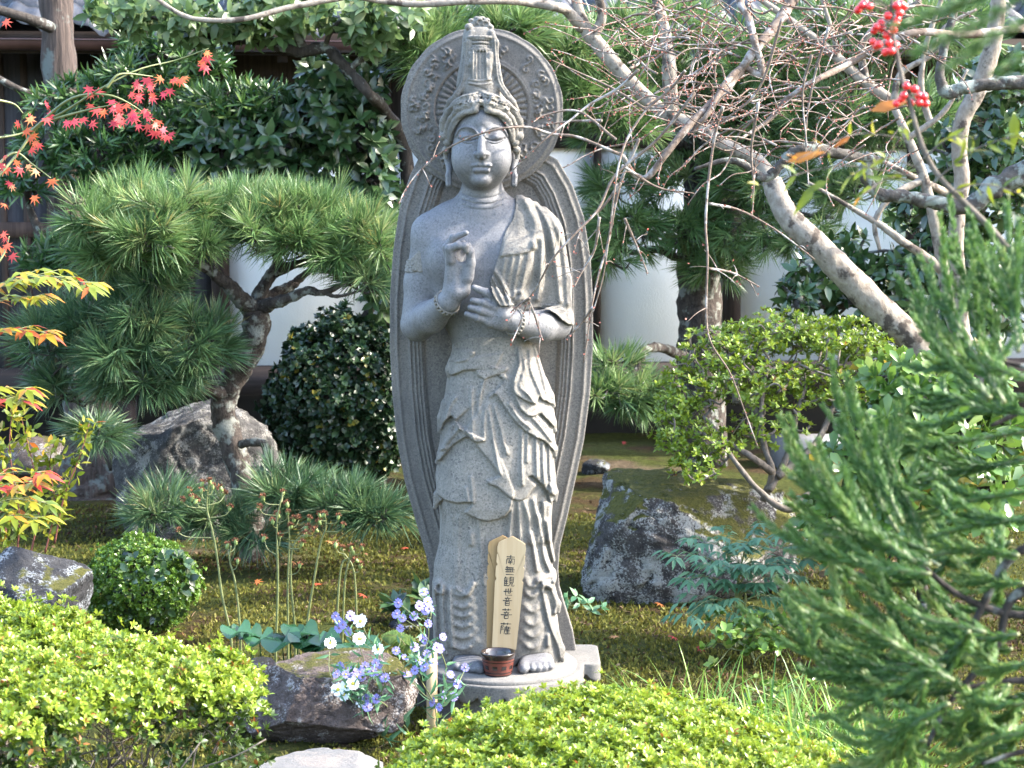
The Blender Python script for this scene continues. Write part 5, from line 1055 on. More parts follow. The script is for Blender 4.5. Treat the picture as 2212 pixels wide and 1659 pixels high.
# ------------------------------------------------------------------ round shrubs
def ball(name, label, px, py, Y, rx, ry, rY, n_, mat, tpl, L, nl, bark=BK_DARK, up=.25, lo=.72, zmin=-.9, lump=.07, extra=None):
    c, r = EP(px, py, Y, rx, ry, rY); base = np.array((c[0], c[1], -.15)); t_ = thing(name, label, 'shrub', base)
    u = rdir(n_ * 2); u = u[u[:, 2] > zmin][:n_]; f = (1 + lump * (np.sin(u[:, 0] * 7 + 2) * np.cos(u[:, 2] * 6) + .6 * np.sin(u[:, 1] * 13 + u[:, 2] * 9))) * (lo + (1 - lo) * RNG.random(len(u)) ** .5)
    f = f * (1 + (RNG.random(len(u)) < .05) * .09); p = c + u * r * f[:, None]; m_ = MB()
    rosettes(m_, tpl, p, norm(u + np.array((0, 0, up)) + .4 * RNG.normal(size=u.shape)), nl, L, (.4, 1.35), .35, r=np.clip(.35 + .3 * RNG.normal(size=len(u)), 0, .985)); m_.build('foliage', mat, t_)
    m_ = MB()
    for q in range(7): b = base + np.array((RNG.normal(0, .06), RNG.normal(0, .06), 0)); tg = [c + v * r * RNG.uniform(.3, .85) for v in rdir(14)]; twigs(m_, b, tg, .012, .002, 5, 0, .05)
    m_.build('stems', bark, t_); return t_, c, r
ball('round_shrub', 'large dark green clipped shrub standing between the pine trunk and the statue', 742, 868, 3.6, 160, 190, .42, 3000, LM_HOLLY, ROUND, .036, 6, zmin=-.95)
t_, c, r = ball('round_shrub', 'small bright green clipped ball shrub behind the left hedge', 305, 1262, .95, 128, 105, .20, 3000, LM_BOX, TINY, .015, 8, zmin=-.95)
p, u = ellpts(c + np.array((.05, -.08, .02)), r * np.array((.75, .7, .75)), 70, .85); m_ = MB(); rosettes(m_, ROUND, p, u + np.array((0, -.3, .2)), 4, .036, (.5, 1.3)); m_.build('larger_leaf_shoots', LM_LAUREL, t_)

# twiggy azalea on the boulder: crown of leaf tufts on bare crooked stems
base = P(1650, 1075, 1.65); t_ = thing('azalea_bush', 'open twiggy azalea with bare crooked stems and a thin leafy crown above the mossy boulder', 'shrub', base)
CL = [(1560, 760, 1.9, 100, 60, .25, 150), (1680, 720, 2.0, 120, 50, .28, 200), (1800, 730, 2.0, 110, 50, .28, 180), (1880, 770, 2.0, 70, 60, .25, 100), (1480, 850, 1.8, 70, 70, .22, 120), (1450, 930, 1.7, 45, 60, .18, 70), (1620, 820, 1.8, 120, 60, .25, 150), (1760, 830, 1.9, 120, 60, .25, 150), (1540, 960, 1.6, 70, 50, .18, 60), (1500, 1010, 1.5, 60, 30, .15, 36), (1880, 870, 1.9, 70, 60, .25, 70), (1660, 920, 1.7, 100, 50, .2, 50)]
m_ = MB(); tg = []
for (px, py, Y, rx, ry, rY, n_) in CL:
    c, r = EP(px, py, Y, rx, ry, rY); p, u = ellpts(c, r, int(n_ * 1.25), .3); rosettes(m_, AZL, p, norm(u * .6 + np.array((0, -.1, .8)) + .4 * RNG.normal(size=u.shape)), 9, .026, (.35, 1.3), .35, r=np.clip(.30 + .22 * RNG.normal(size=len(p)), 0, .97)); tg += list(p[::3])
m_.build('crown', LM_AZ, t_); m_ = MB()
MA = [[(1650, 1080, 1.65), (1668, 1020, 1.6), (1650, 960, 1.62), (1645, 880, 1.7), (1655, 800, 1.8)], [(1668, 1020, 1.6), (1620, 985, 1.55), (1570, 955, 1.6), (1520, 900, 1.7)], [(1660, 1060, 1.6), (1700, 985, 1.65), (1720, 900, 1.75), (1740, 830, 1.85)], [(1750, 1065, 1.55), (1700, 1100, 1.5), (1640, 1060, 1.5), (1590, 1000, 1.5), (1560, 955, 1.55)],
      [(1680, 1030, 1.6), (1760, 960, 1.75), (1800, 880, 1.85), (1830, 800, 1.95)], [(1590, 870, 1.7), (1585, 800, 1.8), (1570, 760, 1.85)], [(1645, 900, 1.7), (1600, 860, 1.75), (1580, 830, 1.8)]]
ctrl = []
for q in MA: cc = tube(m_, PL(q), np.array([.016, .012, .008]), 7, 30, rough=.2); ctrl += list(cc[::4])
twigs(m_, np.array(ctrl), tg, .006, .0018, 5, .03, .08, alpha=.0); m_.build('stems', BK_GREY, t_)

# camellia at the right
cloud('camellia_tree', 'glossy dark camellia with pale trunk behind the crape myrtle at the right', 'tree', P(1935, 985, 3.2),
      [(1760, 600, 3.1, 70, 60, .25, 34), (1720, 650, 3.0, 40, 45, .2, 16), (1850, 560, 3.2, 90, 60, .3, 50), (1850, 650, 3.1, 80, 60, .25, 40), (1950, 620, 3.1, 100, 80, .3, 60), (2080, 560, 3.0, 110, 90, .3, 80), (2140, 430, 2.9, 110, 90, .3, 90), (2160, 310, 2.9, 100, 90, .3, 90), (2060, 330, 3.0, 70, 70, .25, 40), (2110, 690, 3.0, 110, 70, .3, 70), (1990, 720, 3.1, 90, 50, .25, 36), (2160, 180, 2.9, 90, 60, .3, 50), (2000, 450, 3.1, 80, 60, .25, 40)],
      LM_CAM, BROAD, .075, 6, .1, (.5, 1.5), BK_LICH, .045)
# ------------------------------------------------------------------ crape myrtle: pale smooth limbs rising from the right to the upper left
def limbs(parent, name, lst, mat, Yd, sides=10, rough=.08):
    for pts, r in lst:
        m_ = MB(); q = [p if len(p) > 2 else (p[0], p[1], Yd) for p in pts]; kk = 1 / ppm(q[0][2]); tube(m_, PL(q), np.array(r, float) * kk, sides, max(16, len(q) * 8), rough=rough); m_.build(name, mat, parent)
t_ = thing('crape_myrtle_tree', 'pale smooth barked tree leaning from lower right to upper left behind the statue', 'tree', P(2090, 1010, 2.1))
limbs(t_, 'trunk', [([(2120, 1060, 2.1), (2075, 900, 2.1), (2045, 835, 2.1), (1985, 750, 2.1), (1900, 668, 2.1), (1825, 592, 2.1), (1765, 530, 2.1), (1712, 480, 2.12), (1684, 435, 2.15), (1668, 392, 2.18)], (46, 39, 35, 33, 32, 30, 28, 26, 24, 22))], BK_PALE, 2.1, 18)
limbs(t_, 'limb', [([(1672, 400, 2.18), (1640, 352, 2.2), (1602, 328, 2.2), (1560, 311, 2.2), (1516, 276, 2.2), (1450, 253, 2.25), (1399, 214, 2.3), (1356, 172, 2.3), (1300, 106, 2.3), (1265, 62, 2.3), (1250, 20, 2.3), (1240, -40, 2.3)], (20, 16, 15, 14, 15, 15.5, 16, 16.5, 17, 15, 11, 9)),
    ([(1258, 60, 2.3), (1225, 24, 2.25), (1196, 14, 2.2), (1150, 7, 2.2), (1103, 2, 2.15), (1010, 3, 2.1), (904, 9, 2.1), (825, 2, 2.1), (760, -8, 2.05), (723, -2, 2.0), (625, 16, 1.95), (527, 41, 1.9), (441, 43, 1.9), (391, 31, 1.9), (335, -5, 1.9)], (14, 11, 10, 9, 8, 7, 7, 6.5, 6, 6, 6, 5.5, 5, 4.5, 4)),
    ([(1275, 85, 2.3), (1300, 40, 2.28), (1290, -20, 2.25)], (12, 10, 9)),
    ([(1450, 255, 2.25), (1446, 160, 2.2), (1444, 120, 2.2), (1432, 50, 2.2), (1410, -30, 2.2)], (14, 16, 14, 12, 10)),
    ([(1925, 218, 2.2), (1862, 172, 2.2), (1818, 134, 2.2), (1775, 95, 2.2), (1710, 46, 2.2), (1640, -4, 2.2), (1600, -40, 2.2)], (13, 12, 11, 9, 8, 6, 5)),
    ([(1870, 170, 2.2), (1862, 120, 2.2), (1880, 70, 2.15), (1990, 0, 2.1)], (9, 8, 7, 5)), ([(1815, 130, 2.2), (1795, 60, 2.2), (1770, -20, 2.2)], (6, 5, 4))], BK_PALE, 2.2, 14)
limbs(t_, 'trunk', [([(2150, 1010, 1.9), (2140, 850, 1.9), (2085, 730, 1.9), (2058, 700, 1.9), (2040, 600, 1.9), (2022, 500, 1.9), (2000, 400, 1.9), (1975, 330, 1.9), (1925, 218, 1.95)], (19, 17, 14, 13, 13, 12, 11, 10, 8)),
    ([(2090, 900, 2.3), (2072, 640, 2.3), (2065, 540, 2.3), (2069, 455, 2.3), (2078, 390, 2.3), (2072, 324, 2.3), (2080, 258, 2.3), (2112, 194, 2.3), (2142, 108, 2.3), (2155, 20, 2.3), (2165, -60, 2.3)], (19, 17, 17, 17, 17, 17, 18, 19, 19, 17, 15))], BK_PALE, 1.9, 12, .1)
limbs(t_, 'branch', [([(2034, 585, 1.9), (2008, 561, 1.88), (1950, 522, 1.85), (1905, 488, 1.85), (1861, 462, 1.85), (1745, 393, 1.85)], (11, 10, 9, 8, 6, 3)), ([(2075, 430, 2.3), (2010, 400, 2.1), (1960, 375, 2.0), (1870, 330, 2.0)], (10, 8, 6, 4)),
    ([(1990, 390, 1.9), (1925, 425, 1.85), (1890, 480, 1.85), (1900, 540, 1.85)], (9, 7, 6, 4)), ([(2000, 130, 2.1), (2040, 60, 2.1), (2110, 20, 2.1)], (6, 5, 3)), ([(2010, 270, 2.0), (1990, 190, 2.0), (2000, 100, 2.0), (2040, -20, 2.0)], (8, 7, 6, 5)), ([(1930, 225, 2.0), (1945, 160, 2.0), (2010, 120, 2.0), (2060, 70, 2.0)], (8, 7, 6, 3)), ([(1960, 300, 1.9), (2040, 240, 1.9), (2090, 150, 1.9)], (7, 6, 3))], BK_PALE, 1.9, 9, .12)

# mossy dark branch of another tree coming in from the right
t_ = thing('lichen_tree', 'dark crooked lichen covered branches reaching in from the right edge', 'tree', (2.9, .9, -.15))
limbs(t_, 'trunk', [([(3.0e3, 1900, .9), (2900, 1000, .9), (2700, 600, .9), (2480, 330, .9)], (60, 55, 48, 30))], BK_LICH, .9, 14, .15)
limbs(t_, 'branch', [([(2600, 450, .9), (2350, 300, .9), (2212, 372, .9), (2142, 408, .9), (2090, 446, .9), (2012, 436, .9), (1950, 424, .9), (1905, 421, .9), (1880, 400, .9), (1870, 365, .9), (1890, 345, .9)], (34, 28, 24, 22, 17, 15, 14, 14, 13, 14, 8)),
    ([(1890, 345, .9), (1800, 330, .85), (1745, 320, .8), (1705, 335, .8), (1690, 352, .8), (1662, 378, .8)], (9, 13, 12, 11, 9, 8)), ([(1690, 352, .8), (1655, 385, .8), (1600, 352, .8), (1560, 348, .8), (1500, 365, .8)], (9, 9, 8, 6, 3)),
    ([(2480, 330, .9), (2300, 180, .9), (2212, 178, .9), (2150, 180, .9), (2080, 190, .9), (2045, 200, .9), (2030, 160, .9), (2045, 80, .9), (2060, 20, .9), (2040, -40, .9)], (26, 20, 15, 14, 14, 15, 10, 9, 9, 8))], BK_LICH, .9, 11, .25)

# ------------------------------------------------------------------ weeping cherry: bare drooping twigs with red buds, some of them in front of the statue
t_ = thing('weeping_cherry_tree', 'bare weeping cherry with drooping budded twigs crossing in front of the halo and face', 'tree', (2.75, 1.7, -.15))
limbs(t_, 'trunk', [([(2650, 1500, 1.7), (2620, 700, 1.7), (2500, 100, 1.6), (2300, -250, 1.3), (2000, -330, .9), (1800, -160, .3), (1706, 5, -.2)], (60, 55, 46, 36, 28, 20, 12))], BK_TWIG, .5, 12, .1)
limbs(t_, 'branch', [([(1720, -30, -.2), (1706, 9, -.2), (1667, 65, -.25), (1624, 117, -.3), (1594, 160, -.3), (1555, 207, -.35), (1499, 259, -.4), (1442, 328, -.45), (1399, 382, -.45), (1369, 376, -.45), (1348, 341, -.5), (1336, 331, -.5)], (13, 12, 11, 10, 9.5, 9, 8, 7.5, 7, 6, 5, 3.5)),
    ([(1800, -160, -.1), (1612, -20, -.2), (1618, 40, -.25), (1629, 86, -.3), (1646, 160, -.3), (1604, 147, -.3), (1563, 186, -.35), (1529, 246, -.4), (1492, 287, -.4)], (8, 8, 8, 8, 8, 7, 6.5, 5.5, 3)),
    ([(2212, 60, .2), (2080, 75, .1), (1980, 70, .0), (1900, 100, .0), (1830, 140, .0), (1760, 175, -.1), (1700, 215, -.1), (1660, 260, -.1), (1600, 300, -.2)], (9, 8.5, 8, 7.5, 7, 6.5, 6, 5, 3))], BK_TWIG, -.3, 9, .15)
TW = [[(1336, 331), (1249, 297), (1191, 289), (1143, 276), (1090, 276), (1037, 289), (984, 313), (944, 337), (904, 374), (878, 408), (862, 440)], [(1380, 150), (1335, 191), (1275, 225), (1232, 258), (1196, 286), (1143, 331), (1100, 376)], [(1400, 240), (1323, 191), (1238, 151), (1191, 130)],
      [(1500, 200), (1420, 300), (1332, 377), (1293, 451), (1243, 505), (1194, 559), (1165, 609), (1142, 648), (1120, 707), (1103, 741)], [(1142, 648), (1155, 680), (1165, 714), (1172, 730)], [(1145, 643), (1120, 658), (1105, 672)], [(1380, 300), (1340, 400), (1312, 525), (1296, 590), (1280, 665), (1268, 730), (1259, 785)], [(1280, 665), (1255, 700), (1222, 735)],
      [(1481, 155), (1451, 190), (1399, 240), (1356, 300), (1335, 358), (1326, 432), (1313, 518), (1300, 604), (1274, 700)], [(1560, 230), (1550, 276), (1533, 367), (1525, 475), (1527, 561), (1529, 719), (1577, 805), (1607, 883), (1637, 965)], [(1640, 220), (1624, 320), (1626, 400), (1624, 470)],
      [(1690, 40), (1640, 190), (1560, 260), (1490, 285)], [(1343, 358), (1420, 405), (1500, 420)], [(1350, 470), (1375, 530), (1400, 590)], [(1530, 440), (1600, 455), (1680, 500), (1760, 560)], [(1530, 580), (1580, 590), (1640, 620)], [(1340, 395), (1300, 450), (1260, 490), (1240, 540)], [(1296, 470), (1284, 540), (1256, 590), (1240, 620)],
      [(1330, 300), (1250, 240), (1180, 250), (1150, 262)], [(1300, 260), (1230, 262), (1180, 270)], [(1790, 60), (1760, 170), (1740, 280), (1745, 400)], [(1755, 120), (1735, 200), (1745, 330)]]
m_ = MB(); ml = MB(); buds = []; bd = []
def twig(pts, Y0, r0=3.6, r1=1.2, mm=None):
    q = [(p[0] + RNG.normal(0, 1), p[1] + RNG.normal(0, 1), Y0 + .04 * math.sin(i)) for i, p in enumerate(pts)]; kk = 1 / ppm(Y0)
    cc = tube(mm or m_, PL(q), np.array((r0, r1)) * kk, 6, max(14, len(q) * 7), RNG.random(), rough=.15); tg_ = norm(np.gradient(cc, axis=0))
    for i in range(1, len(cc), 2):
        if RNG.random() < .75: buds.append(cc[i]); bd.append(norm(tg_[i] * .6 + .8 * rdir(1)[0]))
    return cc
mains = [twig(q, RNG.uniform(-.75, -.5)) for q in TW]
for q in range(215):                                        # the tangle of fine twigs over the right of the picture
    x0 = RNG.uniform(1330, 2000); y0 = RNG.uniform(-20, 330) if q < 175 else RNG.uniform(0, 120); sx = -1 if RNG.random() < .8 else 1; ln = RNG.uniform(70, 240); a = RNG.uniform(-.75, 1.1); pts = []
    cv = RNG.uniform(.0, .22); x, y = x0, y0
    for i in range(6): pts.append((x, y)); x += sx * math.cos(a) * ln / 5; y += math.sin(a) * ln / 5; a += cv + RNG.normal(0, .27)
    twig(pts, RNG.uniform(-.7, .6), RNG.uniform(1.3, 3.0), .9)
for q in range(70):
    cc = mains[RNG.integers(len(mains))]; i = RNG.integers(2, len(cc) - 1); L_ = RNG.uniform(.02, .09); d = norm(cc[i] - cc[i - 1] + .9 * rdir(1)[0] + np.array((0, 0, -.2)))
    tube(m_, [cc[i], cc[i] + d * L_ * .5, cc[i] + d * L_ + np.array((0, 0, -.01))], (.0016, .0009), 5, 6); buds.append(cc[i] + d * L_); bd.append(d)
m_.build('twigs', BK_TWIG, t_)
mb_ = MB(); bt = leaf(.33, ((.35, 1.0), (.7, .7)), .9, 0.); place(mb_, bt, buds, bd, rdir(len(buds)), .0062 + .003 * RNG.random(len(buds))); bt2 = (bt[0] * np.array((1, 1, -1)), bt[1][:, ::-1]); place(mb_, bt2, buds, bd, rdir(len(buds)), .0062); mb_.build('buds', M_BUD, t_)

# ------------------------------------------------------------------ pittosporum, small nandina, low shrubs on the right
cloud('pittosporum_shrub', 'bright green shrub with long rounded leaves behind the feathery conifer', 'shrub', P(1990, 1330, .75),
      [(1930, 815, .7, 60, 40, .2, 26), (2000, 860, .7, 100, 70, .22, 70), (2080, 830, .8, 90, 70, .22, 50), (1910, 935, .6, 85, 60, .22, 50), (2030, 960, .6, 120, 80, .24, 80), (1830, 1020, .6, 80, 60, .2, 46), (1950, 1070, .6, 120, 80, .24, 70), (2100, 1060, .6, 110, 90, .24, 60), (1800, 1120, .6, 60, 50, .16, 30), (1850, 1180, .6, 90, 50, .18, 30), (2160, 930, .8, 70, 80, .2, 40), (1930, 1180, .6, 90, 60, .18, 30)],
      LM_PITT, OBOV, .076, 8, .55, (.45, 1.35), BK_DARK, .022, dens=.72)
def pinnate(mb, st_mb, root, tip, n_, L, mat=None, droop=.25, r=None, sub=3, w=1.0, stemr=.0014):
    root = np.array(root, float); tip = np.array(tip, float); mid = (root + tip) / 2 + np.array((0, 0, .12 * np.linalg.norm(tip - root))); cc = tube(st_mb, [root, mid, tip], (stemr * 1.4, stemr * .6), 5, 14); d = norm(np.gradient(cc, axis=0)); s_ = norm(np.cross(d, (0, 0, 1)))
    for i in range(n_):
        f = .35 + .62 * i / max(1, n_ - 1); j = int(f * 13); Lb = (1.05 - .6 * f) * np.linalg.norm(tip - root) * .42
        for sg in (-1, 1):
            e = cc[j] + (s_[j] * sg * .85 + d[j] * .55 + np.array((0, 0, RNG.uniform(-.1, .15)))) * Lb; tube(st_mb, [cc[j], e], (stemr * .8, stemr * .5), 4, 3)
            for q in range(sub):
                g = (q + 1) / sub; o = cc[j] + (e - cc[j]) * g; dv = norm(e - cc[j])
                for s2 in ((-1, 1) if q < sub - 1 else (-1, 0, 1)):
                    dd = norm(dv * .7 + np.cross(dv, (0, 0, 1)) * s2 * .8 + np.array((0, 0, -droop - .2 * RNG.random()))); place(mb, LANCE, [o], dd, (0, -.2, 1) + .3 * rdir(1)[0], L * RNG.uniform(.75, 1.15), None if r is None else np.clip(r + .25 * RNG.normal(), 0, 1), w)
t_ = thing('nandina_shrub', 'small blue green nandina with layered pinnate leaves before the mossy boulder', 'shrub', P(1605, 1400, .75)); m_, s_ = MB(), MB()
b = P(1605, 1400, .75)
for i in range(5): tube(s_, [b + np.array((RNG.normal(0, .02), RNG.normal(0, .02), -.02)), b + np.array((RNG.normal(0, .03), 0, .18)), P(1600 + RNG.normal(0, 25), 1180 + 25 * i, .7)], (.005, .003), 6, 14)
for (px, py) in ((1450, 1200), (1500, 1160), (1560, 1140), (1640, 1130), (1700, 1150), (1740, 1170), (1480, 1250), (1530, 1220), (1690, 1220), (1720, 1240), (1600, 1180), (1560, 1260), (1650, 1260), (1510, 1310), (1700, 1300), (1540, 1350), (1660, 1330), (1620, 1220), (1740, 1210), (1480, 1330)):
    f = (py - 1130) / 230; root = P(1602 + RNG.normal(0, 8), 1230 + 90 * f, .75); pinnate(m_, s_, root, P(px, py, .75 + RNG.uniform(-.25, .1)), 3, .052, droop=.25)
m_.build('foliage', LM_NAN, t_); s_.build('stems', M_STEM, t_)
def lowplant(name, label, cat, px, py, Y, h, wd, n_, mat, tpl, L, nl=5, up=.9):
    b = P(px, py, Y); b[2] = ground_z(b[0], b[1]); t_ = thing(name, label, cat, b); tp = b + np.stack([RNG.normal(0, wd * .45, n_), RNG.normal(0, wd * .4, n_), h * (.25 + .75 * RNG.random(n_))], -1)
    m_ = MB(); twigs(m_, b, list(tp), .0035, .0012, 5, 0, .04); m_.build('stems', M_STEM, t_); m_ = MB(); rosettes(m_, tpl, tp, norm(tp - b + np.array((0, 0, up * .2)) + .1 * RNG.normal(size=tp.shape)), nl, L, (.5, 1.4), .35); m_.build('foliage', mat, t_)
lowplant('low_shrub', 'low glossy seedling shrub under the small nandina', 'shrub', 1630, 1425, .45, .17, .16, 60, LM_BOX, ROUND, .034, 6)
lowplant('low_shrub', 'dark leafy seedling behind the dried seed stalks', 'shrub', 900, 1300, 1.0, .11, .12, 16, LM_LAUREL, BROAD, .075, 5)
lowplant('low_shrub', 'tiny pale leafed weed between the grass clump and the seedling shrub', 'weed', 1690, 1500, -.1, .08, .12, 22, LM_PITT, ROUND, .026, 5)
lowplant('low_shrub', 'sprig of round leaves at the foot of the black rock', 'weed', 185, 1290, .6, .10, .05, 8, LM_BOX, BROAD, .045, 5)
lowplant('low_shrub', 'sparse sprig at the foot of the mossy boulder beside the statue', 'weed', 1245, 1215, 1.3, .06, .07, 8, LM_NAN, BROAD, .045, 4)

# ferns
def fern(label, px, py, Y, fr, L):
    b = P(px, py, Y); b[2] = ground_z(b[0], b[1]); t_ = thing('fern', label, 'fern', b, 'small ferns on the moss'); m_, s_ = MB(), MB()
    for ang, ln in fr:
        e = b + np.array((math.cos(ang) * ln, RNG.normal(0, .04), abs(math.sin(ang)) * ln * .6 + .03)); cc = tube(s_, [b, (b + e) / 2 + np.array((0, 0, ln * .25)), e], (.0016, .0006), 5, 22); d = norm(np.gradient(cc, axis=0)); sd = norm(np.cross(d, (0, -.6, .8)))
        for sg in (-1, 1): place(m_, LANCE, cc[3:], norm(sd[3:] * sg + d[3:] * .35), (0, -.6, .8), L * np.sin(np.linspace(.5, 3.0, 19)) + .004, None, 1.6)
    m_.build('fronds', LM_FERN, t_); s_.build('stems', M_STEM, t_)
fern('yellowish fern frond on the moss left of the statue', 895, 1310, .55, ((2.6, .13), (.4, .10), (2.0, .08)), .034)
fern('green fern at the hall foot right of the statue', 1385, 950, 3.9, ((2.9, .2), (2.4, .16), (.4, .15)), .05)
fern('green fern under the left side of the twiggy azalea', 1460, 955, 3.4, ((2.7, .25), (2.2, .2), (.5, .2), (1.3, .16)), .06)

# ------------------------------------------------------------------ grass clump
b = P(1790, 1640, -1.0); b[2] = -.13; t_ = thing('grass_clump', 'arching bright green sedge clump between the domed hedge and the conifer', 'grass clump', b); m_ = MB()
for q in range(1250):
    o = np.array((RNG.uniform(.36, 1.1), RNG.uniform(-1.35, -.5), -.14)); a = RNG.normal(-.3, 1.5); L_ = RNG.uniform(.16, .42); lean = RNG.uniform(.25, 1.1); d = np.array((math.sin(a), -math.cos(a) * .6, 0)); tt = np.linspace(0, 1, 7)
    c = o + d * (lean * L_ * tt ** 1.6)[:, None] + np.array((0, 0, 1)) * (L_ * (tt - .42 * lean * tt ** 2.4))[:, None]; s_ = norm(np.cross(np.gradient(c, axis=0), d + .01)) * (.0042 * (1 - tt ** 2.2) * RNG.uniform(.7, 1.3))[:, None]
    V = np.vstack([c - s_, c + s_]); m_.add(V, [t for i in range(6) for t in ((i, i + 1, 8 + i), (i, 8 + i, 7 + i))], RNG.random())
m_.build('blades', LM_GRASS, t_)

# ------------------------------------------------------------------ leopard plants with dried seed stalks
STK = [('leftmost dried seed stalks rising above the left hedge', [[(600, 1280), (540, 1000), (500, 700), (465, 520), (432, 380), (435, 280), (445, 190)], [(665, 1230), (630, 900), (590, 740), (600, 640)]], [(405, 190), (445, 178), (470, 210), (520, 225), (555, 260), (595, 360), (310, 240), (260, 310), (330, 290), (360, 310), (395, 240), (230, 525), (580, 625), (630, 600), (645, 735)]),
       ('tallest bunch of dried seed stalks with round leaves behind the brown flat rock', [[(915, 1360), (930, 900), (922, 500), (945, 350), (965, 265)], [(1000, 1280), (1000, 900), (1010, 600), (1000, 405)], [(1050, 1230), (1020, 860), (1040, 640), (1130, 545)], [(1130, 1230), (1220, 670), (1265, 520), (1260, 415)]], [(820, 290), (800, 360), (965, 255), (990, 335), (920, 410), (890, 455), (1000, 395), (1040, 440), (1075, 435), (1020, 490), (1155, 440), (1190, 520), (1140, 500), (835, 575), (945, 560), (1125, 545), (1100, 610), (1085, 765), (1215, 410), (1260, 410), (1355, 425), (1390, 485), (1215, 460)]),
       ('shortest dried seed stalks just left of the statue', [[(1335, 1330), (1360, 900), (1385, 760), (1410, 740)], [(1380, 1330), (1400, 900), (1430, 740), (1440, 650)], [(1485, 1330), (1475, 950), (1455, 790), (1400, 700)]], [(1335, 620), (1385, 645), (1440, 635), (1450, 670), (1520, 640), (1470, 735), (1510, 765)])]
n = N('seed_head_fluff'); f = n.noise(300, 3); n.bsdf(n.ramp(f, [(.3, (.20, .07, .03)), (.7, (.36, .16, .08))]), .95); M_SEED = n.m
n = N('seed_cup'); n.bsdf((.20, .27, .08), .6); M_CUP = n.m
def headmesh():
    m_ = MB(); lathe(m_, [(.0008, -.016), (.0042, -.013), (.0055, -.006), (.0048, .001)], 8, m=1)
    d = norm(RNG.normal(size=(46, 3)) * np.array((1, 1, .4)) + np.array((0, 0, .75))); place(m_, leaf(.12, ((.6, 1.0),), .1, 0), np.zeros((46, 3)) - np.array((0, 0, .002)), d, rdir(46), .0125)
    o = m_.build('seed_head', [M_SEED, M_CUP]); return o
hm = headmesh().data; bpy.data.objects.remove(bpy.data.objects['seed_head'])
for si, (lab, stalks, heads) in enumerate(STK):
    Y0 = .42 + .05 * si; b = PL(RS([stalks[0][0]]), Y0)[0]; b[2] = ground_z(b[0], b[1]); t_ = thing('leopard_plant', lab, 'plant', b, 'leopard plants gone to seed'); m_ = MB(); al = []
    for sidx, q in enumerate(stalks):
        p = PL([(x, y, Y0 + .03 * sidx) for x, y in RS(q)]); p = np.vstack([[p[0][0], p[0][1], ground_z(p[0][0], p[0][1]) - .01], p]); al.append(tube(m_, p, (.0044, .004, .003, .0022), 7, 40, rough=.12))
    A = np.vstack(al)
    for h in heads:
        e = P(*RS([h])[0], Y0 + RNG.uniform(-.05, .06)); q = A[(A[:, 2] < e[2] - .035)]; i = int(np.argmin(np.linalg.norm(q - e, axis=1) + .25 * np.abs(q[:, 2] - e[2] + .10))); a = q[i]
        md = a * .5 + e * .5 + np.array(((e[0] - a[0]) * .22, 0, -.012)); tube(m_, [a, md, e - np.array((0, 0, .012))], (.0020, .0014), 5, 10)
        o = bpy.data.objects.new('seed_head', hm); C.objects.link(o); o.parent = t_; o.location = tuple(float(v) for v in (e - np.array(t_.location))); s_ = RNG.uniform(1.0, 1.3); o.scale = (s_, s_, s_); o.rotation_euler = (RNG.normal(0, .35), RNG.normal(0, .35) + (e[0] - a[0]) * 5, RNG.uniform(0, 6))
    m_.build('stalks', M_STEM, t_); m_ = MB()
    for (lx, ly) in ({0: [(640, 1225), (720, 1240), (800, 1280)], 1: [(960, 1300), (1020, 1270), (1090, 1230), (1120, 1300), (1180, 1310), (1230, 1310)], 2: [(1450, 1350), (1510, 1360)]}[si]):
        e = P(*RS([(lx, ly)])[0], .2 + RNG.uniform(-.05, .1)); R = RNG.uniform(.05, .075) if si else .05; th = np.linspace(-2.75, 2.75, 22); tilt = RNG.normal(0, .25); rx_ = 1 + .08 * np.cos(th * 5)
        V = [(0, 0, -.008)] + [(R * q * math.sin(t), -R * q * math.cos(t), .012 * math.sin(t * 3) + .5 * tilt * R * math.sin(t) - .25 * R * math.cos(t)) for t, q in zip(th, rx_)]; V = np.array(V) + e; m_.add(V, [(0, i, i + 1) for i in range(1, 22)], RNG.random()); g = np.array((e[0] + RNG.normal(0, .02), e[1] + .08, ground_z(e[0], e[1])))
        tube(m_, [g, (g + e) / 2 + np.array((0, 0, .01)), e - np.array((0, 0, .008))], (.0025, .002), 5, 8, .8)
    m_.build('leaves', LM_FARF, t_)

# ------------------------------------------------------------------ asters and daisies in front of the plinth
n = N('lilac_petal'); n.bsdf(n.ramp(n.attr(), [(0, (.30, .25, .80)), (1, (.50, .45, .95))]), .6); M_LIL = n.m
n = N('white_petal'); n.bsdf((.86, .87, .88), .6); M_WHP = n.m
n = N('purple_disc'); n.bsdf((.20, .14, .22), .8); M_DISC = n.m
n = N('yellow_disc'); n.bsdf((.62, .50, .06), .8); M_YD = n.m
def flowermesh(R, np_, pm, dm, dr):
    m_ = MB(); a = np.linspace(0, 2 * np.pi, np_, endpoint=False) + .1 * RNG.normal(size=np_); d = np.stack([np.cos(a), np.sin(a), .12 + .15 * RNG.random(np_)], -1)
    place(m_, leaf(.17, ((.4, .8), (.8, 1.0)), .1, .1), d * dr * .6, d, (0, 0, 1), R * (.85 + .2 * RNG.random(np_))); lathe(m_, [(.0005, .004), (dr * .6, .0035), (dr, .001), (dr * .8, -.003), (.0005, -.006)], 12, m=1)
    o = m_.build('flower', [pm, dm]); me = o.data; bpy.data.objects.remove(o); return me
FL = [flowermesh(.0125, 18, M_LIL, M_DISC, .004), flowermesh(.0175, 22, M_WHP, M_YD, .0055), flowermesh(.0120, 16, M_LIL, M_YD, .0035)]
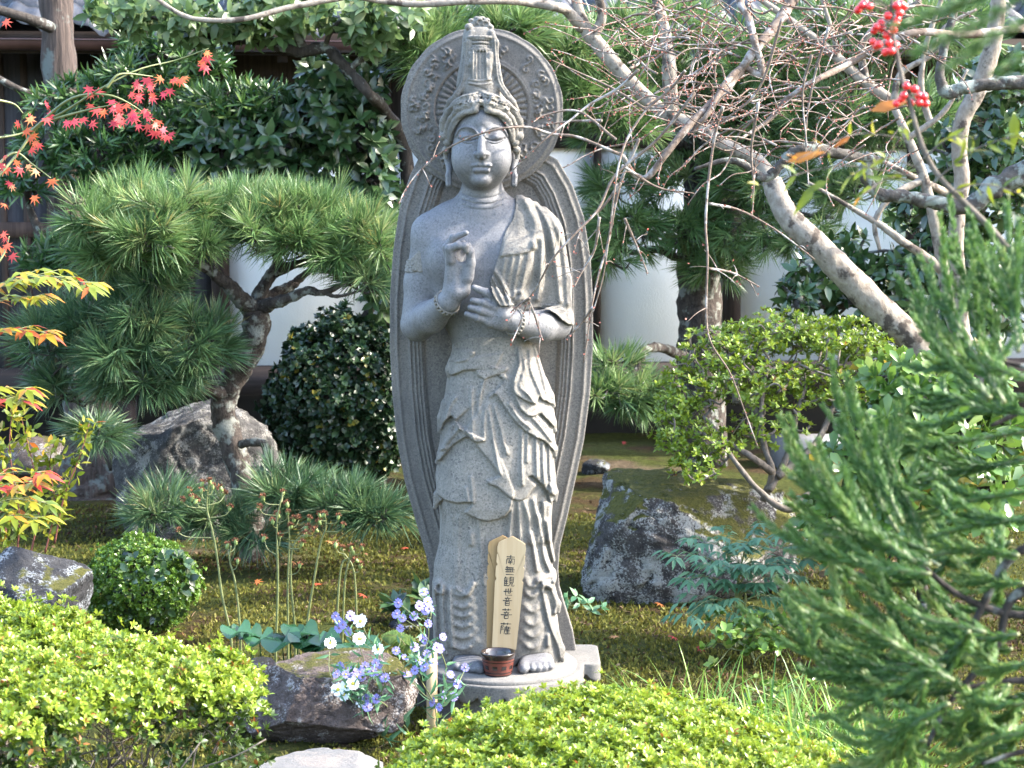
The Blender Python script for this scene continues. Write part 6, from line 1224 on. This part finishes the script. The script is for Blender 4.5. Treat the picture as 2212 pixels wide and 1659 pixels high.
PUR = [(1217,258),(980,360),(1175,385),(1250,345),(1265,412),(1230,430),(965,460),(1020,497),(1123,480),(1253,546),(1000,588),(410,480),(545,475),(440,530),(440,585),(475,555),(528,620),(1225,700),(1205,680),(1388,668),(1358,775),(1335,765),(1128,762),(1243,822),(1040,855),(962,795),(775,905),(810,920),(1300,905),(678,940),(455,940),(550,970),(575,985),(630,995),(745,985),(600,1035),(650,1040),(815,1020),(835,1040),(680,1075),(670,1125),(420,1010),(500,1010),(1060,1015),(1133,972),(1220,945),(1457,1012),(1590,948),(1520,1098),(1485,1215),(1395,1200),(1295,1265),(1355,1310),(715,1250),(690,1230),(700,1310),(805,1308),(780,1235),(860,1040),(1165,880),(525,1015),(1190,900)]
WHI = [(635,525),(360,725),(797,782),(347,1075),(565,1095),(480,1190),(535,1245),(485,1420),(655,1265),(430,1150),(900,1060),(500,1120),(625,685)]
b1, b2 = P(920, 1545, -.45), P(880, 1545, -.42); b1[2] = b2[2] = -.13
ta = thing('aster_plant', 'lilac michaelmas daisy clump with many small flowers left of the plinth', 'flowers', b1); tb_ = thing('daisy_plant', 'white daisies with yellow centres mixed into the lilac asters', 'flowers', b2)
for t_, lst, fm, b in ((ta, PUR, None, b1), (tb_, WHI, 1, b2)):
    m_, l_ = MB(), MB(); ends = []
    for (x, y) in lst:
        e = P(*RA([(x, y)])[0], -.38 + RNG.uniform(-.13, .05)); o = bpy.data.objects.new('flower', FL[fm if fm is not None else (0 if RNG.random() < .75 else 2)]); C.objects.link(o); o.parent = t_; o.location = tuple(float(v) for v in (e - np.array(t_.location)))
        dv = Vector((RNG.normal(0, .35), -1.0 + RNG.normal(0, .2), RNG.uniform(.1, .9))).normalized(); o.rotation_euler = dv.to_track_quat('Z', 'Y').to_euler(); s_ = RNG.uniform(.88, 1.12); o.scale = (s_, s_, s_); ends.append(e - np.array(dv) * .006)
    twigs(m_, [b + np.array((RNG.normal(0, .02), RNG.normal(0, .02), 0)) for _ in range(6)], ends, .0026, .0010, 5, .0, .03, alpha=.45)
    A = np.concatenate(m_.v); A = A[RNG.permutation(len(A))[:260 if fm is None else 90]]; A = A[(A[:, 2] > -.12)]
    place(l_, LANCE, A, norm(rdir(len(A)) + np.array((0, -.2, .35))), rdir(len(A)), .018 + .04 * np.clip(.25 - A[:, 2], 0, .3) / .3 + .012 * RNG.random(len(A)), None, .75)
    m_.build('stems', M_STEM, t_); l_.build('leaves', LM_NAN, t_)

# ------------------------------------------------------------------ autumn colour at the left edge: maple branch, nandina leaves, yellow shrub
def star():
    V = [(0, 0, 0)]; tips = [(-2.2, .55), (-1.45, .8), (-.75, .95), (0, 1.0), (.75, .95), (1.45, .8), (2.2, .55)]; T = []
    for i, (a, l) in enumerate(tips):
        V.append((math.sin(a) * l * .62, .35 + math.cos(a) * l * .62, -.08 * l)); 
        if i < 6: a2 = (a + tips[i + 1][0]) / 2; V.append((math.sin(a2) * .20, .35 + math.cos(a2) * .20, .02))
    V[0] = (0, .33, .03); nT = len(V)
    V += [(math.sin(-2.7) * .10, .35 + math.cos(-2.7) * .12, 0), (math.sin(2.7) * .10, .35 + math.cos(2.7) * .12, 0)]
    order = [nT] + list(range(1, nT)) + [nT + 1]
    for i in range(len(order) - 1): T.append((0, order[i + 1], order[i]))
    T.append((0, nT, nT + 1)); return np.array(V), np.array(T)
STAR = star(); Ym = -.7
t_ = thing('maple_tree', 'red and orange japanese maple spray reaching in from the left edge', 'tree', (-2.3, -.6, -.15)); m_ = MB(); l_ = MB()
limbs(t_, 'trunk', [([(-500, 1500, -.6), (-480, 900, -.6), (-380, 600, -.65), (-200, 440, -.7), (-20, 400, -.7)], (40, 34, 22, 10, 5))], BK_DARK, -.6, 9, .1)
MT = [[(-20, 400), (40, 330), (80, 275), (140, 240), (220, 190), (300, 150), (380, 130), (450, 105)], [(60, 290), (150, 215), (230, 205), (290, 230), (340, 270)], [(-20, 300), (40, 290), (90, 270)], [(100, 262), (180, 240), (250, 225)], [(-10, 215), (30, 225), (50, 245)], [(-20, 370), (30, 330), (70, 355), (110, 385)], [(-20, 590), (10, 545), (20, 510)], [(230, 190), (260, 160), (330, 165)]]
for q in MT: tube(m_, PL([(a, c, Ym + .05 * math.sin(a * .02)) for a, c in q]), np.array((3.4, 1.1)) / ppm(Ym), 6, 30)
m_.build('branches', M_STEM, t_)
LF = [(60, 240), (45, 262), (70, 290), (85, 305), (60, 320), (100, 215), (95, 250), (50, 275), (15, 330), (40, 335), (20, 355), (60, 350), (85, 365), (110, 380), (5, 345), (20, 395), (45, 355), (5, 435), (0, 500), (15, 510), (5, 530), (20, 545), (150, 255), (175, 250), (190, 262), (205, 225), (220, 232), (235, 225), (250, 240), (262, 228), (275, 238), (290, 245), (300, 262), (315, 250), (325, 262), (335, 280), (345, 270), (355, 287), (370, 290), (275, 200), (290, 180), (305, 172), (315, 160), (325, 178), (340, 180), (355, 165), (365, 185), (370, 165), (300, 195), (330, 195), (385, 165), (195, 180), (200, 200), (400, 160), (430, 125), (440, 115), (445, 135), (5, 40), (75, 415), (240, 210), (260, 255), (310, 240), (345, 255)]
for (x, y) in LF:
    for q in range(1 + (RNG.random() < .5)):
        e = P(x + RNG.normal(0, 6) * q, y + RNG.normal(0, 6) * q, Ym + RNG.uniform(-.08, .08)); d = norm(np.array((RNG.uniform(-.5, 1), RNG.uniform(-.5, .3), -.6 + RNG.normal(0, .3)))); place(l_, STAR, [e], d, (RNG.normal(0, .5), -.9, .6 + RNG.normal(0, .3)), RNG.uniform(.030, .043), np.clip((.35 if x > 130 else .6) + .25 * RNG.normal(), 0, 1))
l_.build('foliage', LM_MAPLE, t_)

t_ = thing('nandina_shrub', 'nandina with yellow and orange autumn leaflets at the left edge', 'shrub', (-1.75, -.9, -.15)); m_, l_ = MB(), MB()
for (a, c, e, f_) in (((-60, 640), (195, 612), 4, .42), ((-60, 690), (85, 640), 3, .45), ((-60, 745), (100, 718), 3, .75), ((-60, 870), (60, 838), 2, .45), ((-60, 900), (50, 862), 3, .5), ((-60, 655), (60, 605), 3, .4), ((-60, 1090), (70, 1040), 3, .85), ((-60, 1060), (90, 1020), 2, .9), ((-60, 1110), (100, 1085), 3, .35), ((-60, 1150), (80, 1120), 3, .3)):
    pinnate(l_, m_, P(*a, -.85), P(*c, -.85 + RNG.uniform(-.05, .05)), e, .055, droop=.1, r=f_, sub=2, w=1.2)
tube(m_, [(-1.75, -.9, -.15), (-1.5, -.88, .5), P(-70, 640, -.85)], (.006, .003), 6, 16); tube(m_, [(-1.75, -.9, -.15), (-1.5, -.88, .3), P(-70, 1100, -.85)], (.006, .003), 6, 16)
l_.build('foliage', LM_NANY, t_); m_.build('stems', M_STEM, t_)
b = P(40, 1215, 1.1); b[2] = -.12; t_ = thing('yellowing_shrub', 'yellowing leafy shrub on red stems above the black rock at the left', 'shrub', b); m_, l_ = MB(), MB(); tp = []
for q in ([(35, 1210), (40, 1100), (20, 980), (25, 880)], [(60, 1210), (80, 1090), (60, 980), (40, 900)], [(110, 1180), (130, 1080), (165, 990), (185, 920)], [(20, 1210), (10, 1080), (-10, 960)], [(90, 1200), (110, 1100), (100, 1010), (110, 960)]):
    cc = tube(m_, PL(q, 1.1) + np.array((0, RNG.normal(0, .05), 0)), (.004, .0015), 6, 30); tp += list(cc[4:])
tp = np.array(tp); tp = np.repeat(tp, 2, 0) + RNG.normal(0, .016, (2 * len(tp), 3)); rosettes(l_, BROAD, tp, norm(rdir(len(tp)) + np.array((0, 0, .3))), 2, .042, (.6, 1.5), .4, r=np.clip(.28 + .14 * RNG.normal(size=len(tp)), 0, .7)); l_.build('foliage', LM_NANY, t_)
n = N('red_stem'); n.bsdf((.16, .05, .035), .6); m_.build('stems', n.m, t_)

# ------------------------------------------------------------------ nandina with red berries near the camera at the upper right
Yb = -3.25; t_ = thing('berry_nandina_shrub', 'tall nandina cane carrying shiny red berry clusters and narrow leaves, upper right', 'shrub', P(2420, 1900, -3.1)); kb = 1 / ppm(Yb)
n = N('red_berry'); n.bsdf(n.ramp(n.attr(), [(0, (.95, .02, .03)), (1, (1.2, .06, .05))]), .22, coat=.3); M_BERRY = n.m
m_, l_ = MB(), MB(); B0 = P(2420, 1900, -3.1)
tube(m_, [B0, P(2400, 1200, Yb), P(2330, 800, Yb), P(2180, 540, Yb), P(2020, 370, Yb), P(1964, 220, Yb), P(1938, 120, Yb), P(1925, 40, Yb), P(1930, -30, Yb)], np.array((9, 8, 8, 7, 6, 5, 4.5, 3.5, 3)) * kb, 9, 60, rough=.08)
BER = [(1853, 22), (1868, 6), (1862, 12), (1918, 34), (1937, 12), (1946, 10), (1943, 28), (1938, 42), (1893, 58), (1888, 66), (1903, 50), (1930, 64), (1885, 90), (1898, 96), (1916, 76), (1920, 92), (1935, 98), (1925, 110), (1912, 113), (1905, 62), (1958, 186), (1976, 193), (1947, 214), (1936, 224), (1952, 206), (1984, 207), (1996, 209), (1986, 222), (2000, 224), (1967, 222), (1893, 100), (1878, 14), (1936, 52), (1952, 14)]
bms = [MB(), MB(), MB()]; prof = [(max(1e-4, .0038 * math.sin(t)), -.0038 * math.cos(t)) for t in np.linspace(0, math.pi, 12)]
for (x, y) in BER:
    e = P(x, y, Yb + RNG.uniform(-.012, .012)); lathe(bms[0 if x < 1880 and y < 30 else (1 if y < 140 else 2)], np.array(prof) * RNG.uniform(1.35, 1.6), 14, e, RNG.random()); xa = 1925 if y < 140 else 1965; tube(m_, [P(xa, min(y + 10, 118) if y < 140 else 205, Yb), (P(xa, y, Yb) + e) / 2 + np.array((0, 0, .003)), e], (.0011, .0009), 5, 6)
for bm_ in bms: bm_.build('berry_cluster', M_BERRY, t_)
for (a, c, e, f_) in (((1975, 360), (1830, 385), 3, .3), ((1985, 400), (1850, 430), 3, .3), ((1975, 360), (2110, 300), 3, .3), ((1985, 420), (2212, 290), 3, .3), ((1990, 440), (2212, 420), 3, .25), ((1960, 300), (1720, 345), 2, .7), ((1975, 380), (1640, 400), 2, .25), ((1970, 330), (1930, 290), 2, .3)):
    c0 = tube(m_, [P(*a, Yb), (P(*a, Yb) + P(*c, Yb)) / 2 + np.array((0, -.02, .02)), P(*c, Yb - .06)], (.0012, .0007), 5, 14)
    for i in range(4, 14, 2 if e > 2 else 3):
        for s2 in (-1, 1): dv = norm(c0[min(i + 1, 13)] - c0[i - 1]); place(l_, LANCE, [c0[i]], norm(dv * .8 + np.array((0, -.35 * s2, .45 * s2)) + .3 * RNG.normal(size=3)), rdir(1)[0] + np.array((0, -.5, .8)), RNG.uniform(.018, .034), np.clip(f_ * .75 + .2 * RNG.normal(), 0, 1), .9)
place(l_, LANCE, [P(1700, 350, Yb), P(1880, 240, Yb), P(1760, 400, Yb), P(2190, 240, Yb), P(1790, 390, Yb)], [(1, -.2, .35), (.9, 0, .3), (-.6, -.2, -.8), (.05, -.1, -1), (-.9, -.2, -.4)], (0, -1, .3), [.055, .06, .05, .058, .04], [.8, .82, .15, .2, .15], .9)
m_.build('canes', BK_GREY, t_); l_.build('foliage', LM_NANY, t_)

# ------------------------------------------------------------------ cryptomeria sprays in the right foreground
t_ = thing('cryptomeria_tree', 'feathery green conifer sprays filling the right foreground', 'tree', (1.75, -3.0, -.15)); K_ = {}
limbs(t_, 'trunk', [([(2900, 2300, -3.0), (2880, 1400, -3.0), (2860, 500, -3.0), (2850, -200, -3.0)], (75, 62, 50, 36))], BK_CEDAR, -3.0, 14, .1)
LIMB = [([(2870, 1150), (2500, 1130), (2212, 1185), (2100, 1350), (2020, 1440)], 11), ([(2880, 1250), (2500, 1240), (2212, 1275), (2150, 1400), (2050, 1520), (1990, 1640)], 10), ([(2870, 900), (2500, 870), (2250, 880), (2140, 920)], 10), ([(2870, 1400), (2400, 1300), (2212, 1330), (2080, 1290), (1990, 1220)], 10), ([(2870, 1500), (2400, 1480), (2200, 1470), (2060, 1490)], 9), ([(2860, 700), (2450, 720), (2260, 790), (2160, 780)], 9), ([(2860, 1650), (2500, 1640), (2250, 1620), (2120, 1650)], 9)]
m_ = MB()
for q, r in LIMB: tube(m_, PL(q, -3.35) + np.array([(0, .35 if p[0] > 2600 else .0, 0) for p in q]), np.array((r * 2, r, r * .5)) / ppm(-3.35), 8, 30, .3, rough=.1)
m_.build('branches', BK_DARK, t_)
SH = [[(2150, 800), (2095, 660), (2060, 515)], [(2170, 780), (2130, 650), (2110, 530)], [(2200, 760), (2190, 640), (2190, 535)], [(2150, 830), (2060, 740), (1985, 640)], [(2140, 860), (2050, 780), (1985, 690)], [(2170, 870), (2090, 740), (2040, 640)], [(2212, 740), (2160, 620), (2140, 560)], [(2230, 700), (2215, 600), (2210, 530)],
      [(1940, 1150), (1860, 1010), (1780, 878)], [(1950, 1130), (1890, 1000), (1835, 872)], [(1960, 1120), (1920, 1000), (1872, 890)], [(1990, 1225), (1850, 1110), (1700, 965)], [(1980, 1215), (1840, 1120), (1722, 1012)], [(2000, 1180), (1950, 1060), (1905, 930)], [(2010, 1220), (1900, 1180), (1760, 1150)], [(2010, 1240), (1860, 1220), (1700, 1190)], [(2040, 1250), (1930, 1260), (1800, 1240)],
      [(2030, 1450), (1860, 1400), (1690, 1285)], [(2040, 1440), (1870, 1370), (1722, 1310)], [(2010, 1450), (1840, 1440), (1685, 1388)], [(2040, 1470), (1930, 1490), (1820, 1530)], [(2060, 1430), (1950, 1350), (1900, 1270)], [(2080, 1400), (1990, 1320), (1930, 1240)], [(2060, 1490), (1960, 1500), (1830, 1480)], [(2000, 1600), (1920, 1620), (1850, 1659)], [(2050, 1520), (1960, 1570), (1880, 1600)],
      [(2230, 930), (2060, 955), (1940, 970)], [(2230, 860), (2100, 860), (1990, 870)], [(2220, 990), (2080, 1020), (1950, 1040)], [(2230, 1060), (2100, 1080), (1980, 1110)], [(2240, 1120), (2130, 1130), (2010, 1160)], [(2230, 820), (2120, 790), (2030, 800)], [(2200, 1200), (2110, 1190), (2010, 1200)], [(2240, 900), (2150, 880), (2070, 900)],
      [(2212, 1260), (2130, 1260), (2050, 1240)], [(2240, 1320), (2140, 1310), (2040, 1320)], [(2200, 1370), (2120, 1380), (2030, 1380)], [(2240, 1430), (2150, 1440), (2060, 1400)], [(2230, 1500), (2150, 1520), (2080, 1560)], [(2180, 1480), (2100, 1540), (2040, 1600)], [(2230, 1580), (2140, 1600), (2060, 1650)], [(2240, 1640), (2180, 1650), (2110, 1690)], [(2212, 1540), (2150, 1560), (2090, 1600)], [(2120, 1360), (2070, 1430), (1960, 1480)], [(2000, 1470), (1970, 1560), (1940, 1640)]]
def shoot(mb, cc, L, per, w=.0011, r=.5):
    n_ = int(np.sum(np.linalg.norm(np.diff(cc, axis=0), axis=1)) * per); f = np.sort(RNG.random(n_)) * (len(cc) - 1.001); i = f.astype(int); p = cc[i] + (cc[i + 1] - cc[i]) * (f - i)[:, None]; d = norm(cc[i + 1] - cc[i]); e = perp(d); nd = norm(d * .82 + e * .75)
    tpr = 1 - .45 * (f / len(cc)) ** 3; l = (L * (.8 + .4 * RNG.random(n_)) * tpr)[:, None]; s_ = perp(nd) * w; mid = p + nd * l * .55; tip = p + nd * l * .8 + d * l * .35
    V = np.stack([p - s_, p + s_, mid + s_ * .8, mid - s_ * .8, tip], 1).reshape(-1, 3); T = (np.array([(0, 1, 2), (0, 2, 3), (3, 2, 4)])[None] + (np.arange(n_) * 5)[:, None, None]).reshape(-1, 3)
    mb.add(V, T, np.repeat(np.clip(r + .35 * f / len(cc) + .15 * RNG.normal(size=n_), 0, 1), 5))
nm = MB(); tm = MB()
SH2 = SH + [[(x + RNG.normal(0, 26), y + RNG.normal(0, 26)) for x, y in s_] for s_ in SH for _ in range(1) if (s_[0][1] > 1150 and RNG.random() < .75)]
for q in SH2:
    Y0 = -3.36 + RNG.uniform(-.2, .2); ctl = PL([(x, y, Y0 + .06 * (i - 1)) for i, (x, y) in enumerate(q)]); cc = spline(ctl, 22); tube(tm, ctl, (.003, .0016), 5, 20); rr = RNG.uniform(.05, .6); shoot(nm, cc, .0138, 1800, .0013, r=rr)
    for j in range(6):
        i = RNG.integers(4, 17); d = norm(norm(cc[i + 1] - cc[i]) + .42 * RNG.normal(size=3) * np.array((1, .8, .7)) + np.array((0, 0, .12))); Ls = RNG.uniform(.05, .12); c2 = spline(np.array([cc[i], cc[i] + d * Ls * .6, cc[i] + (d + np.array((0, 0, .15))) * Ls]), 8); shoot(nm, c2, .0125, 1800, .0013, r=rr + RNG.uniform(-.1, .2))
nm.build('sprays', LM_CRY, t_); tm.build('twigs', M_STEM, t_)
nm = MB(); tm = MB()                                           # a spray of the same tree very close to the lens at the top right
for q in [[(2300, -60), (2130, 40), (1965, 118)], [(2320, 20), (2180, 60), (2040, 150)], [(2240, -80), (2120, -10), (1990, 30)], [(2330, 80), (2230, 110), (2150, 160)], [(2200, -60), (2080, 10), (1930, 60)]]:
    ctl = PL(q, -4.3 + RNG.uniform(-.06, .06)); cc = spline(ctl, 20); tube(tm, ctl, (.0022, .001), 5, 16); shoot(nm, cc, .013, 1500, r=.25)
tube(tm, [P(2860, -200, -3.0), (1.05, -4.2, 2.15), P(2300, -60, -4.3)], (.012, .005), 7, 20)
nm.build('near_spray', LM_CRY, t_); tm.build('near_twigs', M_STEM, t_)

# fallen leaves on the moss
for i, (px, py, m) in enumerate(((545, 1290, 0), (690, 1300, 0), (720, 1180, 0), (985, 1135, 0), (1000, 1150, 0), (640, 1240, 0), (1480, 1290, 0), (1560, 1330, 0), (1430, 1310, 0), (1500, 1420, 0), (1700, 1250, 0), (790, 1320, 0), (1340, 965, 0), (1335, 1400, 0), (1460, 1390, 0), (560, 1170, 0), (880, 1190, 0), (1760, 1330, 0))):
    v = math.tan(PITCH + math.atan((py - CY) / FPX)); Yg = 1.63 / v - 6; e = P(px, py, Yg); e[2] = ground_z(e[0], e[1]) + .014
    m_ = MB(); place(m_, STAR, [np.zeros(3)], (math.cos(i * 2.1), math.sin(i * 2.1), .1), (.2, -.4, .9), .05, RNG.random()); o = m_.build('fallen_leaf', LM_MAPLE); o.location = tuple(float(c) for c in e); tag(o, 'fallen red maple leaf lying on the moss', 'leaf', 'fallen maple leaves on the moss')
